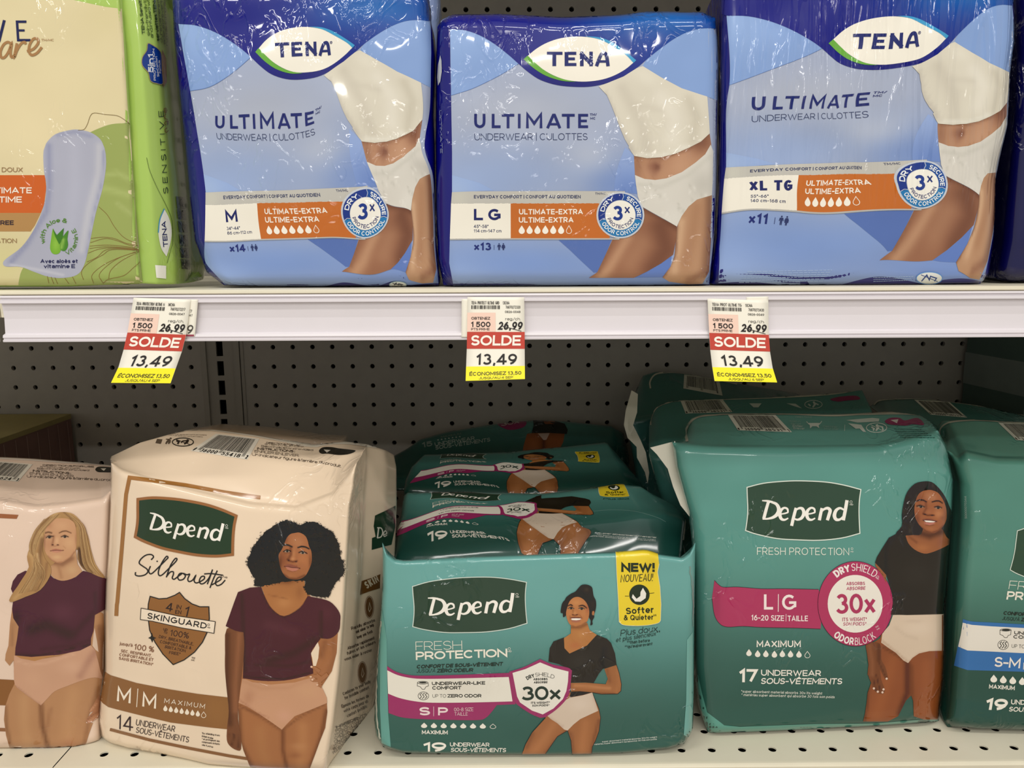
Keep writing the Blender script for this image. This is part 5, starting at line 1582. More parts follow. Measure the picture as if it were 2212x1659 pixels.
# shield
shp = [(403, 133), (470, 152), (530, 148), (590, 125), (626, 103), (665, 150), (720, 190), (780, 212), (848, 212), (852, 300), (838, 400), (800, 480), (740, 555), (660, 615), (578, 650), (500, 570), (440, 480), (400, 390), (385, 270), (390, 190)]
so = mp(cP, shp)
sh = pk.poly('shield', so, (152, 100, 54), 1, None, 7)
pk.line('shield_edge', so, 2.2, (42, 30, 28), 2, sh, True)
pk.text('4', cP, 520, 240, 570, 250, 64, (56, 38, 28), .15, layer=2, parent=sh)
pk.text('IN', cP, 600, 226, 636, 234, 32, (56, 38, 28), .16, layer=2, parent=sh)
pk.text('EN', cP, 592, 264, 638, 270, 30, (56, 38, 28), .16, layer=2, parent=sh)
pk.text('1', cP, 656, 280, 690, 288, 76, (56, 38, 28), .13, layer=2, parent=sh)
rb = mp(cP, [(336, 222), (380, 230), (620, 282), (898, 324), (888, 412), (640, 370), (420, 320), (330, 308)])
rbn = pk.poly('ribbon', rb, (244, 224, 198), 3, sh, 6)
pk.line('ribbon_edge', rb, 1.5, (42, 30, 28), 4, sh, True)
pk.text('SKINGUARD', cP, 380, 300, 830, 380, 46, (40, 30, 28), .18, layer=4, parent=sh, track=.2)
pk.many('registered_mark', [stroke(mp(cP, ell(848, 348, 8, 8, n=10)), .9, True), line_of('MD', cP, 838, 372, 860, 376, 10, .2)], (40, 30, 28), 4, sh)
KB = (62, 40, 30)
pk.text('up', cP, 502, 390, 534, 396, 24, KB, .13, layer=2, parent=sh)
pk.text('to', cP, 506, 412, 532, 418, 22, KB, .13, layer=2, parent=sh)
pk.text('100%', cP, 552, 430, 694, 454, 46, KB, .12, layer=2, parent=sh)
for s_, x0, y0, x1, y1 in (('DRY, BREATHABLE,', 468, 448, 730, 506), ('COMFORTABLE &', 476, 486, 714, 536), ('IRRITATION', 514, 526, 670, 558), ('FREE*', 546, 570, 632, 582)):
    pk.text(s_, cP, x0, y0, x1, y1, 23, KB, .15, layer=2, parent=sh)
pk.poly('sparkle', mp(cP, [(418, 408), (426, 438), (450, 448), (428, 458), (420, 484), (408, 456), (388, 448), (408, 438)]), (40, 32, 30), 3, sh, 9)
pk.text('TM', cP, 716, 606, 742, 608, 14, (70, 50, 40), .18, layer=1); pk.text('MC', cP, 714, 622, 742, 624, 12, (70, 50, 40), .18, layer=1)
BT = (140, 92, 66)
fl_ = pk.text("jusqu'à", cP, 170, 502, 268, 516, 24, BT, .15, layer=1)
pk.text('100 %', cP, 278, 536, 430, 558, 44, BT, .14, layer=1, parent=fl_)
for s_, x0, y0, x1, y1 in (('SEC, RESPIRANT,', 180, 556, 414, 594), ('CONFORTABLE ET', 168, 584, 426, 626), ('SANS IRRITATION*', 164, 612, 424, 660)):
    pk.text(s_, cP, x0, y0, x1, y1, 22, BT, .17, layer=1, parent=fl_)
# brown size band
bb = pk.poly('size_band', mp(cP, [(62, 704), (100, 730), (300, 790), (550, 838), (760, 872), (1000, 900), (1030, 1145), (860, 1128), (560, 1090), (350, 1040), (150, 990), (84, 972), (20, 925), (24, 880)]), brush((146, 98, 56), [('e', *cP(60, 850), 8, 40, 0, (126, 82, 46), .6), ('e', *cP(900, 1000), 30, 40, 0, (158, 108, 60), .6)]), 1, None, 7)
LW = (244, 228, 204)
pk.text('M', cP, 152, 926, 256, 944, 112, LW, .15, layer=3, parent=bb, up=(.06, -1))
pk.many('divider', [stroke(mp(cP, [(312, 832), (302, 972)]), 1.6)], LW, 3, bb)
pk.text('M', cP, 344, 966, 448, 984, 108, LW, .15, layer=3, parent=bb, up=(.06, -1))
pk.text('MAXIMUM', cP, 510, 940, 818, 984, 36, LW, .12, layer=3, parent=bb, track=.4)
for i in range(7):
    v, f = fan(mp(cP, drop_shape(520 + 41 * i, 980 + 6.7 * i, 32, 46)))
    pk.lay_mesh('drop', v, f, LW, 3, bb)
pk.line('drop', mp(cP, drop_shape(810, 1030, 34, 44)), 1.1, LW, 3, bb, True)
ct = pk.text('14', cP, 146, 1136, 272, 1156, 108, (60, 44, 48), .1, layer=1, up=(.03, -1))
pk.text('UNDERWEAR', cP, 292, 1110, 588, 1162, 46, (56, 42, 40), .11, layer=1, parent=ct, track=.08)
pk.text('SOUS-VÊTEMENTS', cP, 292, 1166, 694, 1242, 44, (56, 42, 40), .11, layer=1, parent=ct, track=.08)
for i, s_ in enumerate(('*by shielding from', 'irritants in urine', '* en protegeant des', 'composants irritants', "de l'urine")):
    pk.text(s_, cP, 794, 1176 + 22 * i, 930 - (50 if i in (1, 4) else 0), 1194 + 22 * i, 13, (60, 48, 44), .17, layer=1, parent=ct, track=.05)
pk.line('brown_rule', mp(cP, [(98, 1142), (400, 1222), (700, 1285), (1000, 1342), (1140, 1364)]), 6.4, (142, 96, 60), 1)
# --- printed woman, curly hair
SKN = (166, 104, 66)
body = mp(cP, [(985, 380), (1115, 370), (1300, 60), (1560, 40), (1800, 420), (1826, 400), (1816, 560), (1780, 700), (1700, 822), (1690, 870), (1742, 930), (1746, 1010), (1730, 1130), (1690, 1230), (1650, 1340), (1612, 1440), (1560, 1480), (1320, 1480), (1180, 1470), (1150, 1400), (1110, 1300), (1080, 1180), (1072, 1000), (1072, 930), (1080, 850)])
wm = pk.poly('printed_woman', body, brush((170, 108, 66), zb(cP, 3.511, [('s', [(1410, 1160), (1410, 1300), (1440, 1436)], 16, (110, 62, 38), .8), ('s', [(1240, 1150), (1250, 1300), (1300, 1436)], 50, (178, 118, 72), .7), ('s', [(1560, 1120), (1560, 1300), (1540, 1420)], 46, (188, 126, 78), .7), ('s', [(1740, 1000), (1700, 1200), (1620, 1420)], 18, (110, 64, 40), .8),
                                                       ('s', [(1075, 1000), (1090, 1250), (1180, 1440)], 18, (112, 66, 42), .75), ('e', 1530, 1270, 60, 26, 0, (196, 138, 90), .5), ('e', 1500, 1340, 50, 20, 0, (140, 84, 52), .5), ('s', [(1730, 480), (1700, 580)], 26, (130, 78, 48), .6), ('s', [(1790, 450), (1800, 600), (1740, 760)], 22, (150, 94, 58), .8),
                                                       ('s', [(1080, 960), (1240, 1040), (1400, 1145)], 12, (116, 68, 44), .6), ('s', [(1740, 945), (1560, 1030), (1410, 1145)], 9, (120, 72, 46), .6)])), 2, None, 5)
# gap between arm and waist shows the film again
pk.poly('arm_gap', mp(cP, [(1674, 474), (1686, 520), (1678, 600), (1660, 660), (1640, 660), (1632, 600), (1622, 565), (1650, 520)]), (236, 212, 182), 3, wm, 6)
pk.poly('arm', mp(cP, sm([(985, 378), (972, 560), (972, 700), (985, 850), (1000, 1000), (988, 1120), (985, 1220), (1010, 1268), (1060, 1298), (1092, 1290), (1090, 1180), (1070, 1060), (1078, 900), (1108, 640), (1116, 400)], 3, True)),
        brush((124, 76, 50), zb(cP, 3.511, [('s', [(990, 420), (985, 800), (1010, 1100)], 22, (86, 52, 36), .8), ('s', [(1080, 420), (1050, 800), (1050, 1000)], 20, (158, 100, 66), .7), ('s', [(1010, 1180), (1020, 1260)], 5, (74, 44, 32), .7), ('s', [(1040, 1180), (1048, 1270)], 5, (74, 44, 32), .7), ('s', [(1066, 1180), (1072, 1280)], 5, (78, 46, 34), .7)])), 3, wm, 5)
br_ = sm([(1102, 756), (1090, 830), (1082, 900), (1074, 938)], 3) + [(1140, 968), (1240, 1030), (1330, 1090), (1402, 1142)] + [(1440, 1100), (1500, 1040), (1600, 1000), (1745, 940), (1742, 900), (1715, 840), (1690, 800), (1640, 740), (1560, 740), (1300, 790)]
pk.poly('beige_brief', mp(cP, br_), brush((204, 150, 114), zb(cP, 3.511, [('s', [(1100, 770), (1250, 830), (1450, 825), (1640, 750)], 16, (196, 142, 106), .8), ('e', 1420, 1040, 60, 50, 0, (212, 156, 126), .7), ('e', 1150, 900, 40, 60, 20, (180, 124, 92), .6), ('s', [(1080, 915), (1200, 1010), (1300, 1050)], 7, (170, 114, 86), .6), ('e', 1600, 850, 90, 50, 0, (208, 156, 116), .7)])), 4, wm, 5)
pk.poly('waist', mp(cP, [(1108, 752), (1300, 775), (1560, 750), (1640, 725), (1650, 742), (1500, 784), (1320, 800), (1180, 782)]), (184, 124, 80), 4.6, wm, 5)
sht = sm([(1070, 100), (1040, 180), (1005, 280), (978, 355)], 3) + sm([(978, 358), (1050, 392), (1112, 404)], 2) + sm([(1112, 404), (1118, 500), (1112, 620), (1108, 750)], 3) + sm([(1108, 752), (1250, 772), (1420, 770), (1560, 742), (1640, 716)], 3) + sm([(1640, 716), (1634, 650), (1624, 560), (1660, 500), (1690, 460), (1700, 440)], 3) + sm([(1700, 450), (1770, 450), (1830, 400), (1842, 320), (1840, 260), (1800, 200), (1740, 160), (1600, 130)], 3) + sm([(1600, 130), (1540, 220), (1420, 284), (1330, 230), (1280, 150), (1245, 60)], 3) + [(1160, 66)]
pk.poly('maroon_shirt', mp(cP, sht), brush((82, 42, 50), zb(cP, 3.511, [('s', [(1100, 120), (1110, 380), (1120, 700)], 14, (62, 32, 40), .7), ('s', [(1650, 460), (1500, 560), (1300, 620)], 30, (66, 34, 42), .7), ('s', [(1300, 350), (1500, 400)], 40, (94, 50, 58), .6), ('s', [(1640, 620), (1450, 660), (1200, 650)], 12, (68, 36, 42), .6), ('e', 1740, 260, 50, 60, 0, (92, 48, 56), .7), ('s', [(1700, 250), (1700, 450)], 14, (60, 32, 38), .6), ('s', [(1110, 742), (1420, 758), (1630, 706)], 5, (60, 30, 36), .8), ('s', [(1230, 70), (1320, 240), (1420, 295), (1560, 220)], 4, (66, 32, 40), .7)])), 5, wm, 5)
pk.many('hand', [stroke(mp(cP, [(1700, 800), (1680, 770), (1640, 770), (1622, 762)]), [7, 6, 5.5, 4.5]), stroke(mp(cP, [(1690, 740), (1650, 735), (1620, 742)]), [7, 6, 4.5]), stroke(mp(cP, [(1690, 700), (1650, 672), (1622, 664)]), [7, 5.5, 4.5]), stroke(mp(cP, [(1705, 815), (1690, 808), (1670, 800)]), [7, 5.5, 4.5]), stroke(mp(cP, [(1750, 720), (1700, 760), (1680, 740), (1690, 790)]), [8, 9, 9, 7])], (172, 112, 72), 6, wm)
pk.many('fingernail', [fan(mp(cP, ell(1628, 664, 9, 7, n=8))), fan(mp(cP, ell(1622, 740, 9, 7, n=8))), fan(mp(cP, ell(1634, 762, 9, 7, n=8))), fan(mp(cP, ell(1672, 801, 8, 6, n=8)))], (232, 190, 160), 7, wm)
# neck and chest
pk.poly('neckline', mp(cP, sm([(1248, 62), (1285, 150), (1335, 228), (1420, 280), (1535, 218), (1598, 132)], 4)) + mp(cP, [(1570, 0), (1560, -60), (1330, -60), (1310, 0)]), brush((176, 112, 64), zb(cP, 3.511, [('s', [(1330, 0), (1450, 10), (1560, -30)], 30, (110, 62, 38), .8), ('e', 1420, 180, 60, 40, 0, (196, 132, 78), .7), ('s', [(1300, 120), (1440, 150)], 5, (140, 84, 50), .6), ('e', 1540, 100, 30, 50, 0, (150, 92, 54), .6)])), 6, wm, 4)
hair = [(290, 1430), (290, 1300), (230, 1210), (150, 1040), (140, 930), (190, 800), (230, 680), (330, 560), (430, 420), (560, 310), (700, 210), (820, 150), (930, 134), (1080, 165), (1160, 220), (1215, 220), (1290, 175), (1400, 155), (1520, 170), (1610, 220), (1700, 290), (1820, 340), (1890, 450), (1950, 570), (1990, 740), (2000, 880), (2050, 940), (2040, 1040), (2060, 1130), (2000, 1250), (1930, 1330), (1880, 1400), (1830, 1480), (1780, 1560), (1760, 1640), (1600, 1650), (1400, 1610), (1310, 1540), (1280, 1450), (1290, 1330), (1100, 1330), (900, 1340), (700, 1380), (500, 1420)]
hr = sm(hair, 5, True)
random.seed(3)
hr = [(x + random.uniform(-11, 11), y + random.uniform(-11, 11)) for x, y in hr]
hb = [('e', random.uniform(200, 2000), random.uniform(250, 1550), random.uniform(16, 40), random.uniform(16, 40), 0, random.choice([(58, 48, 38), (28, 23, 21), (30, 25, 22), (46, 38, 32)]), .55) for _ in range(120)]
hd = pk.poly('curly_hair', mp(fA, hr), brush((40, 32, 28), zb(fA, 9.217, hb)), 7, wm, 3.2)
_c = [[], [], []]
for i in range(330):
    t = random.choice(hr)
    if t[1] < 330 and random.random() < .5:
        continue
    r = random.uniform(7, 22)
    a0 = random.uniform(0, 360)
    q = random.uniform(-24, 20)
    dx, dy = t[0] - 1100, t[1] - 800
    L_ = math.hypot(dx, dy)
    _c[0].append(stroke(mp(fA, ell(t[0] + dx / L_ * q, t[1] + dy / L_ * q, r, r * random.uniform(.5, 1), a0, a0 + random.uniform(120, 280), 7)), .75))
for i in range(420):
    x, y = random.uniform(180, 2020), random.uniform(190, 1580)
    if ((x - 1100) / 920) ** 2 + ((y - 800) / 640) ** 2 > 1 or (760 < x < 1440 and 360 < y):
        continue
    r = random.uniform(10, 30)
    a0 = random.uniform(0, 360)
    _c[1 + i % 2].append(stroke(mp(fA, ell(x, y, r, r * random.uniform(.5, 1), a0, a0 + random.uniform(90, 220), 6)), .8))
pk.many('curl', _c[0], (44, 35, 28), 7, wm)
pk.many('curl', _c[1], (64, 52, 42), 8, wm)
pk.many('curl', _c[2], (24, 20, 18), 8, wm)
fc = sm([(1080, 380), (1180, 370), (1290, 430), (1340, 520), (1370, 640), (1415, 740), (1425, 880), (1410, 1000), (1350, 1140), (1290, 1230), (1180, 1290), (1060, 1300), (940, 1270), (860, 1190), (800, 1060), (770, 900), (768, 800), (830, 700), (880, 580), (930, 470), (1000, 400)], 3, True)
E1, E2 = (26, 18, 16), (214, 178, 140)
fbr = [('e', 1150, 560, 130, 110, 20, (186, 122, 80), .8), ('e', 1250, 900, 120, 150, 0, (190, 118, 72), .7), ('e', 860, 900, 90, 160, 0, (142, 80, 52), .8), ('e', 1060, 800, 40, 110, 8, (196, 130, 82), .7), ('s', [(1000, 680), (1010, 800), (960, 900)], 30, (112, 62, 42), .7),
       ('e', 1050, 890, 40, 30, 0, (206, 138, 88), .8), ('s', [(940, 900), (980, 930), (1050, 950), (1130, 930)], 18, (104, 56, 38), .8), ('e', 965, 920, 18, 14, 0, (62, 32, 24), .9), ('e', 1110, 945, 20, 10, 0, (74, 38, 28), .85), ('s', [(880, 1040), (960, 1045), (1030, 1060), (1110, 1065), (1190, 1078)], 11, (92, 44, 36), .95),
       ('s', [(930, 1010), (1010, 1010), (1050, 1030), (1130, 1045)], 22, (150, 84, 66), .8), ('s', [(950, 1085), (1030, 1100), (1120, 1090)], 22, (206, 130, 104), .9), ('s', [(940, 1120), (1030, 1140), (1120, 1120)], 12, (140, 78, 54), .6), ('e', 1010, 1220, 90, 40, 0, (180, 112, 68), .6), ('s', [(860, 1200), (980, 1280), (1120, 1290), (1280, 1220)], 24, (104, 58, 38), .7),
       ('s', [(830, 640), (880, 612), (960, 618), (1030, 650)], 15, (34, 24, 20), .98), ('s', [(1150, 665), (1220, 645), (1300, 655), (1370, 690)], 13, (34, 24, 20), .98), ('s', [(870, 745), (930, 712), (1000, 735)], 13, (60, 34, 26), .85), ('s', [(1170, 765), (1240, 740), (1320, 775)], 13, (60, 34, 26), .85), ('e', 935, 735, 36, 16, 5, (190, 160, 130), .7), ('e', 1245, 768, 36, 16, 8, (200, 170, 140), .7),
       ('e', 938, 733, 18, 17, 0, E1, .98), ('e', 1248, 766, 18, 17, 0, E1, .98), ('s', [(860, 742), (930, 708), (1010, 742)], 6, E1, .9), ('s', [(1170, 760), (1240, 738), (1335, 785)], 6, E1, .9), ('s', [(880, 780), (940, 775), (1000, 760)], 14, (130, 76, 50), .6), ('e', 1210, 1000, 60, 50, 0, (170, 104, 64), .5), ('e', 790, 1000, 40, 180, 5, (92, 50, 34), .7), ('e', 1395, 950, 30, 160, 0, (120, 68, 42), .7), ('e', 900, 520, 50, 90, 20, (120, 68, 44), .6)]
pk.poly('face', mp(fA, fc), brush((170, 104, 64), zb(fA, 9.217, fbr)), 8, wm, 1.3)
features(pk, fA, 9.217, wm, 9, [[(828, 645), (880, 612), (960, 618), (1032, 655)], [(1148, 668), (1220, 645), (1300, 655), (1375, 695)]], [[(855, 748), (930, 708), (1012, 745)], [(1165, 765), (1240, 738), (1338, 788)]],
         [(935, 738, 58, 22, 18), (1245, 770, 60, 22, 18)], [(965, 922, 18, 9), (1112, 946, 20, 8)], [(883, 1040), (960, 1046), (1030, 1062), (1110, 1066), (1192, 1078)],
         [(883, 1040), (950, 1008), (1005, 1006), (1050, 1018), (1110, 1040), (1192, 1078), (1110, 1064), (1030, 1060), (960, 1044)], [(900, 1048), (960, 1050), (1030, 1066), (1110, 1070), (1178, 1082), (1120, 1122), (1040, 1136), (960, 1108)], (36, 26, 22), (146, 82, 66), (194, 120, 96))
# --- top and side print of this pack
DKP = (62, 48, 40)


def barcode(pk, quad, digits, parent=None, seed=1, layer=1, white=(228, 218, 200), dark=(40, 36, 34), dig=True):
    """quad: tl, tr, br, bl photo pixels of the white field"""
    H = homog([(0, 0), (1, 0), (1, 1), (0, 1)], quad)
    U = lambda P: [tuple(p) for p in H(P)]
    b = pk.poly('barcode_field', U([(0, 0), (.25, 0), (.5, 0), (.75, 0), (1, 0), (1, .5), (1, 1), (.75, 1), (.5, 1), (.25, 1), (0, 1), (0, .5)]), white, layer, parent, 7)
    random.seed(seed)
    x, S = .09, []
    while x < .92:
        w_ = random.choice((.006, .006, .011, .017))
        y1 = .80 if (.13 < x < .47 or .53 < x < .87) else .92
        n = 5
        V = [p for i in range(n + 1) for p in ((x, .06 + (y1 - .06) * i / n), (x + w_, .06 + (y1 - .06) * i / n))]
        S.append((U(V), [(2 * i, 2 * i + 1, 2 * i + 3, 2 * i + 2) for i in range(n)]))
        x += w_ + random.choice((.006, .008, .012))
    pk.many('bars', S, dark, layer + 1, b)
    if dig:
        D = []
        for s_, a, e_ in ((digits[0], .015, .05), (digits[1:6], .15, .46), (digits[6:11], .54, .86), (digits[11], .95, .985)):
            V, f = text_mesh(s_, e_ - a, .13, .14, .1)
            D.append((U([(a + q[0], .975 - q[1]) for q in V]), f))
        pk.many('digits', D, dark, layer + 1, b)
    return b


barcode(pk, mp(cO, [(830, 62), (1160, 100), (1070, 258), (638, 190)]), '036000554182', seed=4)
for s_, x0, y0, x1, y1, cp_, wt in (('INSTRUCTIONS :', 1142, 182, 1428, 204, 18, .2), ('ENFILER. ENLEVER.', 1122, 202, 1460, 236, 18, .11), ("Un indicateur figure à l'arrière", 1102, 226, 1600, 286, 20, .12), ('du produit.', 1612, 282, 1780, 318, 22, .12), ('DIRECTIONS FOR USE', 1212, 134, 1470, 156, 11, .18), ('STEP IN. SLIP OFF.', 1198, 146, 1500, 168, 11, .12), ('Back indicator provided.', 1172, 160, 1570, 192, 13, .13)):
    pk.text(s_, cO, x0, y0, x1, y1, cp_, DKP, wt, layer=1, track=.08, name='instruction_line')
_o = pk.poly('arrow_sign', mp(cO, sm([(1612, 190), (1640, 165), (1700, 162), (1760, 172), (1830, 180), (1890, 190), (1840, 215), (1760, 222), (1680, 212), (1630, 212)], 4, True)), (44, 38, 40), 1, None, 6)
pk.poly('arrow', mp(cO, [(1648, 182), (1700, 186), (1672, 206)]), (226, 214, 196), 2, _o, 9)
_o = pk.many('litter_icon', [fill([mp(cO, [(385, 100), (425, 104), (412, 138), (372, 132)])], 99), fan(mp(cO, ell(488, 96, 8, 6, n=8))), stroke(mp(cO, [(484, 104), (462, 120), (450, 138)]), [5, 4, 2.4]), stroke(mp(cO, [(478, 106), (480, 124), (470, 138)]), [5, 4, 2.4]), stroke(mp(cO, [(478, 104), (452, 102)]), 2)], (96, 80, 66), 1)
ic = mp(cO, ell(580, 124, 80, 31, n=30))
_o = pk.line('disposal_icon', ic, 2.0, (44, 38, 34), 1, None, True)
pk.many('figure', [stroke(mp(cO, [(620, 104), (612, 124), (590, 140)]), [5, 5, 3]), stroke(mp(cO, [(616, 112), (580, 116), (566, 130)]), 2.4), stroke(mp(cO, [(530, 114), (550, 122), (540, 140)]), 3.4), stroke(mp(cO, [(528, 104), (634, 144)]), 1.4)], (50, 42, 38), 1, _o)
for i in range(2):
    pk.text('not flushable do not flush toilets', cO, 480 - 10 * i, 66 + 9 * i, 760 - 30 * i, 74 + 14 * i, 6, (110, 92, 76), .2, layer=1, name='instruction_line')
seam_m = pk.line('seal_seam', mp(cO, sm([(500, 56), (600, 36), (800, 36), (1100, 76), (1300, 111), (1560, 150), (1640, 138), (1800, 127), (1930, 142), (2050, 162)], 4)), [2.6, 2.4, 2.4, 2.4, 3, 8, 9, 8, 5], (236, 224, 204), 2)
# right side print
cQs = crop(720, 1240, 3.958)
_b = pk.poly('side_badge', mp(cO, [(2035, 680), (2120, 640), (2190, 605), (2190, 760), (2160, 900), (2010, 940), (2012, 850), (2040, 840), (2025, 760)]), (42, 62, 44), 1, None, 7)
pk.many('lettering', [stroke(mp(cO, [(2062, 770), (2052, 850)]), 3), stroke(mp(cO, sm([(2050, 772), (2080, 775), (2092, 805), (2080, 840), (2050, 850)], 4)), 2.4), stroke(mp(cO, sm([(2100, 825), (2122, 815), (2112, 795), (2098, 815), (2104, 838), (2124, 828)], 4)), 2.2)], (222, 214, 198), 2, _b)
_b = pk.poly('side_ribbon', mp(cQs, [(240, 60), (330, 30), (400, 0), (396, 120), (300, 150), (226, 178)]), (124, 80, 44), 1, None, 7)
pk.text('SKIN', cQs, 284, 128, 392, 60, 62, (224, 206, 178), .2, layer=2, parent=_b, slant=.1)
for x_, y_ in ((306, 282), (246, 842)):
    o_ = pk.poly('side_icon', mp(cQs, ell(x_, y_, 32, 86, n=26)), (120, 84, 56), 1, None, 7)
    pk.line('ring', mp(cQs, ell(x_, y_, 38, 94, n=26)), .9, (120, 84, 56), 1, o_, True)
    pk.many('figure', [stroke(mp(cQs, [(x_ - 8, y_ + 20), (x_, y_ - 40), (x_ + 14, y_ + 10), (x_, y_ + 40), (x_ - 8, y_ + 20)]), 1.2)], (220, 200, 172), 2, o_)
for s_, x0, y0, x1, y1 in (('Rapidly absorbs', 154, 478, 356, 404), ('and odour to help', 192, 508, 346, 444), ('keep you fresh', 204, 554, 334, 500), ('Absorbe rapidement', 122, 648, 352, 556), ('fuites et les odeurs', 118, 692, 360, 590), ('vous aider à rester', 94, 744, 330, 660), ('Conforms to your body', 84, 1038, 318, 928), ('for invisible comfort', 98, 1074, 306, 980), ('Épouse les formes de', 72, 1146, 304, 1052), ('votre corps pour un', 90, 1186, 296, 1096), ('confort invisible', 120, 1226, 290, 1140)):
    pk.text(s_, cQs, x0, y0, x1, y1, 26, DKP, .14, layer=1, track=.06, name='side_line', slant=.15)
for i, s_ in enumerate(('INGREDIENTS', 'POLYETHYLENE', 'HYDROCHLORIDE', 'OXIDE, GLYCERIN', 'OIL DISTILLATE', 'HYDROGENATED', 'PEG-3 SORBITAN', 'PIGMENT RED 63')):
    pk.text(s_, cQs, 26 - 3.4 * i, 1322 + 31 * i, 290 - 16 * i, 1208 + 28 * i, 22, DKP, .2 if i == 0 else .11, layer=1, track=.04, name='side_line')

# ------------------------------------------------------------------ left beige pack with the blonde woman
pk = sil_l
pk.poly('brown_frame', mp(cM, [(-900, 728), (0, 730), (196, 742), (176, 784), (0, 776), (-900, 770)]), (160, 96, 58), 1, None, 8)
pk.poly('size_band', mp(cN, [(-900, 815), (0, 818), (140, 826), (140, 1068), (0, 1064), (-900, 1060)]), (142, 92, 50), 1, None, 8)
pk.poly('brown_rule', mp(cN, [(-900, 1276), (0, 1278), (60, 1280), (60, 1312), (0, 1310), (-900, 1308)]), (150, 100, 66), 1, None, 8)
barcode(pk, mp(cM, [(-150, 170), (345, 212), (190, 396), (-420, 340)]), '036000516243', seed=9)
for s_, x0, y0, x1, y1, cp_, wt in (('INSTRUCTIONS :', 345, 290, 745, 318, 22, .2), ('ENFILER. ENLEVER.', 312, 318, 780, 350, 24, .11), ("Un indicateur figure à l'arrière du produit", 282, 350, 1240, 392, 26, .12), ('DIRECTIONS FOR USE', 450, 228, 990, 246, 16, .17), ('STEP IN. SLIP OFF.', 420, 246, 850, 266, 15, .12), ('Back indicator provided', 390, 264, 940, 284, 17, .13)):
    pk.text(s_, cM, x0, y0, x1, y1, cp_, DKP, wt, layer=1, track=.08, name='instruction_line')
_o = pk.poly('arrow_sign', mp(cM, sm([(1004, 268), (1030, 240), (1100, 238), (1200, 250), (1260, 280), (1180, 296), (1080, 296), (1030, 292)], 4, True)), (44, 38, 40), 1, None, 6)
pk.poly('arrow', mp(cM, [(1060, 258), (1120, 256), (1095, 282)]), (226, 214, 196), 2, _o, 9)
pk.line('seal_seam', mp(cM, [(-900, 130), (0, 150), (400, 172), (700, 195), (950, 205), (1170, 232)]), 3.0, (230, 214, 198), 2)
bod = mp(cN, [(120, 130), (96, 300), (82, 500), (56, 580), (50, 640), (92, 690), (130, 640), (140, 860), (90, 960), (50, 1080), (40, 1200), (60, 1350), (96, 1480), (500, 1488), (690, 1492), (796, 1470), (810, 1440), (840, 1340), (880, 1230), (850, 1230), (820, 1200), (860, 1120), (900, 1060), (940, 980), (960, 830), (985, 700), (985, 450), (975, 200), (900, 150)])
wm = pk.poly('printed_woman', bod, brush((182, 130, 88), zb(cN, 4.377, [('s', [(390, 1060), (400, 1250), (460, 1480)], 22, (118, 74, 48), .85), ('s', [(230, 1000), (230, 1250), (280, 1480)], 60, (196, 146, 100), .6), ('s', [(700, 950), (650, 1200), (640, 1400)], 80, (196, 144, 98), .6), ('s', [(50, 1080), (60, 1250), (110, 1490)], 18, (132, 88, 58), .7), ('s', [(930, 900), (850, 1150), (800, 1440)], 22, (140, 92, 60), .6), ('s', [(480, 1100), (440, 1300)], 20, (150, 100, 66), .5),
                                                       ('s', [(940, 330), (960, 520), (950, 760)], 30, (120, 76, 52), .7), ('s', [(130, 300), (110, 500)], 16, (150, 104, 72), .6), ('e', 650, 1420, 90, 40, 0, (176, 116, 82), .6)])), 2, None, 6)
pk.poly('arm_gap', mp(cN, [(895, 330), (918, 460), (930, 560), (905, 540), (875, 500), (885, 400)]), (214, 184, 160), 3, wm, 6)
pk.poly('hand', mp(cN, sm([(940, 960), (880, 1060), (850, 1110), (855, 1130), (880, 1122), (820, 1190), (825, 1212), (838, 1236), (900, 1200), (935, 1150)], 3, True)), brush((176, 118, 82), zb(cN, 4.377, [('s', [(850, 1120), (910, 1050)], 8, (206, 150, 112), .8), ('s', [(830, 1195), (920, 1120)], 5, (120, 74, 52), .7), ('s', [(840, 1225), (930, 1150)], 8, (200, 144, 106), .7)])), 4, wm, 4)
pk.poly('beige_brief', mp(cN, [(136, 590), (300, 640), (560, 600), (860, 495), (900, 540), (925, 640), (945, 740), (968, 815)] + sm([(968, 820), (900, 800), (800, 820), (640, 880), (520, 930), (450, 1000), (390, 1064)], 3) + sm([(390, 1064), (300, 1000), (220, 940), (145, 870), (134, 740)], 3)),
        brush((202, 152, 120), zb(cN, 4.377, [('s', [(160, 640), (280, 682), (450, 660), (700, 580)], 12, (212, 164, 132), .8), ('e', 320, 820, 110, 90, 0, (210, 160, 126), .6), ('s', [(900, 560), (820, 680), (760, 780)], 36, (168, 118, 96), .7), ('s', [(150, 880), (300, 1000), (390, 1060)], 8, (170, 120, 92), .6), ('e', 680, 700, 110, 70, 0, (214, 166, 134), .6)])), 4, wm, 5)
pk.poly('waist', mp(cN, [(150, 592), (300, 606), (480, 582), (520, 594), (330, 644), (200, 620)]), (184, 128, 76), 4.6, wm, 6)
shm = mp(cM, [(270, 1330), (190, 1370), (140, 1440), (120, 1520), (150, 1590)]) + mp(cN, [(118, 150), (130, 240), (180, 320), (165, 440), (150, 520), (146, 590), (300, 606), (560, 585), (760, 545), (860, 495), (862, 430), (885, 360), (898, 210), (1000, 150)]) + mp(cM, [(1120, 1420), (1040, 1370), (880, 1330), (800, 1400), (680, 1436), (570, 1410), (530, 1375)])
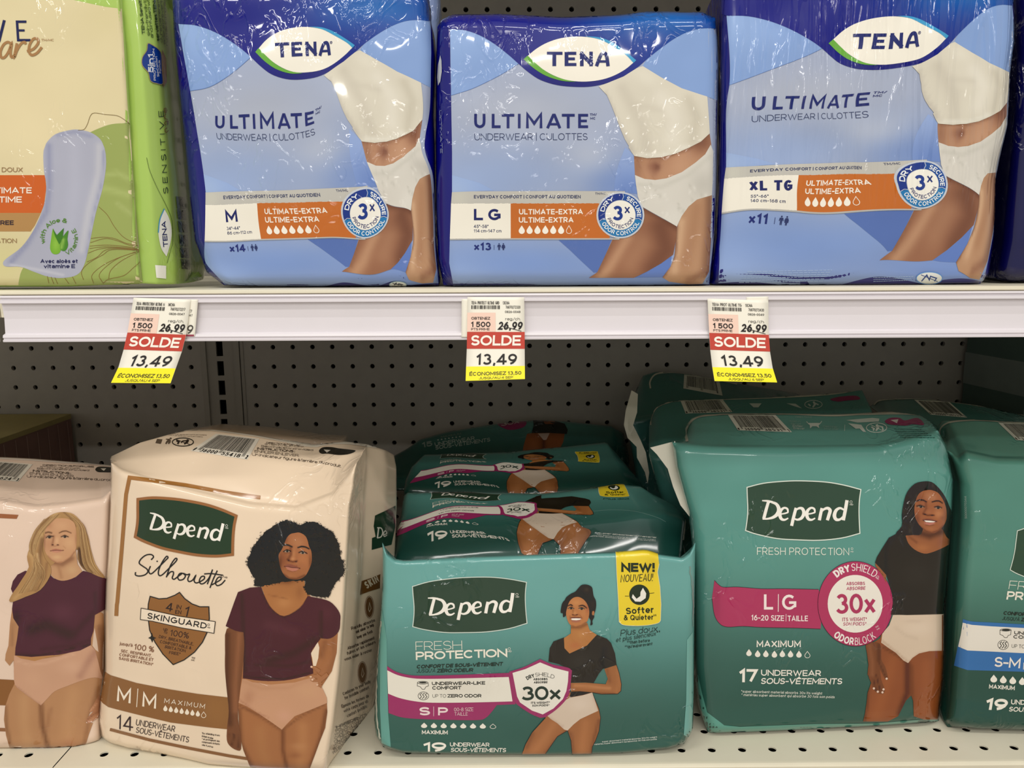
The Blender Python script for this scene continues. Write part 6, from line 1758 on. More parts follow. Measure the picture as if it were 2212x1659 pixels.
pk.poly('maroon_shirt', shm, brush((84, 44, 56), zb(cN, 4.377, [('s', [(300, 350), (450, 300), (650, 390)], 60, (58, 34, 40), .7), ('e', 600, 180, 120, 80, 0, (98, 52, 66), .7), ('s', [(880, 200), (780, 300), (700, 400)], 30, (66, 36, 44), .6), ('s', [(870, 440), (700, 500), (400, 530)], 20, (72, 38, 46), .6), ('s', [(160, 585), (400, 590), (850, 490)], 6, (56, 30, 36), .8), ('e', 160, 240, 40, 80, 0, (60, 34, 44), .8), ('s', [(900, 0), (910, 160)], 18, (66, 36, 46), .6)])), 5, wm, 6)
hl = mp(cM, sm([(680, 712), (780, 735), (870, 830), (930, 960), (960, 1100), (1010, 1260), (1100, 1400), (1000, 1370), (880, 1310), (820, 1200), (800, 1100), (540, 1280), (520, 1400), (430, 1530), (280, 1600), (110, 1655), (130, 1580), (200, 1480), (290, 1350), (310, 1290), (290, 1180), (330, 1060), (400, 900), (470, 800), (570, 730)], 3, True))
random.seed(8)
_h = [('s', [(700, 720), (820, 800), (900, 960), (930, 1150), (1020, 1330)], 26, (204, 164, 104), .8), ('s', [(860, 900), (900, 1100), (950, 1290)], 10, (110, 74, 46), .7), ('s', [(600, 740), (480, 860), (400, 1000), (330, 1150)], 30, (206, 168, 112), .8), ('s', [(450, 1000), (420, 1200), (440, 1400)], 24, (120, 84, 56), .7), ('s', [(340, 1150), (370, 1300), (300, 1480), (160, 1620)], 22, (196, 152, 98), .8),
      ('s', [(400, 1150), (430, 1350), (330, 1520)], 12, (216, 178, 124), .8), ('s', [(500, 1250), (480, 1400), (380, 1540)], 14, (140, 98, 64), .7), ('s', [(840, 1100), (860, 1250), (960, 1350)], 22, (70, 46, 34), .9), ('s', [(680, 715), (740, 760), (800, 860)], 12, (120, 84, 54), .7)]
pk.poly('blonde_hair', hl, brush((176, 132, 82), zb(cM, 4.8795, _h)), 7, wm, 3)
pk.poly('neck', mp(cM, [(530, 1240), (540, 1360)] + sm([(545, 1380), (600, 1420), (680, 1434), (790, 1400), (870, 1335)], 3) + [(820, 1260), (800, 1100), (600, 1200)]), brush((196, 146, 104), zb(cM, 4.8795, [('s', [(560, 1240), (660, 1260), (760, 1200)], 30, (140, 92, 64), .8), ('e', 760, 1320, 60, 50, 0, (206, 164, 118), .7), ('s', [(620, 1280), (650, 1400)], 18, (166, 116, 80), .6)])), 6, wm, 4)
fcb = sm([(600, 235), (800, 225), (950, 250), (1080, 340), (1125, 500), (1145, 700), (1140, 900), (1110, 1060), (1020, 1190), (900, 1290), (760, 1370), (640, 1370), (500, 1300), (400, 1190), (330, 1050), (305, 880), (310, 700), (340, 540), (390, 400), (480, 280)], 3, True)
_f = [('e', 760, 420, 200, 120, 0, (214, 162, 118), .7), ('e', 440, 400, 90, 100, 0, (184, 128, 90), .7), ('e', 950, 850, 160, 160, 0, (216, 166, 120), .8), ('e', 430, 900, 100, 150, 0, (190, 134, 96), .7), ('s', [(560, 690), (545, 780), (520, 900)], 30, (150, 100, 70), .7), ('e', 640, 800, 50, 90, 5, (224, 174, 128), .7), ('e', 530, 905, 26, 16, 10, (96, 58, 42), .9), ('e', 660, 905, 30, 14, 0, (110, 68, 48), .85), ('s', [(500, 930), (590, 940), (690, 920)], 14, (168, 114, 82), .7),
      ('s', [(470, 1060), (560, 1050), (640, 1045), (720, 1050), (810, 1046)], 10, (112, 58, 44), .95), ('s', [(520, 1030), (620, 1015), (720, 1035)], 16, (190, 118, 92), .8), ('s', [(540, 1080), (630, 1090), (720, 1075)], 16, (204, 134, 104), .8), ('e', 640, 1220, 120, 50, 0, (220, 174, 124), .7), ('s', [(400, 1200), (500, 1300), (640, 1370), (800, 1350), (980, 1230), (1090, 1090)], 26, (160, 106, 74), .7),
      ('s', [(350, 600), (420, 582), (500, 600)], 22, (116, 80, 54), .9), ('s', [(700, 600), (780, 560), (880, 552), (1000, 600)], 17, (140, 96, 64), .85), ('s', [(360, 700), (440, 665), (540, 690)], 22, (140, 98, 72), .7), ('s', [(750, 695), (840, 655), (930, 700)], 20, (150, 104, 74), .7), ('e', 440, 710, 55, 22, 0, (206, 180, 150), .8), ('e', 840, 700, 55, 20, 0, (206, 180, 150), .8), ('e', 478, 708, 26, 24, 0, (60, 46, 40), .95), ('e', 842, 696, 24, 22, 0, (60, 46, 40), .95),
      ('s', [(360, 730), (430, 680), (550, 690)], 9, (54, 36, 28), .9), ('s', [(750, 700), (840, 668), (930, 700)], 9, (54, 36, 28), .9), ('s', [(800, 940), (860, 990)], 12, (184, 130, 92), .6), ('e', 320, 800, 30, 250, 0, (140, 92, 66), .6), ('e', 1130, 760, 30, 200, 0, (166, 112, 76), .6)]
pk.poly('face', mp(fB, fcb), brush((204, 150, 108), zb(fB, 11.85, _f)), 8, wm, 1.3)
features(pk, fB, 11.85, wm, 9, [[(345, 612), (400, 584), (460, 584), (520, 612)], [(700, 606), (780, 562), (890, 552), (1010, 608)]], [[(355, 735), (430, 678), (552, 690)], [(745, 702), (840, 664), (935, 704)]],
         [(445, 712, 62, 24, 26), (842, 700, 62, 22, 24)], [(530, 908, 26, 12), (662, 908, 28, 10)], [(468, 1060), (560, 1048), (640, 1046), (720, 1052), (812, 1044)],
         [(468, 1060), (550, 1026), (610, 1016), (650, 1022), (720, 1034), (812, 1044), (720, 1054), (640, 1048), (560, 1052)], [(490, 1062), (560, 1056), (640, 1052), (720, 1058), (780, 1052), (720, 1090), (630, 1100), (550, 1086)], (128, 90, 62), (176, 108, 86), (202, 136, 108), k=(62, 50, 44))
_st = [[], []]
random.seed(14)
for i in range(46):
    t = random.uniform(0, 1); e_ = random.uniform(-8, 8)
    _st[i % 2].append(stroke(mp(cM, sm([(640 - 170 * t + e_, 726 + 60 * t), (450 - 90 * t + e_, 930), (380 - 60 * t + e_, 1120), (340 + 140 * t + e_, 1330), (200 + 220 * t + e_, 1570 - 40 * t)], 6)), [.4, .7, .7, .6, .3]))
    _st[(i + 1) % 2].append(stroke(mp(cM, sm([(700 + 60 * t, 722 + 20 * t), (830 + 60 * t + e_, 850), (850 + 90 * t + e_, 1050), (880 + 110 * t + e_, 1250), (930 + 150 * t, 1340 + 40 * t)], 6)), [.4, .7, .7, .6, .3]))
pk.poly('front_lock', mp(cM, sm([(470, 960), (450, 1080), (480, 1200), (540, 1290), (530, 1390), (430, 1530), (280, 1600), (110, 1655), (200, 1480), (310, 1290), (330, 1060), (420, 900)], 3, True)), brush((176, 132, 82), zb(cM, 4.8795, _h)), 10, wm, 3)
pk.many('hair_strand', _st[0], (194, 154, 102), 11, wm)
pk.many('hair_strand', _st[1], (154, 114, 72), 11, wm)
# ------------------------------------------------------------------ teal packs, size S P: drawn on the front pack and carried onto the ones behind
cQ, cR, cS = crop(800, 880, 3.0722), crop(790, 1180, 3.4634), crop(1080, 1180, 3.4636)
cV, cW, cX, cT = crop(1480, 1300, 3.5677), crop(1820, 1000, 5.028), crop(1980, 1280, 4.379), crop(1340, 800, 2.5367)
fC, fD = crop(1200, 1250, 11.06), crop(1930, 1030, 11.06)
GREEN_D = (52, 74, 60)
WHT = (238, 232, 218)
MAG = (164, 52, 104)


def clipwarp(f):
    return f


def s_art(pk, warp, level=0, band=MAG, head=True, sticker=True):
    """level 0 = everything, 1 = what a far pack shows"""
    pk.warp = warp
    ddd = GREEN_D
    src = mp(cR, [(350, 300), (1203, 268), (1207, 575), (352, 600)])
    b0 = [cU(553, 218), cU(1573, 238), cU(1564, 630), cU(540, 605)]
    brand_badge(pk, src, (206, 218, 206), ddd, 1.9, small=level == 0)
    nm = pk.text('FRESH', cR, 374, 778, 722, 770, 66, (226, 224, 206), .075, layer=1, name='product_name')
    pk.text('PROTECTION', cR, 376, 850, 1060, 826, 62, (236, 230, 212), .2, layer=1, parent=nm, track=.06)
    pk.many('registered_mark', [stroke(mp(cR, ell(1074, 766, 9, 9, n=12)), .8, True), line_of('MD', cR, 1062, 792, 1092, 790, 12, .2)], (220, 220, 206), 1, nm)
    if level == 0:
        pk.text('CONFORT DE SOUS-VÊTEMENT', cR, 380, 914, 1024, 892, 27, (32, 52, 46), .22, slant=.2, layer=1, parent=nm, track=.06)
        pk.text("JUSQU'À", cR, 380, 946, 520, 942, 27, (32, 52, 46), .1, slant=.2, layer=1, parent=nm)
        pk.text('ZÉRO ODEUR', cR, 532, 944, 802, 938, 27, (32, 52, 46), .2, slant=.2, layer=1, parent=nm, track=.06)
    # band
    bt = sm([(160, 895), (230, 938), (330, 962), (450, 966), (700, 960), (1080, 945)], 4)
    bd = pk.poly('size_band', mp(cR, bt + [(1100, 960), (1120, 1180)] + [(980, 1186)] + sm([(980, 1188), (940, 1240), (900, 1280), (840, 1298), (600, 1296), (400, 1290), (270, 1278), (172, 1246)], 4)), band, 2, None, 7)
    pk.poly('white_field', mp(cR, sm([(162, 926), (240, 962), (340, 984), (450, 990), (700, 986), (1070, 976)], 4) + [(1098, 1156)] + sm([(1098, 1158), (800, 1166), (500, 1168), (360, 1156), (250, 1132), (168, 1100)], 4)), brush((232, 226, 210), [('e', *cR(700, 1060), 60, 20, 0, (220, 212, 196), .6)]), 3, bd, 7)
    DK = (40, 46, 42)
    if level == 0:
        pk.text('UNDERWEAR-LIKE', cR, 496, 1037, 894, 1032, 25, DK, .22, layer=4, parent=bd, track=.06)
        pk.text('COMFORT', cR, 498, 1070, 716, 1068, 25, DK, .22, layer=4, parent=bd, track=.06)
        pk.text('UP TO', cR, 500, 1130, 602, 1129, 25, DK, .1, layer=4, parent=bd)
        pk.text('ZERO ODOR', cR, 612, 1129, 866, 1128, 25, DK, .22, layer=4, parent=bd, track=.06)
        pk.many('brief_icon', [stroke(mp(cR, [(388, 1018), (386, 1042), (410, 1050), (424, 1068), (440, 1068), (450, 1050), (470, 1042), (466, 1018)]), 1.0), stroke(mp(cR, ell(427, 1018, 40, 10, n=18)), 1.0, True), fan(mp(cR, ell(428, 1017, 30, 6, n=12)))], DK, 4, bd)
        pk.many('odor_icon', [stroke(mp(cR, ell(432, 1117, 40, 30, n=22)), 1.0, True)] + [stroke(mp(cR, sm([(x + 10, 1096), (x - 6, 1108), (x + 6, 1122), (x - 10, 1138)], 3)), 1.3) for x in (412, 432, 452)], DK, 4, bd)
    elif level == 1:
        pk.text('UNDERWEAR-LIKE', cR, 496, 1037, 894, 1032, 25, DK, .22, layer=4, parent=bd)
        pk.text('UP TO ZERO ODOR', cR, 500, 1130, 866, 1128, 25, DK, .22, layer=4, parent=bd)
    lw = (238, 214, 212)
    pk.text('S', cR, 400, 1262, 482, 1262, 62, lw, .22, layer=4, parent=bd)
    pk.text('P', cR, 542, 1262, 616, 1262, 60, lw, .22, layer=4, parent=bd)
    pk.many('divider', [stroke(mp(cR, [(509, 1196), (509, 1268)]), .9)], lw, 4, bd)
    pk.text('00-8 SIZE', cR, 662, 1232, 806, 1230, 27, lw, .09, layer=4, parent=bd)
    pk.text('TAILLE', cR, 664, 1264, 764, 1264, 25, lw, .09, layer=4, parent=bd)
    for i in range(7):
        v, f = fan(mp(cR, drop_shape(437 + 73.2 * i, 1338 + .8 * i, 46, 40)))
        pk.lay_mesh('drop', v, f, WHT, 1, bd)
    pk.line('drop', mp(cR, drop_shape(952, 1345, 44, 34)), 1.0, WHT, 1, bd, True)
    ct = pk.text('MAXIMUM', cR, 420, 1404, 614, 1406, 30, WHT, .2, layer=1, name='count_text', track=.08)
    pk.text('19', cR, 428, 1534, 602, 1536, 70, WHT, .23, layer=1, parent=ct, track=.04)
    pk.text('UNDERWEAR', cR, 630, 1496, 926, 1498, 30, WHT, .18, layer=1, parent=ct, track=.06)
    pk.text('SOUS-VÊTEMENTS', cR, 634, 1536, 1048, 1538, 30, WHT, .18, slant=.18, layer=1, parent=ct, track=.06)
    if level <= 1:
        pk.text('super absorbent material absorbs 30x its weight', cS, 764, 1466, 1176, 1430, 11, (200, 206, 196), .17, layer=1, parent=ct, track=.05)
        pk.text('materiau super absorbant qui absorbe 30 fois son poids', cS, 700, 1486, 1174, 1446, 11, (200, 206, 196), .17, layer=1, parent=ct, track=.05)
    # woman
    fig = [(165, 1552), (190, 1480), (240, 1390), (340, 1280), (350, 1260), (470, 1150), (530, 1085), (530, 1020), (640, 1018), (790, 1030), (806, 990), (780, 915), (872, 886), (892, 950), (908, 1030), (904, 1080), (880, 1102), (760, 1104), (690, 1092), (740, 1215), (752, 1280), (740, 1380), (715, 1450), (690, 1500), (685, 1556), (540, 1558), (530, 1450), (505, 1376), (430, 1420), (340, 1550)]
    gap_blobs = [('s', [(240, 1400), (200, 1500)], 20, (130, 78, 48), .7), ('s', [(400, 1330), (320, 1450), (250, 1540)], 36, (184, 118, 72), .7), ('s', [(500, 1385), (420, 1450), (350, 1540)], 16, (118, 68, 44), .7), ('s', [(640, 1320), (620, 1450), (610, 1550)], 36, (182, 116, 70), .7), ('s', [(740, 1300), (700, 1450), (680, 1550)], 14, (120, 70, 44), .7), ('s', [(530, 1400), (550, 1550)], 14, (124, 72, 46), .6),
                 ('s', [(880, 920), (895, 1020), (870, 1080)], 20, (176, 112, 66), .7), ('s', [(800, 920), (820, 1010)], 14, (128, 76, 46), .6), ('s', [(560, 1040), (700, 1050), (820, 1060)], 14, (196, 130, 82), .8), ('s', [(700, 1096), (860, 1100)], 6, (120, 70, 44), .7)]
    wm = pk.poly('printed_woman', mp(cS, fig), brush((164, 102, 60), zb(cS, 3.4636, gap_blobs)), 3, None, 5)
    pk.line('outline', mp(cS, fig[:4]), 1.1, (40, 42, 34), 4, wm); pk.line('outline', mp(cS, fig[12:]), 1.1, (40, 42, 34), 4, wm)
    pk.poly('white_brief', mp(cS, [(350, 1262), (420, 1210), (470, 1160), (520, 1130), (620, 1112), (690, 1092), (735, 1228), (690, 1248), (600, 1290), (550, 1330), (505, 1376), (480, 1368), (430, 1322), (380, 1290)]), brush((214, 192, 170), zb(cS, 3.4636, [('e', 600, 1180, 80, 50, 0, (222, 202, 182), .7), ('s', [(690, 1100), (735, 1225)], 10, (196, 168, 146), .6), ('s', [(370, 1280), (470, 1350)], 10, (190, 160, 138), .6)])), 4, wm, 5)
    shr = [(480, 680), (400, 710), (372, 760), (362, 860), (440, 880), (530, 920), (530, 1016), (640, 1014), (700, 1020), (740, 950), (770, 914), (872, 886), (860, 800), (830, 720), (800, 690), (726, 660), (650, 740), (520, 800), (480, 750)]
    pk.poly('black_shirt', mp(cS, shr), brush((50, 46, 42), zb(cS, 3.4636, [('e', 620, 860, 100, 60, 0, (58, 54, 50), .7), ('s', [(780, 760), (760, 900)], 14, (38, 35, 32), .7)])), 4, wm, 6)
    pk.poly('black_shirt', mp(cS, [(530, 1084), (600, 1082), (690, 1090), (620, 1110), (520, 1128)]), (48, 44, 40), 4, wm, 6)
    if head:
        pk.poly('neck', mp(cS, [(530, 590), (530, 650), (478, 685), (482, 760), (520, 800), (650, 740), (724, 660), (670, 625), (652, 570)]), brush((184, 120, 66), zb(cS, 3.4636, [('s', [(530, 605), (600, 605), (650, 580)], 12, (134, 80, 46), .8), ('e', 560, 740, 40, 26, 0, (186, 106, 64), .7), ('e', 610, 660, 30, 24, 0, (198, 136, 78), .7)])), 5, wm, 3.5)
        hr = sm([(470, 300), (560, 200), (620, 145), (710, 130), (800, 150), (870, 200), (890, 290), (910, 410), (960, 510), (970, 640), (950, 760), (920, 860), (925, 910), (880, 1000), (885, 1080), (830, 1105), (840, 1000), (800, 920), (760, 800), (560, 760), (300, 780), (240, 880), (180, 910), (170, 820), (120, 800), (140, 640), (170, 560), (220, 500), (260, 430), (370, 350)], 3, True)
        pk.poly('bun_hair', mp(fC, hr), brush((46, 40, 36), zb(fC, 11.06, [('e', 740, 250, 60, 50, 0, (66, 58, 52), .8), ('s', [(560, 280), (700, 400), (860, 500)], 30, (34, 30, 28), .7), ('e', 880, 600, 50, 100, 0, (60, 52, 44), .5)])), 6, wm, 3)
        fc = sm([(430, 445), (560, 430), (680, 500), (760, 610), (800, 740), (800, 860), (770, 980), (700, 1070), (580, 1130), (460, 1150), (370, 1110), (300, 1020), (260, 900), (250, 800), (280, 680), (330, 540)], 3, True)
        fb = [('e', 500, 560, 120, 70, 0, (206, 138, 80), .8), ('e', 350, 800, 70, 100, 0, (196, 124, 72), .7), ('e', 680, 820, 80, 100, 0, (196, 126, 74), .7), ('e', 760, 700, 40, 120, 0, (168, 92, 62), .7), ('s', [(410, 700), (420, 800)], 20, (140, 84, 50), .6), ('e', 460, 810, 40, 40, 0, (206, 140, 84), .8), ('s', [(400, 850), (460, 868), (530, 850)], 16, (120, 66, 42), .85),
              ('s', [(300, 640), (350, 615), (400, 640)], 15, (74, 48, 32), .95), ('s', [(560, 645), (640, 628), (740, 690)], 15, (80, 50, 34), .95), ('e', 370, 695, 55, 20, 5, (200, 170, 140), .75), ('e', 615, 705, 55, 20, 5, (206, 178, 150), .75), ('e', 365, 693, 24, 22, 0, (36, 24, 20), .98), ('e', 628, 703, 26, 24, 0, (36, 24, 20), .98), ('s', [(300, 700), (370, 672), (440, 705)], 9, (46, 30, 24), .9), ('s', [(550, 700), (620, 680), (690, 710)], 9, (46, 30, 24), .9),
              ('s', [(360, 925), (480, 915), (610, 935)], 18, (140, 78, 56), .8), ('s', [(390, 960), (490, 962), (590, 955)], 17, (236, 222, 206), .98), ('s', [(390, 990), (490, 995), (590, 975)], 10, (96, 52, 40), .7), ('s', [(400, 1020), (490, 1025), (580, 1010)], 16, (172, 108, 80), .8), ('s', [(340, 880), (350, 980)], 14, (150, 90, 56), .6), ('s', [(570, 850), (640, 940)], 12, (150, 90, 54), .7), ('s', [(380, 1120), (480, 1150), (620, 1110), (720, 1040)], 20, (130, 80, 48), .7)]
        pk.poly('face', mp(fC, fc), brush((190, 120, 70), zb(fC, 11.06, fb)), 7, wm, 1.4)
        if level == 0:
            features(pk, fC, 11.06, wm, 8, [[(295, 648), (350, 614), (385, 618), (415, 648)], [(555, 648), (620, 628), (690, 640), (745, 698)]], [[(295, 706), (370, 672), (445, 708)], [(548, 704), (620, 680), (695, 714)]],
                     [(368, 697, 56, 22, 23), (620, 706, 58, 22, 24)], [(415, 858, 18, 9), (505, 856, 20, 9)], [(355, 930), (420, 918), (490, 922), (560, 920), (618, 936)],
                     [(350, 930), (420, 912), (490, 918), (560, 912), (620, 934), (600, 948), (490, 940), (380, 945)], [(375, 985), (490, 992), (595, 972), (560, 1020), (490, 1034), (410, 1020)], (70, 46, 32), (146, 82, 62), (176, 108, 84), [(375, 940), (490, 936), (605, 940), (580, 972), (490, 984), (395, 978)])
        pk.poly('ear', mp(fC, sm([(880, 770), (920, 770), (925, 830), (900, 870), (870, 840)], 3, True)), (180, 112, 68), 7, wm, 4)
    # shield
    so = sm([(300, 842), (390, 880), (510, 906), (535, 930)], 3)[:-1] + sm([(538, 925), (530, 1010), (520, 1090), (490, 1150), (420, 1220), (340, 1276)], 3) + sm([(300, 1280), (230, 1250), (140, 1190), (110, 1150), (80, 1000), (68, 945)], 3) + sm([(72, 935), (180, 900), (300, 842)], 3)[:-1]
    s1 = pk.poly('dry_shield', mp(cS, so), band, 5, None, 6)
    si = [(300, 866), (400, 906), (512, 934), (508, 1010), (496, 1080), (470, 1140), (400, 1210), (320, 1254), (240, 1226), (150, 1165), (128, 1120), (105, 1000), (94, 944), (190, 916)]
    pk.poly('shield_face', mp(cS, si), brush((234, 228, 214), [('e', *cS(200, 1100), 20, 20, 0, (224, 214, 198), .6)]), 6, s1, 6)
    if level <= 1:
        pk.many('lettering', [arc_text('DRY', *cS(310, 1166), 57, 57, 122, 105, 8.2, .2, track=.06), arc_text('SHIELD', *cS(310, 1166), 57, 57, 103, 63, 8.2, .1)], (44, 50, 46), 7, s1)
        pk.text('ABSORBS', cS, 250, 1000, 356, 998, 17, (44, 50, 46), .24, layer=7, parent=s1)
        pk.text('ABSORBE', cS, 252, 1023, 354, 1021, 16, (44, 50, 46), .24, slant=.15, layer=7, parent=s1)
        pk.text('ITS WEIGHT*', cS, 232, 1176, 374, 1172, 16, (44, 50, 46), .22, layer=7, parent=s1)
        pk.text('SON POIDS*', cS, 240, 1196, 368, 1192, 15, (44, 50, 46), .22, slant=.15, layer=7, parent=s1)
    pk.text('30x', cS, 160, 1150, 456, 1144, 104, (40, 58, 50), .19, layer=7, parent=s1, track=.06)
    if sticker:
        ys = [(866, 46), (872, 200), (884, 400), (890, 560)] + sm([(890, 562), (920, 585), (1000, 592), (1100, 588), (1180, 572), (1200, 552)], 3) + [(1204, 430), (1196, 300), (1178, 190), (1190, 130), (1180, 60), (1100, 28), (980, 40)]
        st_ = pk.poly('new_sticker', mp(cS, ys), brush((238, 208, 44), [('e', *cS(1130, 170), 14, 30, 20, (214, 182, 36), .6), ('e', *cS(960, 60), 30, 10, 0, (246, 220, 60), .7)]), 5, None, 5)
        pk.line('white_edge', mp(cS, [(866, 46), (872, 200), (884, 400), (890, 560)] + sm([(890, 562), (920, 585), (1000, 592), (1100, 588), (1180, 572), (1200, 552)], 3) + [(1204, 430), (1196, 300), (1178, 190), (1190, 130)]), .9, (228, 226, 190), 6, st_)
        KG = (40, 56, 40)
        pk.text('NEW!', cS, 906, 190, 1156, 190, 68, KG, .26, layer=7, parent=st_, track=.05)
        pk.text('NOUVEAU!', cS, 900, 268, 1140, 258, 56, (54, 60, 40), .1, slant=.14, layer=7, parent=st_, track=.08)
        ic = pk.poly('leaf_icon', mp(cS, ell(1042, 360, 76, 76)), KG, 7, st_, 7)
        pk.many('side_dash', [stroke(mp(cS, [(934, 371), (964, 371)]), 1.1), stroke(mp(cS, [(1118, 350), (1152, 346)]), 1.1)], KG, 7, st_)
        pk.poly('feather', mp(cS, [(1068, 308), (1092, 350), (1088, 385), (1050, 412), (1010, 410), (985, 380), (992, 355), (1020, 390), (1048, 370), (1050, 340)]), (238, 234, 222), 8, ic, 6)
        pk.text('Softer', cS, 942, 506, 1152, 494, 48, KG, .19, layer=7, parent=st_, slant=.0)
        pk.text('& Quieter', cS, 926, 552, 1148, 546, 40, KG, .17, layer=7, parent=st_)
        pk.text('**', cS, 1150, 540, 1170, 538, 34, KG, .12, layer=7, parent=st_)
        if level == 0:
            sf = pk.text('Plus doux', cS, 900, 672, 1176, 636, 46, (34, 58, 54), .1, slant=.25, layer=1, name='softer_text')
            pk.text('et plus silencieux**', cS, 868, 718, 1196, 662, 34, (34, 58, 54), .1, slant=.25, layer=1, parent=sf)
            pk.text('**than before', cS, 950, 732, 1120, 714, 24, (34, 58, 54), .15, slant=.15, layer=1, parent=sf)
            pk.text("**qu'auparavant", cS, 932, 764, 1140, 738, 22, (34, 58, 54), .15, slant=.2, layer=1, parent=sf)
        else:
            pk.text('Plus doux', cS, 900, 672, 1176, 636, 46, (34, 58, 54), .12, slant=.25, layer=1, name='softer_text')
    pk.warp = None


s_art(dep_s, None)
# light gusset strips and ragged seams at both ends of the front pack
def ragged(pk, c, name, a, b, w0, col, seed, layer=1, amp=1.0):
    random.seed(seed)
    P, n = [], 26
    A = [np.array(c(*p)) for p in a]
    pts = sm([tuple(p) for p in A], 8)
    pts = [(x + random.uniform(-amp, amp), y) for x, y in pts]
    return pk.line(name, pts, [w0 * random.uniform(.75, 1.2) for _ in range(len(pts))], col, layer)


ragged(dep_s, cR, 'seal_seam', [(118, 560), (100, 700), (86, 900), (82, 1100), (88, 1300), (108, 1440)], None, 3.2, (176, 180, 164), 1)
dep_s.poly('gusset_strip', mp(cR, [(124, 460), (158, 700), (160, 900), (168, 1240), (188, 1500), (120, 1470), (108, 1200), (110, 900)]), (98, 158, 146), 1, None, 6)
dep_s.poly('gusset_strip', mp(cS, [(1398, 700), (1440, 640), (1446, 1100), (1430, 1440), (1374, 1410), (1392, 1150)]), (112, 170, 160), 1, None, 6)
ragged(dep_s, cS, 'seal_seam', [(1418, 150), (1436, 300), (1444, 450), (1444, 600)], None, 3.0, (120, 150, 142), 2)

_S = lambda q: [(a, b) for a, b in q]
LM_S2 = [(cR(350, 300), cQ(405, 566)), (cR(1203, 268), cQ(868, 578)), (cR(1207, 575), cQ(862, 616)), (cR(352, 600), cQ(398, 612)), (cR(376, 850), cQ(412, 668)), (cR(1060, 826), cQ(766, 642)), (cR(162, 926), cQ(205, 764)), (cR(172, 1246), cQ(150, 866)),
         (cR(1080, 950), cQ(850, 656)), (cS(300, 842), cQ(980, 630)), (cS(538, 925), cQ(1105, 642)), (cS(310, 1280), cQ(975, 740)), (cR(980, 1186), cQ(768, 716)), (cR(437, 1338), cQ(393, 776)), (cR(952, 1345), cQ(690, 773)),
         (cR(428, 1536), cQ(375, 906)), (cR(1048, 1538), cQ(930, 890)), (cR(428, 1466), cQ(375, 826)), (cS(600, 600), cQ(1200, 572)), (cS(365, 740), cQ(1080, 600)), (cS(870, 880), cQ(1450, 656)), (cS(905, 1060), cQ(1478, 704)), (cS(735, 1230), cQ(1375, 765)),
         (cS(505, 1376), cQ(1215, 878)), (cS(752, 1280), cQ(1398, 790)), (cS(165, 1552), cQ(1003, 968)), (cS(685, 1556), cQ(1375, 972)), (cS(700, 1486), cQ(1455, 860)), (cS(1176, 1440), cQ(1898, 886)), (cS(890, 562), cQ(1525, 590)), (cS(1200, 552), cQ(1718, 590)), (cS(870, 330), cQ(1503, 528)), (cS(1198, 330), cQ(1690, 528)), (cS(900, 672), cQ(1545, 612)),
         (cS(160, 1150), cQ(903, 706)), (cS(456, 1144), cQ(1062, 700)), (cS(160, 1046), cQ(903, 678)), (cS(456, 1046), cQ(1062, 674)), (cS(640, 285), cQ(1215, 540)), (cS(866, 46), cQ(1498, 495)), (cS(1190, 60), cQ(1680, 492))]
LM_S3 = [(cR(350, 300), cQ(470, 306)), (cR(1203, 268), cQ(770, 312)), (cR(1207, 575), cQ(768, 345)), (cR(352, 600), cQ(462, 340)), (cR(376, 850), cQ(462, 374)), (cR(1060, 826), cQ(768, 366)), (cR(162, 926), cQ(335, 425)), (cR(172, 1246), cQ(262, 506)),
         (cR(1080, 950), cQ(820, 386)), (cS(300, 842), cQ(915, 368)), (cS(538, 925), cQ(1018, 378)), (cS(310, 1280), cQ(918, 436)), (cR(980, 1186), cQ(740, 425)), (cR(437, 1338), cQ(462, 462)), (cR(952, 1345), cQ(680, 452)),
         (cR(428, 1536), cQ(422, 546)), (cR(1048, 1538), cQ(860, 536)), (cR(428, 1466), cQ(425, 495)), (cS(600, 600), cQ(1115, 350)), (cS(365, 740), cQ(1012, 380)), (cS(870, 880), cQ(1280, 360)), (cS(905, 1060), cQ(1318, 414)), (cS(735, 1230), cQ(1228, 470)),
         (cS(505, 1376), cQ(1090, 532)), (cS(752, 1280), cQ(1242, 492)), (cS(165, 1552), cQ(918, 580)), (cS(685, 1556), cQ(1236, 600)), (cS(890, 562), cQ(1378, 360)), (cS(1200, 552), cQ(1520, 366)), (cS(870, 330), cQ(1365, 320)), (cS(1198, 330), cQ(1516, 318)), (cS(160, 1150), cQ(858, 418)), (cS(456, 1144), cQ(985, 413)), (cS(160, 1046), cQ(860, 392)), (cS(456, 1046), cQ(985, 389)), (cS(640, 285), cQ(1120, 300)), (cS(866, 46), cQ(1360, 296)), (cS(1190, 60), cQ(1512, 294))]
s_art(dep_s2, lm(LM_S2, .004), 1, head=False)
s_art(dep_s3, lm(LM_S3, .004), 2, head=True)
# seams showing at the right of the packs behind
dep_s2.poly('seal_seam', mp(cQ, [(2096, 690), (2118, 720), (2100, 800), (2084, 880), (2070, 880), (2082, 780)]), (196, 194, 176), 2, None, 6)
dep_s2.line('perforation', mp(cQ, sm([(1480, 690), (1600, 682), (1750, 690), (1900, 730), (1960, 760)], 4)), .8, (120, 160, 152), 1)
dep_s2.text('super absorbent material', cQ, 1512, 838, 1896, 868, 9, (206, 208, 196), .2, layer=2, name='small_line')
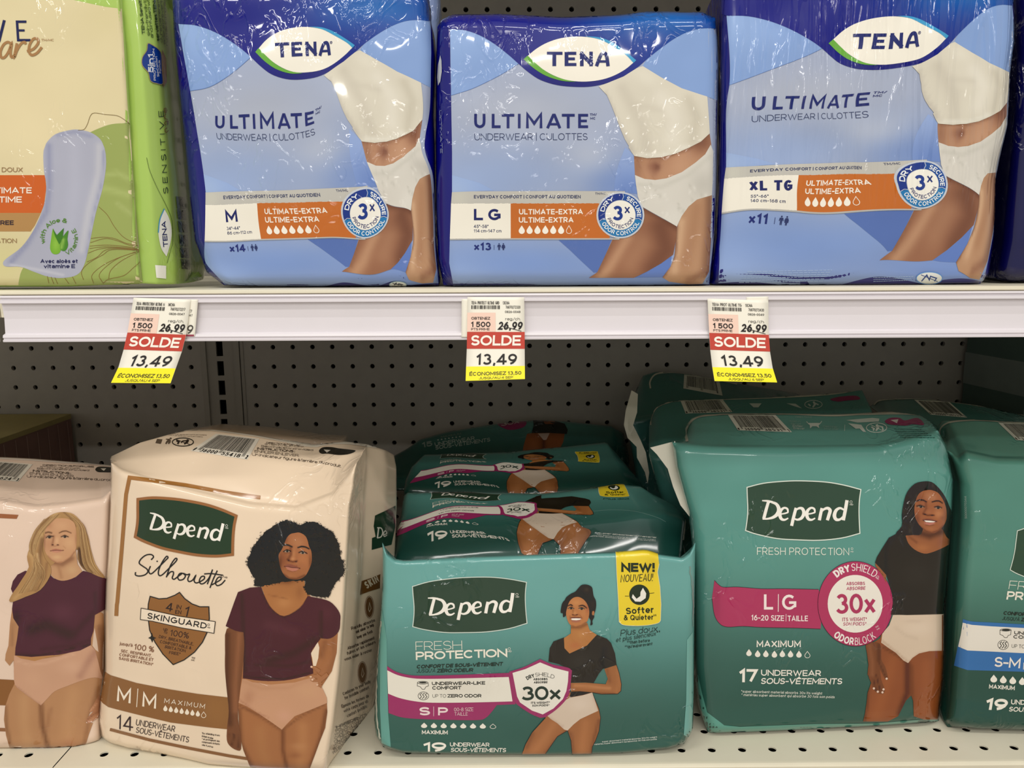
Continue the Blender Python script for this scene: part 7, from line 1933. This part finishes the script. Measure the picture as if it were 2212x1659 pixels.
# last pack of the row, against the pegboard
pk = dep_s4
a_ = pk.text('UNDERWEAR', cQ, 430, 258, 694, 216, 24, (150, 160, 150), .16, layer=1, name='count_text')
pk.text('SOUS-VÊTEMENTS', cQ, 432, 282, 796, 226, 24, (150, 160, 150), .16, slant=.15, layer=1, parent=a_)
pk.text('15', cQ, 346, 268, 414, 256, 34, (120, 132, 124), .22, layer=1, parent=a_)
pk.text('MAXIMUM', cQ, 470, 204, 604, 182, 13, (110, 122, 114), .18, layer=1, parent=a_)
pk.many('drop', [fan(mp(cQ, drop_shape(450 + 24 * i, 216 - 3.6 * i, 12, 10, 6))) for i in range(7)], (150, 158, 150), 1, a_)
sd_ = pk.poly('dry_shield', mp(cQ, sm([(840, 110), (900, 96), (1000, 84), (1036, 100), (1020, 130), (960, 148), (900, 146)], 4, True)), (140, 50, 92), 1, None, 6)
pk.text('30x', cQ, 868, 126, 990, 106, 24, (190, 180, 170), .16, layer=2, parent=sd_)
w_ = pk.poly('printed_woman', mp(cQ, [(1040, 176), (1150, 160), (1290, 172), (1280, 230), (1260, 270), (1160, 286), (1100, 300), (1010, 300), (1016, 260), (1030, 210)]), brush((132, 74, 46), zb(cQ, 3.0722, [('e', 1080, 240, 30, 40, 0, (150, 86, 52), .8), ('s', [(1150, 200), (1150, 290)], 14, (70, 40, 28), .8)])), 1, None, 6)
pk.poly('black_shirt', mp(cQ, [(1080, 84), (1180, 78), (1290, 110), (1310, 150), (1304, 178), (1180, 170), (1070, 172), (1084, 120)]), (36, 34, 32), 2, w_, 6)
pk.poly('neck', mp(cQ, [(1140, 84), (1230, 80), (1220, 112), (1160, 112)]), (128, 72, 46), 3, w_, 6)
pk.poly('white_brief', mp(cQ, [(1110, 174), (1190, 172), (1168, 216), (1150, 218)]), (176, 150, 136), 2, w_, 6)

# ------------------------------------------------------------------ tall teal pack, size L G
pk = dep_l
brand_badge(pk, [cU(553, 218), cU(1573, 238), cU(1564, 630), cU(540, 605)], (222, 230, 216), (56, 80, 64), 2.2)
pk.poly('light_gusset', mp(cV, [(130, 700), (170, 850), (300, 950), (420, 962), (1000, 940), (1450, 935), (1830, 905), (1960, 880), (2000, 600), (1998, 720), (1975, 900), (1960, 945), (1840, 932), (1000, 986), (190, 1026), (140, 900), (80, 600), (100, 560)]), (92, 156, 140), 0, None, 7)
nm = pk.text('FRESH PROTECTION', cU, 642, 822, 1468, 826, 66, (226, 230, 214), .1, layer=1, name='product_name', track=.14)
pk.many('registered_mark', [stroke(mp(cU, ell(1493, 768, 9, 9, n=12)), .8, True), line_of('MD', cU, 1480, 800, 1506, 800, 12, .2)], (220, 226, 210), 1, nm)
MG2 = (186, 58, 98)
bo = sm([(262, 1050), (300, 1090), (345, 1112), (470, 1110), (680, 1126), (900, 1126), (1195, 1132)], 4) + [(1230, 1300), (1212, 1486)] + sm([(1212, 1486), (1000, 1478), (700, 1472), (520, 1462), (380, 1468), (310, 1440), (262, 1360), (240, 1210)], 4)
bd = pk.poly('size_band', mp(cU, bo), brush((184, 58, 98), [('e', *cU(280, 1260), 8, 50, 0, (160, 48, 86), .6)]), 1, None, 7)
pk.line('band_edge', mp(cU, bo[:25]), .9, (60, 40, 50), 2, bd); pk.line('band_edge', mp(cU, bo[27:]), .9, (60, 40, 50), 2, bd)
ci = pk.poly('round_badge', mp(cU, ell(1523, 1260, 336, 380, n=60)), MG2, 3, None, 7)
pk.line('badge_edge', mp(cU, ell(1523, 1260, 336, 380, n=60)), .9, (70, 40, 54), 4, ci, True)
pk.poly('badge_face', mp(cU, ell(1521, 1260, 246, 258, n=50)), (240, 232, 218), 4, ci, 7)
ccx, ccy = cU(1523, 1260)
pk.many('lettering', [arc_text('DRY', ccx, ccy, 65, 71, 128, 100, 16, .22, track=.06), arc_text('SHIELD', ccx, ccy, 65, 71, 97, 52, 16, .1)], (242, 230, 224), 5, ci)
pk.many('lettering', [arc_text('ODOR', ccx, ccy, 79, 89, 232, 267, 16, .2, True, .06), arc_text('BLOCK', ccx, ccy, 79, 89, 269, 305, 16, .1, True)], (242, 230, 224), 5, ci)
pk.many('registered_mark', [stroke(mp(cU, ell(1722, 1020, 10, 10, n=12)), .8, True), line_of('MD', cU, 1698, 1026, 1726, 1046, 12, .2), line_of('TM', cU, 1706, 1478, 1730, 1462, 13, .2), line_of('MC', cU, 1718, 1496, 1744, 1480, 12, .2)], (236, 214, 214), 5, ci)
pk.text('ABSORBS', cU, 1442, 1094, 1608, 1092, 30, MG2, .17, layer=5, parent=ci)
pk.text('ABSORBE', cU, 1442, 1138, 1610, 1134, 30, MG2, .17, slant=.15, layer=5, parent=ci)
pk.text('30x', cU, 1348, 1350, 1704, 1344, 178, MG2, .17, layer=5, parent=ci, track=.06)
pk.text('ITS WEIGHT*', cU, 1406, 1416, 1626, 1412, 32, MG2, .16, layer=5, parent=ci)
pk.text('SON POIDS*', cU, 1412, 1456, 1618, 1452, 30, MG2, .16, slant=.15, layer=5, parent=ci)
LW2 = (244, 228, 222)
pk.text('L', cU, 704, 1312, 786, 1312, 136, LW2, .17, layer=3, parent=bd); pk.text('G', cU, 866, 1314, 994, 1314, 136, LW2, .17, layer=3, parent=bd)
pk.many('divider', [stroke(mp(cU, [(834, 1174), (832, 1332)]), 1.5)], LW2, 3, bd)
pk.text('16-20 SIZE', cU, 590, 1408, 884, 1414, 50, LW2, .16, layer=3, parent=bd, track=.1); pk.text('TAILLE', cU, 916, 1416, 1098, 1416, 50, LW2, .16, layer=3, parent=bd, track=.1)
pk.many('divider', [stroke(mp(cU, [(902, 1352), (901, 1418)]), 1.0)], LW2, 3, bd)
ct = pk.text('MAXIMUM', cV, 550, 348, 890, 348, 50, WHT, .18, layer=1, name='count_text', track=.14)
for i, (x_, y_) in enumerate(((491, 390), (558, 398), (621, 398), (687, 402), (748, 398), (811, 400), (876, 402))):
    v, f = fan(mp(cV, drop_shape(x_, y_, 42, 54)))
    pk.lay_mesh('drop', v, f, WHT, 1, ct)
pk.line('drop', mp(cV, drop_shape(941, 406, 40, 50)), 1.1, WHT, 1, ct, True)
pk.text('17', cV, 412, 618, 556, 620, 102, WHT, .2, layer=1, parent=ct, track=.05)
pk.text('UNDERWEAR', cV, 584, 568, 1046, 572, 46, WHT, .17, layer=1, parent=ct, track=.1)
pk.text('SOUS-VÊTEMENTS', cV, 580, 632, 1206, 634, 46, WHT, .17, slant=.16, layer=1, parent=ct, track=.08)
pk.text('*super absorbent material absorbs 30x its weight', cV, 430, 698, 1056, 714, 20, (210, 212, 198), .15, layer=1, parent=ct)
pk.text('* matériau super absorbant qui absorbe 30 fois son poids', cV, 430, 724, 1150, 742, 20, (210, 212, 198), .15, slant=.18, layer=1, parent=ct)
# woman
lg = [(1510, 250), (1560, 200), (1990, 100), (1996, 380), (1990, 560), (1992, 700), (1960, 905), (1840, 905), (1760, 880), (1755, 760), (1740, 720), (1700, 760), (1640, 880), (1560, 920), (1370, 920), (1384, 860), (1396, 780), (1404, 700), (1440, 600), (1404, 560), (1412, 470), (1396, 320), (1440, 318), (1500, 280)]
wm = pk.poly('printed_woman', mp(cV, lg), brush((146, 80, 48), zb(cV, 3.5677, [('s', [(1710, 480), (1710, 700), (1650, 860)], 24, (84, 44, 30), .85), ('s', [(1600, 450), (1540, 650), (1470, 880)], 50, (160, 90, 52), .7), ('s', [(1860, 480), (1860, 700), (1850, 900)], 50, (158, 88, 52), .7), ('s', [(1985, 420), (1980, 700), (1950, 900)], 16, (96, 52, 34), .7), ('s', [(1420, 560), (1400, 800), (1380, 920)], 12, (96, 54, 36), .7), ('s', [(1740, 500), (1750, 800)], 18, (110, 60, 38), .6), ('s', [(1530, 350), (1620, 400), (1710, 470)], 10, (100, 56, 36), .7)])), 2, None, 5)
pk.poly('arm', mp(cV, sm([(1396, 318), (1400, 400), (1412, 500), (1408, 560), (1430, 620), (1455, 680), (1490, 704), (1522, 706), (1536, 690), (1532, 660), (1510, 600), (1500, 520), (1530, 580), (1552, 600), (1562, 586), (1540, 500), (1510, 440), (1500, 320)], 3, True)),
        brush((124, 72, 46), zb(cV, 3.5677, [('s', [(1420, 340), (1440, 460), (1440, 560)], 18, (150, 92, 60), .7), ('s', [(1490, 330), (1490, 450)], 12, (86, 48, 32), .7), ('s', [(1470, 560), (1500, 680)], 5, (76, 42, 30), .8), ('s', [(1450, 600), (1470, 680)], 5, (76, 42, 30), .7), ('s', [(1490, 460), (1550, 590)], 6, (80, 46, 32), .6)])), 3, wm, 4)
pk.many('fingernail', [fan(mp(cV, ell(x_, y_, 9, 9, n=8))) for x_, y_ in ((1452, 665), (1482, 690), (1518, 695), (1526, 672), (1550, 590))], (226, 196, 176), 4, wm)
pk.poly('white_brief', mp(cV, [(1600, 100), (1990, 92), (1988, 376), (1880, 378), (1800, 396), (1750, 430), (1716, 470), (1680, 450), (1620, 390), (1560, 350), (1508, 312), (1518, 240), (1570, 180)]), brush((216, 192, 166), zb(cV, 3.5677, [('e', 1800, 200, 120, 60, 0, (224, 202, 178), .7), ('s', [(1515, 300), (1640, 400), (1710, 460)], 10, (188, 156, 130), .7), ('s', [(1720, 460), (1800, 390), (1980, 372)], 6, (200, 168, 142), .7), ('s', [(1620, 200), (1700, 260), (1780, 280)], 14, (202, 178, 154), .5), ('e', 1760, 150, 60, 10, 0, (196, 170, 148), .5)])), 3, wm, 5)
shw = mp(cW, [(575, 770), (500, 810), (430, 920), (370, 1020), (350, 1080), (400, 1130), (470, 1210), (540, 1420), (545, 1500), (520, 1645), (700, 1650), (1105, 1640), (1130, 1300), (1150, 1000), (1165, 880)]) + mp(cW, sm([(1165, 876), (1060, 930), (960, 970), (880, 982), (780, 940), (710, 870), (680, 790)], 3))
pk.poly('black_shirt', shw, brush((50, 46, 42), zb(cW, 5.028, [('s', [(480, 850), (470, 1100), (480, 1200)], 14, (36, 33, 30), .7), ('e', 800, 1200, 200, 140, 0, (56, 52, 48), .7), ('s', [(1080, 1000), (1070, 1400)], 16, (40, 37, 34), .6)])), 4, wm, 6)
pk.poly('arm', mp(cW, [(352, 1085), (400, 1135), (470, 1215), (468, 1300), (440, 1240), (400, 1180), (355, 1120)]), (156, 92, 58), 4, wm, 6)
pk.poly('neck', mp(cW, sm([(680, 790), (710, 870), (780, 940), (880, 982), (960, 970), (1060, 930), (1165, 876)], 3)) + mp(cW, [(1168, 830), (1130, 760), (1090, 700), (760, 720)]), brush((158, 94, 58), zb(cW, 5.028, [('s', [(780, 740), (940, 790), (1080, 740)], 40, (84, 50, 36), .85), ('e', 860, 920, 80, 40, 0, (182, 112, 66), .7), ('s', [(720, 800), (800, 860)], 14, (120, 68, 44), .6), ('e', 1080, 850, 60, 40, 0, (150, 84, 58), .7)])), 5, wm, 4)
hr = sm([(870, 200), (960, 205), (1040, 270), (1110, 370), (1160, 490), (1190, 560), (1194, 650), (1180, 790), (1165, 830), (1120, 800), (1060, 700), (900, 640), (850, 770), (760, 780), (680, 785), (574, 768), (640, 680), (640, 560), (660, 430), (700, 310), (780, 225)], 3, True)
random.seed(12)
pk.poly('braided_hair', mp(cW, hr), brush((50, 44, 40), zb(cW, 5.028, [('e', random.uniform(640, 1180), random.uniform(220, 780), 10, 26, random.uniform(-30, 30), random.choice([(66, 60, 54), (34, 30, 28), (74, 66, 60)]), .6) for _ in range(40)])), 6, wm, 3)
fc = sm([(820, 310), (920, 320), (1040, 370), (1130, 480), (1200, 620), (1240, 760), (1250, 900), (1240, 1020), (1180, 1160), (1080, 1270), (960, 1340), (840, 1330), (720, 1260), (600, 1140), (520, 1000), (490, 860), (490, 700), (520, 560), (580, 420), (680, 340)], 3, True)
fb = [('e', 880, 470, 150, 110, 20, (184, 122, 84), .8), ('e', 620, 500, 90, 120, 0, (142, 80, 54), .7), ('e', 1060, 880, 120, 110, 0, (196, 126, 80), .8), ('e', 600, 850, 100, 120, 0, (166, 94, 60), .7), ('e', 560, 1000, 60, 140, 0, (116, 66, 46), .7), ('s', [(760, 620), (770, 750), (700, 870)], 30, (112, 62, 44), .6), ('e', 830, 840, 70, 50, 0, (172, 104, 68), .8), ('s', [(700, 880), (800, 915), (860, 912), (960, 915)], 16, (92, 48, 34), .85), ('e', 735, 888, 30, 16, 10, (70, 36, 26), .9), ('e', 910, 912, 36, 14, 0, (78, 42, 30), .9),
      ('s', [(530, 575), (620, 548), (700, 556), (770, 590)], 18, (62, 38, 28), .95), ('s', [(910, 595), (1000, 572), (1080, 575), (1150, 620)], 16, (66, 40, 30), .95), ('s', [(540, 690), (620, 668), (730, 710)], 18, (90, 54, 40), .8), ('s', [(970, 715), (1050, 695), (1130, 730)], 18, (90, 54, 40), .8), ('e', 635, 708, 62, 20, 3, (204, 184, 160), .85), ('e', 1050, 735, 58, 20, 3, (208, 190, 168), .85), ('e', 640, 706, 26, 24, 0, (34, 24, 20), .98), ('e', 1052, 730, 26, 24, 0, (34, 24, 20), .98),
      ('s', [(545, 700), (630, 684), (720, 715)], 9, (44, 28, 24), .9), ('s', [(970, 718), (1050, 705), (1130, 735)], 9, (44, 28, 24), .9), ('s', [(690, 1025), (780, 1010), (860, 1015), (1020, 1060)], 20, (128, 70, 56), .85), ('s', [(735, 1042), (840, 1055), (960, 1066)], 17, (244, 232, 218), .98), ('s', [(700, 1040), (800, 1080), (900, 1085), (1010, 1065)], 8, (70, 34, 28), .8), ('s', [(740, 1105), (850, 1125), (960, 1098)], 22, (188, 112, 94), .9), ('s', [(760, 1150), (860, 1165), (950, 1145)], 12, (120, 68, 46), .6), ('e', 880, 1240, 110, 50, 0, (178, 108, 66), .7),
      ('s', [(620, 1180), (760, 1290), (900, 1335), (1060, 1280), (1180, 1160)], 26, (110, 62, 42), .7), ('e', 1220, 900, 40, 200, 0, (140, 80, 54), .6), ('e', 1160, 980, 60, 50, 0, (140, 84, 56), .6)]
pk.poly('face', mp(fD, fc), brush((162, 94, 58), zb(fD, 11.06, fb)), 7, wm, 1.4)
features(pk, fD, 11.06, wm, 8, [[(525, 585), (610, 546), (700, 552), (775, 598)], [(905, 602), (990, 572), (1080, 572), (1155, 626)]], [[(540, 702), (630, 682), (735, 722)], [(965, 724), (1050, 702), (1135, 740)]],
         [(636, 708, 66, 22, 25), (1050, 734, 62, 22, 25)], [(738, 892, 30, 12), (912, 914, 34, 11)], [(690, 1030), (770, 1022), (850, 1030), (940, 1045), (1022, 1062)],
         [(685, 1032), (770, 1004), (850, 1012), (920, 1018), (1025, 1062), (960, 1052), (850, 1036), (740, 1036)], [(720, 1080), (850, 1092), (985, 1078), (930, 1130), (850, 1148), (770, 1130)], (58, 36, 28), (132, 74, 60), (190, 114, 96), [(720, 1040), (850, 1046), (985, 1062), (940, 1080), (850, 1082), (760, 1072)])
# top print
barcode(pk, mp(cT, [(590, 246), (850, 246), (940, 340), (645, 330)]), '036000385311', seed=21, white=(224, 220, 204))
tp = pk.text('Enfiler', cT, 944, 312, 1000, 314, 12, (196, 206, 196), .14, layer=1, name='step_text'); pk.text('Enlever', cT, 948, 324, 1010, 326, 11, (196, 206, 196), .14, layer=1, parent=tp)
for s_, x0, y0, x1, y1 in (('Step in', 926, 284, 986, 286), ('Slip off', 934, 298, 990, 300), ('Dechirer', 1110, 312, 1190, 316), ('pour oter', 1116, 324, 1196, 328), ('DIRECTIONS', 960, 262, 1050, 262)):
    pk.text(s_, cT, x0, y0, x1, y1, 9, (150, 178, 166), .14, layer=1, parent=tp)
pk.many('step_figure', [fill([mp(cT, [(1025, 290), (1100, 290), (1086, 304), (1090, 318), (1074, 308), (1052, 308), (1040, 320), (1038, 302)])], 99), stroke(mp(cT, [(1020, 282), (1034, 298)]), 1.6), stroke(mp(cT, [(1104, 280), (1092, 296)]), 1.6), fill([mp(cT, [(1248, 292), (1320, 300), (1346, 340), (1330, 338), (1310, 320), (1290, 322)])], 99), stroke(mp(cT, [(1230, 300), (1228, 334)]), .8)], (206, 212, 200), 1, tp)
pk.poly('notice_field', mp(cT, [(1238, 274), (1380, 262), (1420, 266), (1416, 282), (1300, 288)]), (196, 204, 192), 1, None, 7)
o_ = pk.line('disposal_icon', mp(cT, ell(1404, 316, 56, 26, n=28)), 1.6, (206, 214, 202), 1, None, True)
pk.many('figure', [stroke(mp(cT, [(1404, 298), (1412, 316), (1400, 334)]), [5, 5, 3]), stroke(mp(cT, [(1410, 306), (1436, 312), (1440, 330)]), 3), stroke(mp(cT, [(1376, 312), (1390, 322), (1386, 332)]), 3.4), stroke(mp(cT, [(1372, 300), (1440, 334)]), 1.2)], (206, 214, 202), 1, o_)
o_ = pk.poly('magenta_arrow', mp(cT, sm([(1450, 280), (1480, 262), (1530, 262), (1560, 276), (1630, 262), (1664, 300), (1600, 296), (1570, 304), (1520, 302), (1470, 296)], 4, True)), (150, 40, 92), 1, None, 6)
pk.poly('arrow', mp(cT, [(1480, 274), (1524, 270), (1516, 292)]), (220, 210, 200), 2, o_, 9)
for i in range(5):
    pk.text('this product contains material', cT, 1500 + 8 * i, 326 + 11 * i, 1650 + 18 * i, 328 + 11 * i, 6, (40, 86, 80), .2, layer=1, name='small_line')
pk.line('seal_seam', mp(cT, sm([(366, 392), (360, 340), (380, 290), (430, 256), (520, 246), (600, 242), (900, 241), (1150, 250), (1300, 243), (1520, 232), (1640, 234)], 5)), [6, 5, 4, 3, 2.6, 2.4, 2.4, 3, 4, 8, 12], (196, 190, 170), 2)
# loose seam flap on the left of the tall pack
fl = [(165, 425), (300, 390), (340, 480), (360, 560), (380, 660), (415, 760), (418, 850), (370, 790), (330, 740), (290, 640), (260, 540), (200, 460)]
V2, F2 = fill([mp(cT, fl)], 7)
fv = [at(x, y, 652 + (y - 955) * -.12) for x, y in V2]
n0 = len(fv)
fv2 = [v + Vector((0, .0012, 0)) for v in fv]
mesh_obj('seam_flap', [v - pk.loc for v in fv + fv2], F2 + [tuple(n0 + i for i in reversed(f)) for f in F2], FILM_TEAL, pk.root, True, np.tile(np.array(lin((214, 208, 190))), (2 * n0, 1)))
fl = [(290, 392), (440, 398), (470, 560), (490, 900), (430, 860), (418, 760), (380, 660), (340, 480)]
# packs behind: seams, barcodes
for pk, q, bq, sd in ((dep_l2, [(168, 300), (170, 260), (200, 205), (260, 178), (340, 166), (600, 158), (800, 152), (1050, 140), (1200, 126), (1310, 106)], [(330, 168), (560, 160), (614, 230), (358, 238)], 22), (dep_l3, [(165, 100), (164, 60), (200, 20), (300, 12), (380, 22), (520, 50), (640, 76)], [(350, 24), (540, 50), (560, 140), (345, 100)], 23),
                      (dep_r, [(1752, 360), (1756, 320), (1800, 288), (1900, 276), (2000, 276), (2212, 292), (2400, 300)], [(2070, 288), (2330, 296), (2440, 400), (2170, 384)], 24), (dep_r2, [(1390, 190), (1430, 164), (1560, 156), (1700, 160), (1950, 192), (2100, 220), (2212, 246)], [(1610, 162), (1800, 172), (1900, 260), (1700, 244)], 25)):
    pk.line('seal_seam', mp(cT, sm(q, 5)), 3.2, (186, 182, 162), 2)
    barcode(pk, mp(cT, bq), '036000385311', seed=sd, white=(200, 198, 182), dig=pk is not dep_l3)
pk = dep_l2
o_ = pk.line('disposal_icon', mp(cT, ell(1058, 188, 48, 22, n=24)), 1.3, (176, 186, 174), 1, None, True)
pk.many('figure', [stroke(mp(cT, [(1058, 172), (1066, 188), (1054, 204)]), [4, 4, 3]), stroke(mp(cT, [(1064, 180), (1086, 190)]), 2.4), stroke(mp(cT, [(1030, 186), (1042, 196)]), 3)], (176, 186, 174), 1, o_)
pk.many('step_figure', [fill([mp(cT, [(706, 182), (774, 182), (756, 204), (730, 204)])], 99), fill([mp(cT, [(910, 182), (960, 184), (996, 210), (960, 200)])], 99)], (176, 186, 174), 1)
pk.poly('magenta_arrow', mp(cT, sm([(1150, 160), (1200, 146), (1290, 140), (1312, 160), (1250, 166), (1190, 172)], 4, True)), (130, 36, 80), 1, None, 6)
pk.poly('seam_flap', mp(cT, [(20, 300), (60, 180), (100, 110), (96, 200), (90, 300)]), (176, 170, 150), 1, None, 7) if False else None
for (ox, pts, dep, pk_) in ((0, [(20, 300), (30, 220), (62, 110), (96, 130), (92, 230), (70, 300), (110, 380), (140, 450), (158, 560), (150, 620), (136, 560), (92, 480), (90, 420), (40, 370)], 775, dep_l2),):
    V2, F2 = fill([mp(cT, pts)], 8)
    fv = [at(x, y, dep) for x, y in V2]
    n0 = len(fv)
    mesh_obj('seam_flap', [v - pk_.loc for v in fv + [v + Vector((0, .0012, 0)) for v in fv]], F2 + [tuple(n0 + i for i in reversed(f)) for f in F2], FILM_TEAL, pk_.root, True, np.tile(np.array(lin((190, 184, 166))), (2 * n0, 1)))

# ------------------------------------------------------------------ right-hand pack with the blue band
pk = dep_r
brand_badge(pk, [cW(1896, 736), (2412, 1146), (2408, 1254), cW(1818, 1160)], (206, 216, 200), (54, 78, 60), 1.8)
BLU = (56, 112, 176)
nm = pk.text('FRESH', cW, 1800, 1368, 2330, 1400, 92, (222, 222, 204), .075, layer=1, name='product_name', slant=.1)
pk.text('PROTECTION', cW, 1776, 1482, 2700, 1530, 92, (234, 228, 210), .2, layer=1, parent=nm, slant=.1, track=.06)
pk.text('CONFORT DE SOUS-VÊTEMENT', cX, 818, 208, 1560, 260, 34, (30, 48, 42), .22, slant=.2, layer=1, parent=nm, track=.06)
pk.text("JUSQU'À", cX, 806, 258, 970, 270, 34, (30, 48, 42), .1, slant=.2, layer=1, parent=nm); pk.text('ZÉRO ODEUR', cX, 986, 270, 1300, 292, 34, (30, 48, 42), .2, slant=.2, layer=1, parent=nm)
bd = pk.poly('size_band', mp(cX, sm([(440, 250), (520, 272), (700, 282), (1016, 300), (1500, 322), (2400, 350)], 3)) + mp(cX, [(2400, 800), (1500, 775), (1016, 748), (700, 738), (480, 732), (420, 712), (356, 690), (390, 520), (424, 380)]), BLU, 1, None, 7)
pk.poly('white_field', mp(cX, [(438, 284), (520, 304), (700, 318), (1016, 334), (1500, 352), (2400, 380), (2400, 620), (1500, 598), (1016, 572), (700, 556), (480, 546), (396, 510), (420, 400)]), (226, 218, 204), 2, bd, 7)
pk.many('brief_icon', [stroke(mp(cX, [(786, 350), (786, 394), (812, 404), (830, 424), (852, 424), (864, 404), (888, 396), (892, 350)]), 1.0), stroke(mp(cX, ell(840, 352, 50, 11, n=18)), 1.0, True), fan(mp(cX, ell(842, 352, 40, 8, n=12)))], (40, 46, 42), 3, bd)
pk.many('odor_icon', [stroke(mp(cX, ell(816, 493, 50, 44, n=22)), 1.0, True)] + [stroke(mp(cX, sm([(x + 12, 462), (x - 6, 480), (x + 8, 500), (x - 12, 524)], 3)), 1.5) for x in (792, 816, 840)], (40, 46, 42), 3, bd)
pk.text('UNDERWEAR-LIKE', cX, 920, 394, 1500, 420, 32, (40, 46, 42), .22, layer=3, parent=bd); pk.text('COMFORT', cX, 912, 432, 1230, 446, 32, (40, 46, 42), .22, layer=3, parent=bd); pk.text('UP TO', cX, 896, 520, 1020, 526, 34, (40, 46, 42), .1, layer=3, parent=bd)
pk.text('S-M', cX, 728, 698, 974, 714, 94, (236, 226, 214), .17, layer=3, parent=bd, track=.06, slant=.05)
pk.many('divider', [stroke(mp(cX, [(1012, 660), (1008, 726)]), 1.2)], (236, 226, 214), 3, bd)
ct = pk.text('MAXIMUM', cX, 682, 906, 926, 922, 40, (232, 226, 210), .2, layer=1, name='count_text', track=.08)
for i in range(4):
    v, f = fan(mp(cX, drop_shape(728 + 90 * i, 812 + 8 * i, 64, 74)))
    pk.lay_mesh('drop', v, f, (232, 226, 210), 1, ct)
pk.text('19', cX, 640, 1106, 850, 1116, 110, (232, 226, 210), .24, slant=.12, layer=1, parent=ct, track=.05)
pk.text('UNDERWEAR', cX, 890, 1056, 1300, 1070, 46, (232, 226, 210), .18, slant=.05, layer=1, parent=ct, track=.08); pk.text('SOUS-VÊTEMENTS', cX, 868, 1122, 1460, 1150, 44, (232, 226, 210), .18, slant=.18, layer=1, parent=ct, track=.08)
pk.text('50000070344', cW, 1354, 604, 1348, 360, 22, (190, 206, 192), .13, layer=1, name='lot_number')
# ------------------------------------------------------------------ dark cartons in the back corners
def carton(name, label, pts, mats):
    pass


M_BOX = solid('olive_carton', (160, 148, 100), .7, .2, .1, 40)
M_BOXF = solid('maroon_carton', (132, 102, 96), .7, .2, .1, 30)
M_LINE = solid('carton_stripe', (176, 150, 140), .7, .2)
z_t = at(152, 894, 976).z * 1000
p1 = at(152, 894, 976)
p0 = at_z(0, 947, z_t); p0f = at_z(-60, 968, z_t)
root = empty('storage_carton', (p0.x, p0.y, 0), 'dark maroon and olive carton in the back left corner', 'box')
inv = -root.location
d = (p0f - p1).normalized()
A, B = p1.copy(), p1 + d * .30
nrm_ = Vector((d.y, -d.x, 0))
if nrm_.x > 0: pass
off = Vector((-.16, .0, 0))
tops = [A, B, B + off, A + off]
zt, zb_ = z_t * .001, .0004
V = [Vector((p.x, min(p.y, .979), zz)) + inv for zz in (zb_, zt - .006) for p in tops]
mesh_obj('body', V, [(0, 1, 5, 4), (1, 2, 6, 5), (2, 3, 7, 6), (3, 0, 4, 7), (0, 3, 2, 1), (4, 5, 6, 7)], M_BOXF, root)
V = [Vector((p.x, min(p.y, .979), zz)) + inv + Vector((.0006 if p in tops[:2] else 0, 0, 0)) for zz in (zt - .006, zt) for p in tops]
mesh_obj('lid', V, [(0, 1, 5, 4), (1, 2, 6, 5), (2, 3, 7, 6), (3, 0, 4, 7), (0, 3, 2, 1), (4, 5, 6, 7)], M_BOX, root)
sv, sf = [], []
for i in range(14):
    q = A + (B - A) * (.03 + i * .068)
    e_ = (B - A).normalized() * .0009
    n = len(sv)
    o3 = Vector((.0007, -.0003, 0))
    sv += [Vector((q.x, q.y, zb_)) + o3 + inv, q + Vector((0, 0, -.008)) + o3 + inv, q + e_ + Vector((0, 0, -.008)) + o3 + inv, Vector((q.x + e_.x, q.y + e_.y, zb_)) + o3 + inv]
    mesh_obj('stripe', sv[n:], [(0, 1, 2, 3)], M_LINE, root)
M_DG = solid('dark_green_carton', (84, 104, 98), .6, .3, .1, 30)
M_DG2 = solid('grey_green_band', (130, 140, 136), .6, .3, .1, 30)
root = empty('storage_carton', (.60, .78, 0), 'dark green carton standing in shadow in the back right corner', 'box')
inv = -root.location
xb, xf = at(2085, 800, 976).x, at(2212, 800, 836).x
b = MB()
qs = [(xb, .977), (xb + .012, .875), (xb + .22, .875), (xb + .22, .977)]
for nm_, z0, z1, m_, o_ in (('body', .0004, .343, M_DG, 0), ('band', .245, .285, M_DG2, .0012)):
    V = [Vector((x - (o_ if i < 2 else 0), y - (o_ if i in (1, 2) else 0), zz)) + inv for zz in (z0, z1) for i, (x, y) in enumerate(qs)]
    mesh_obj(nm_, V, [(0, 1, 5, 4), (1, 2, 6, 5), (2, 3, 7, 6), (3, 0, 4, 7), (0, 3, 2, 1), (4, 5, 6, 7)], m_, root)
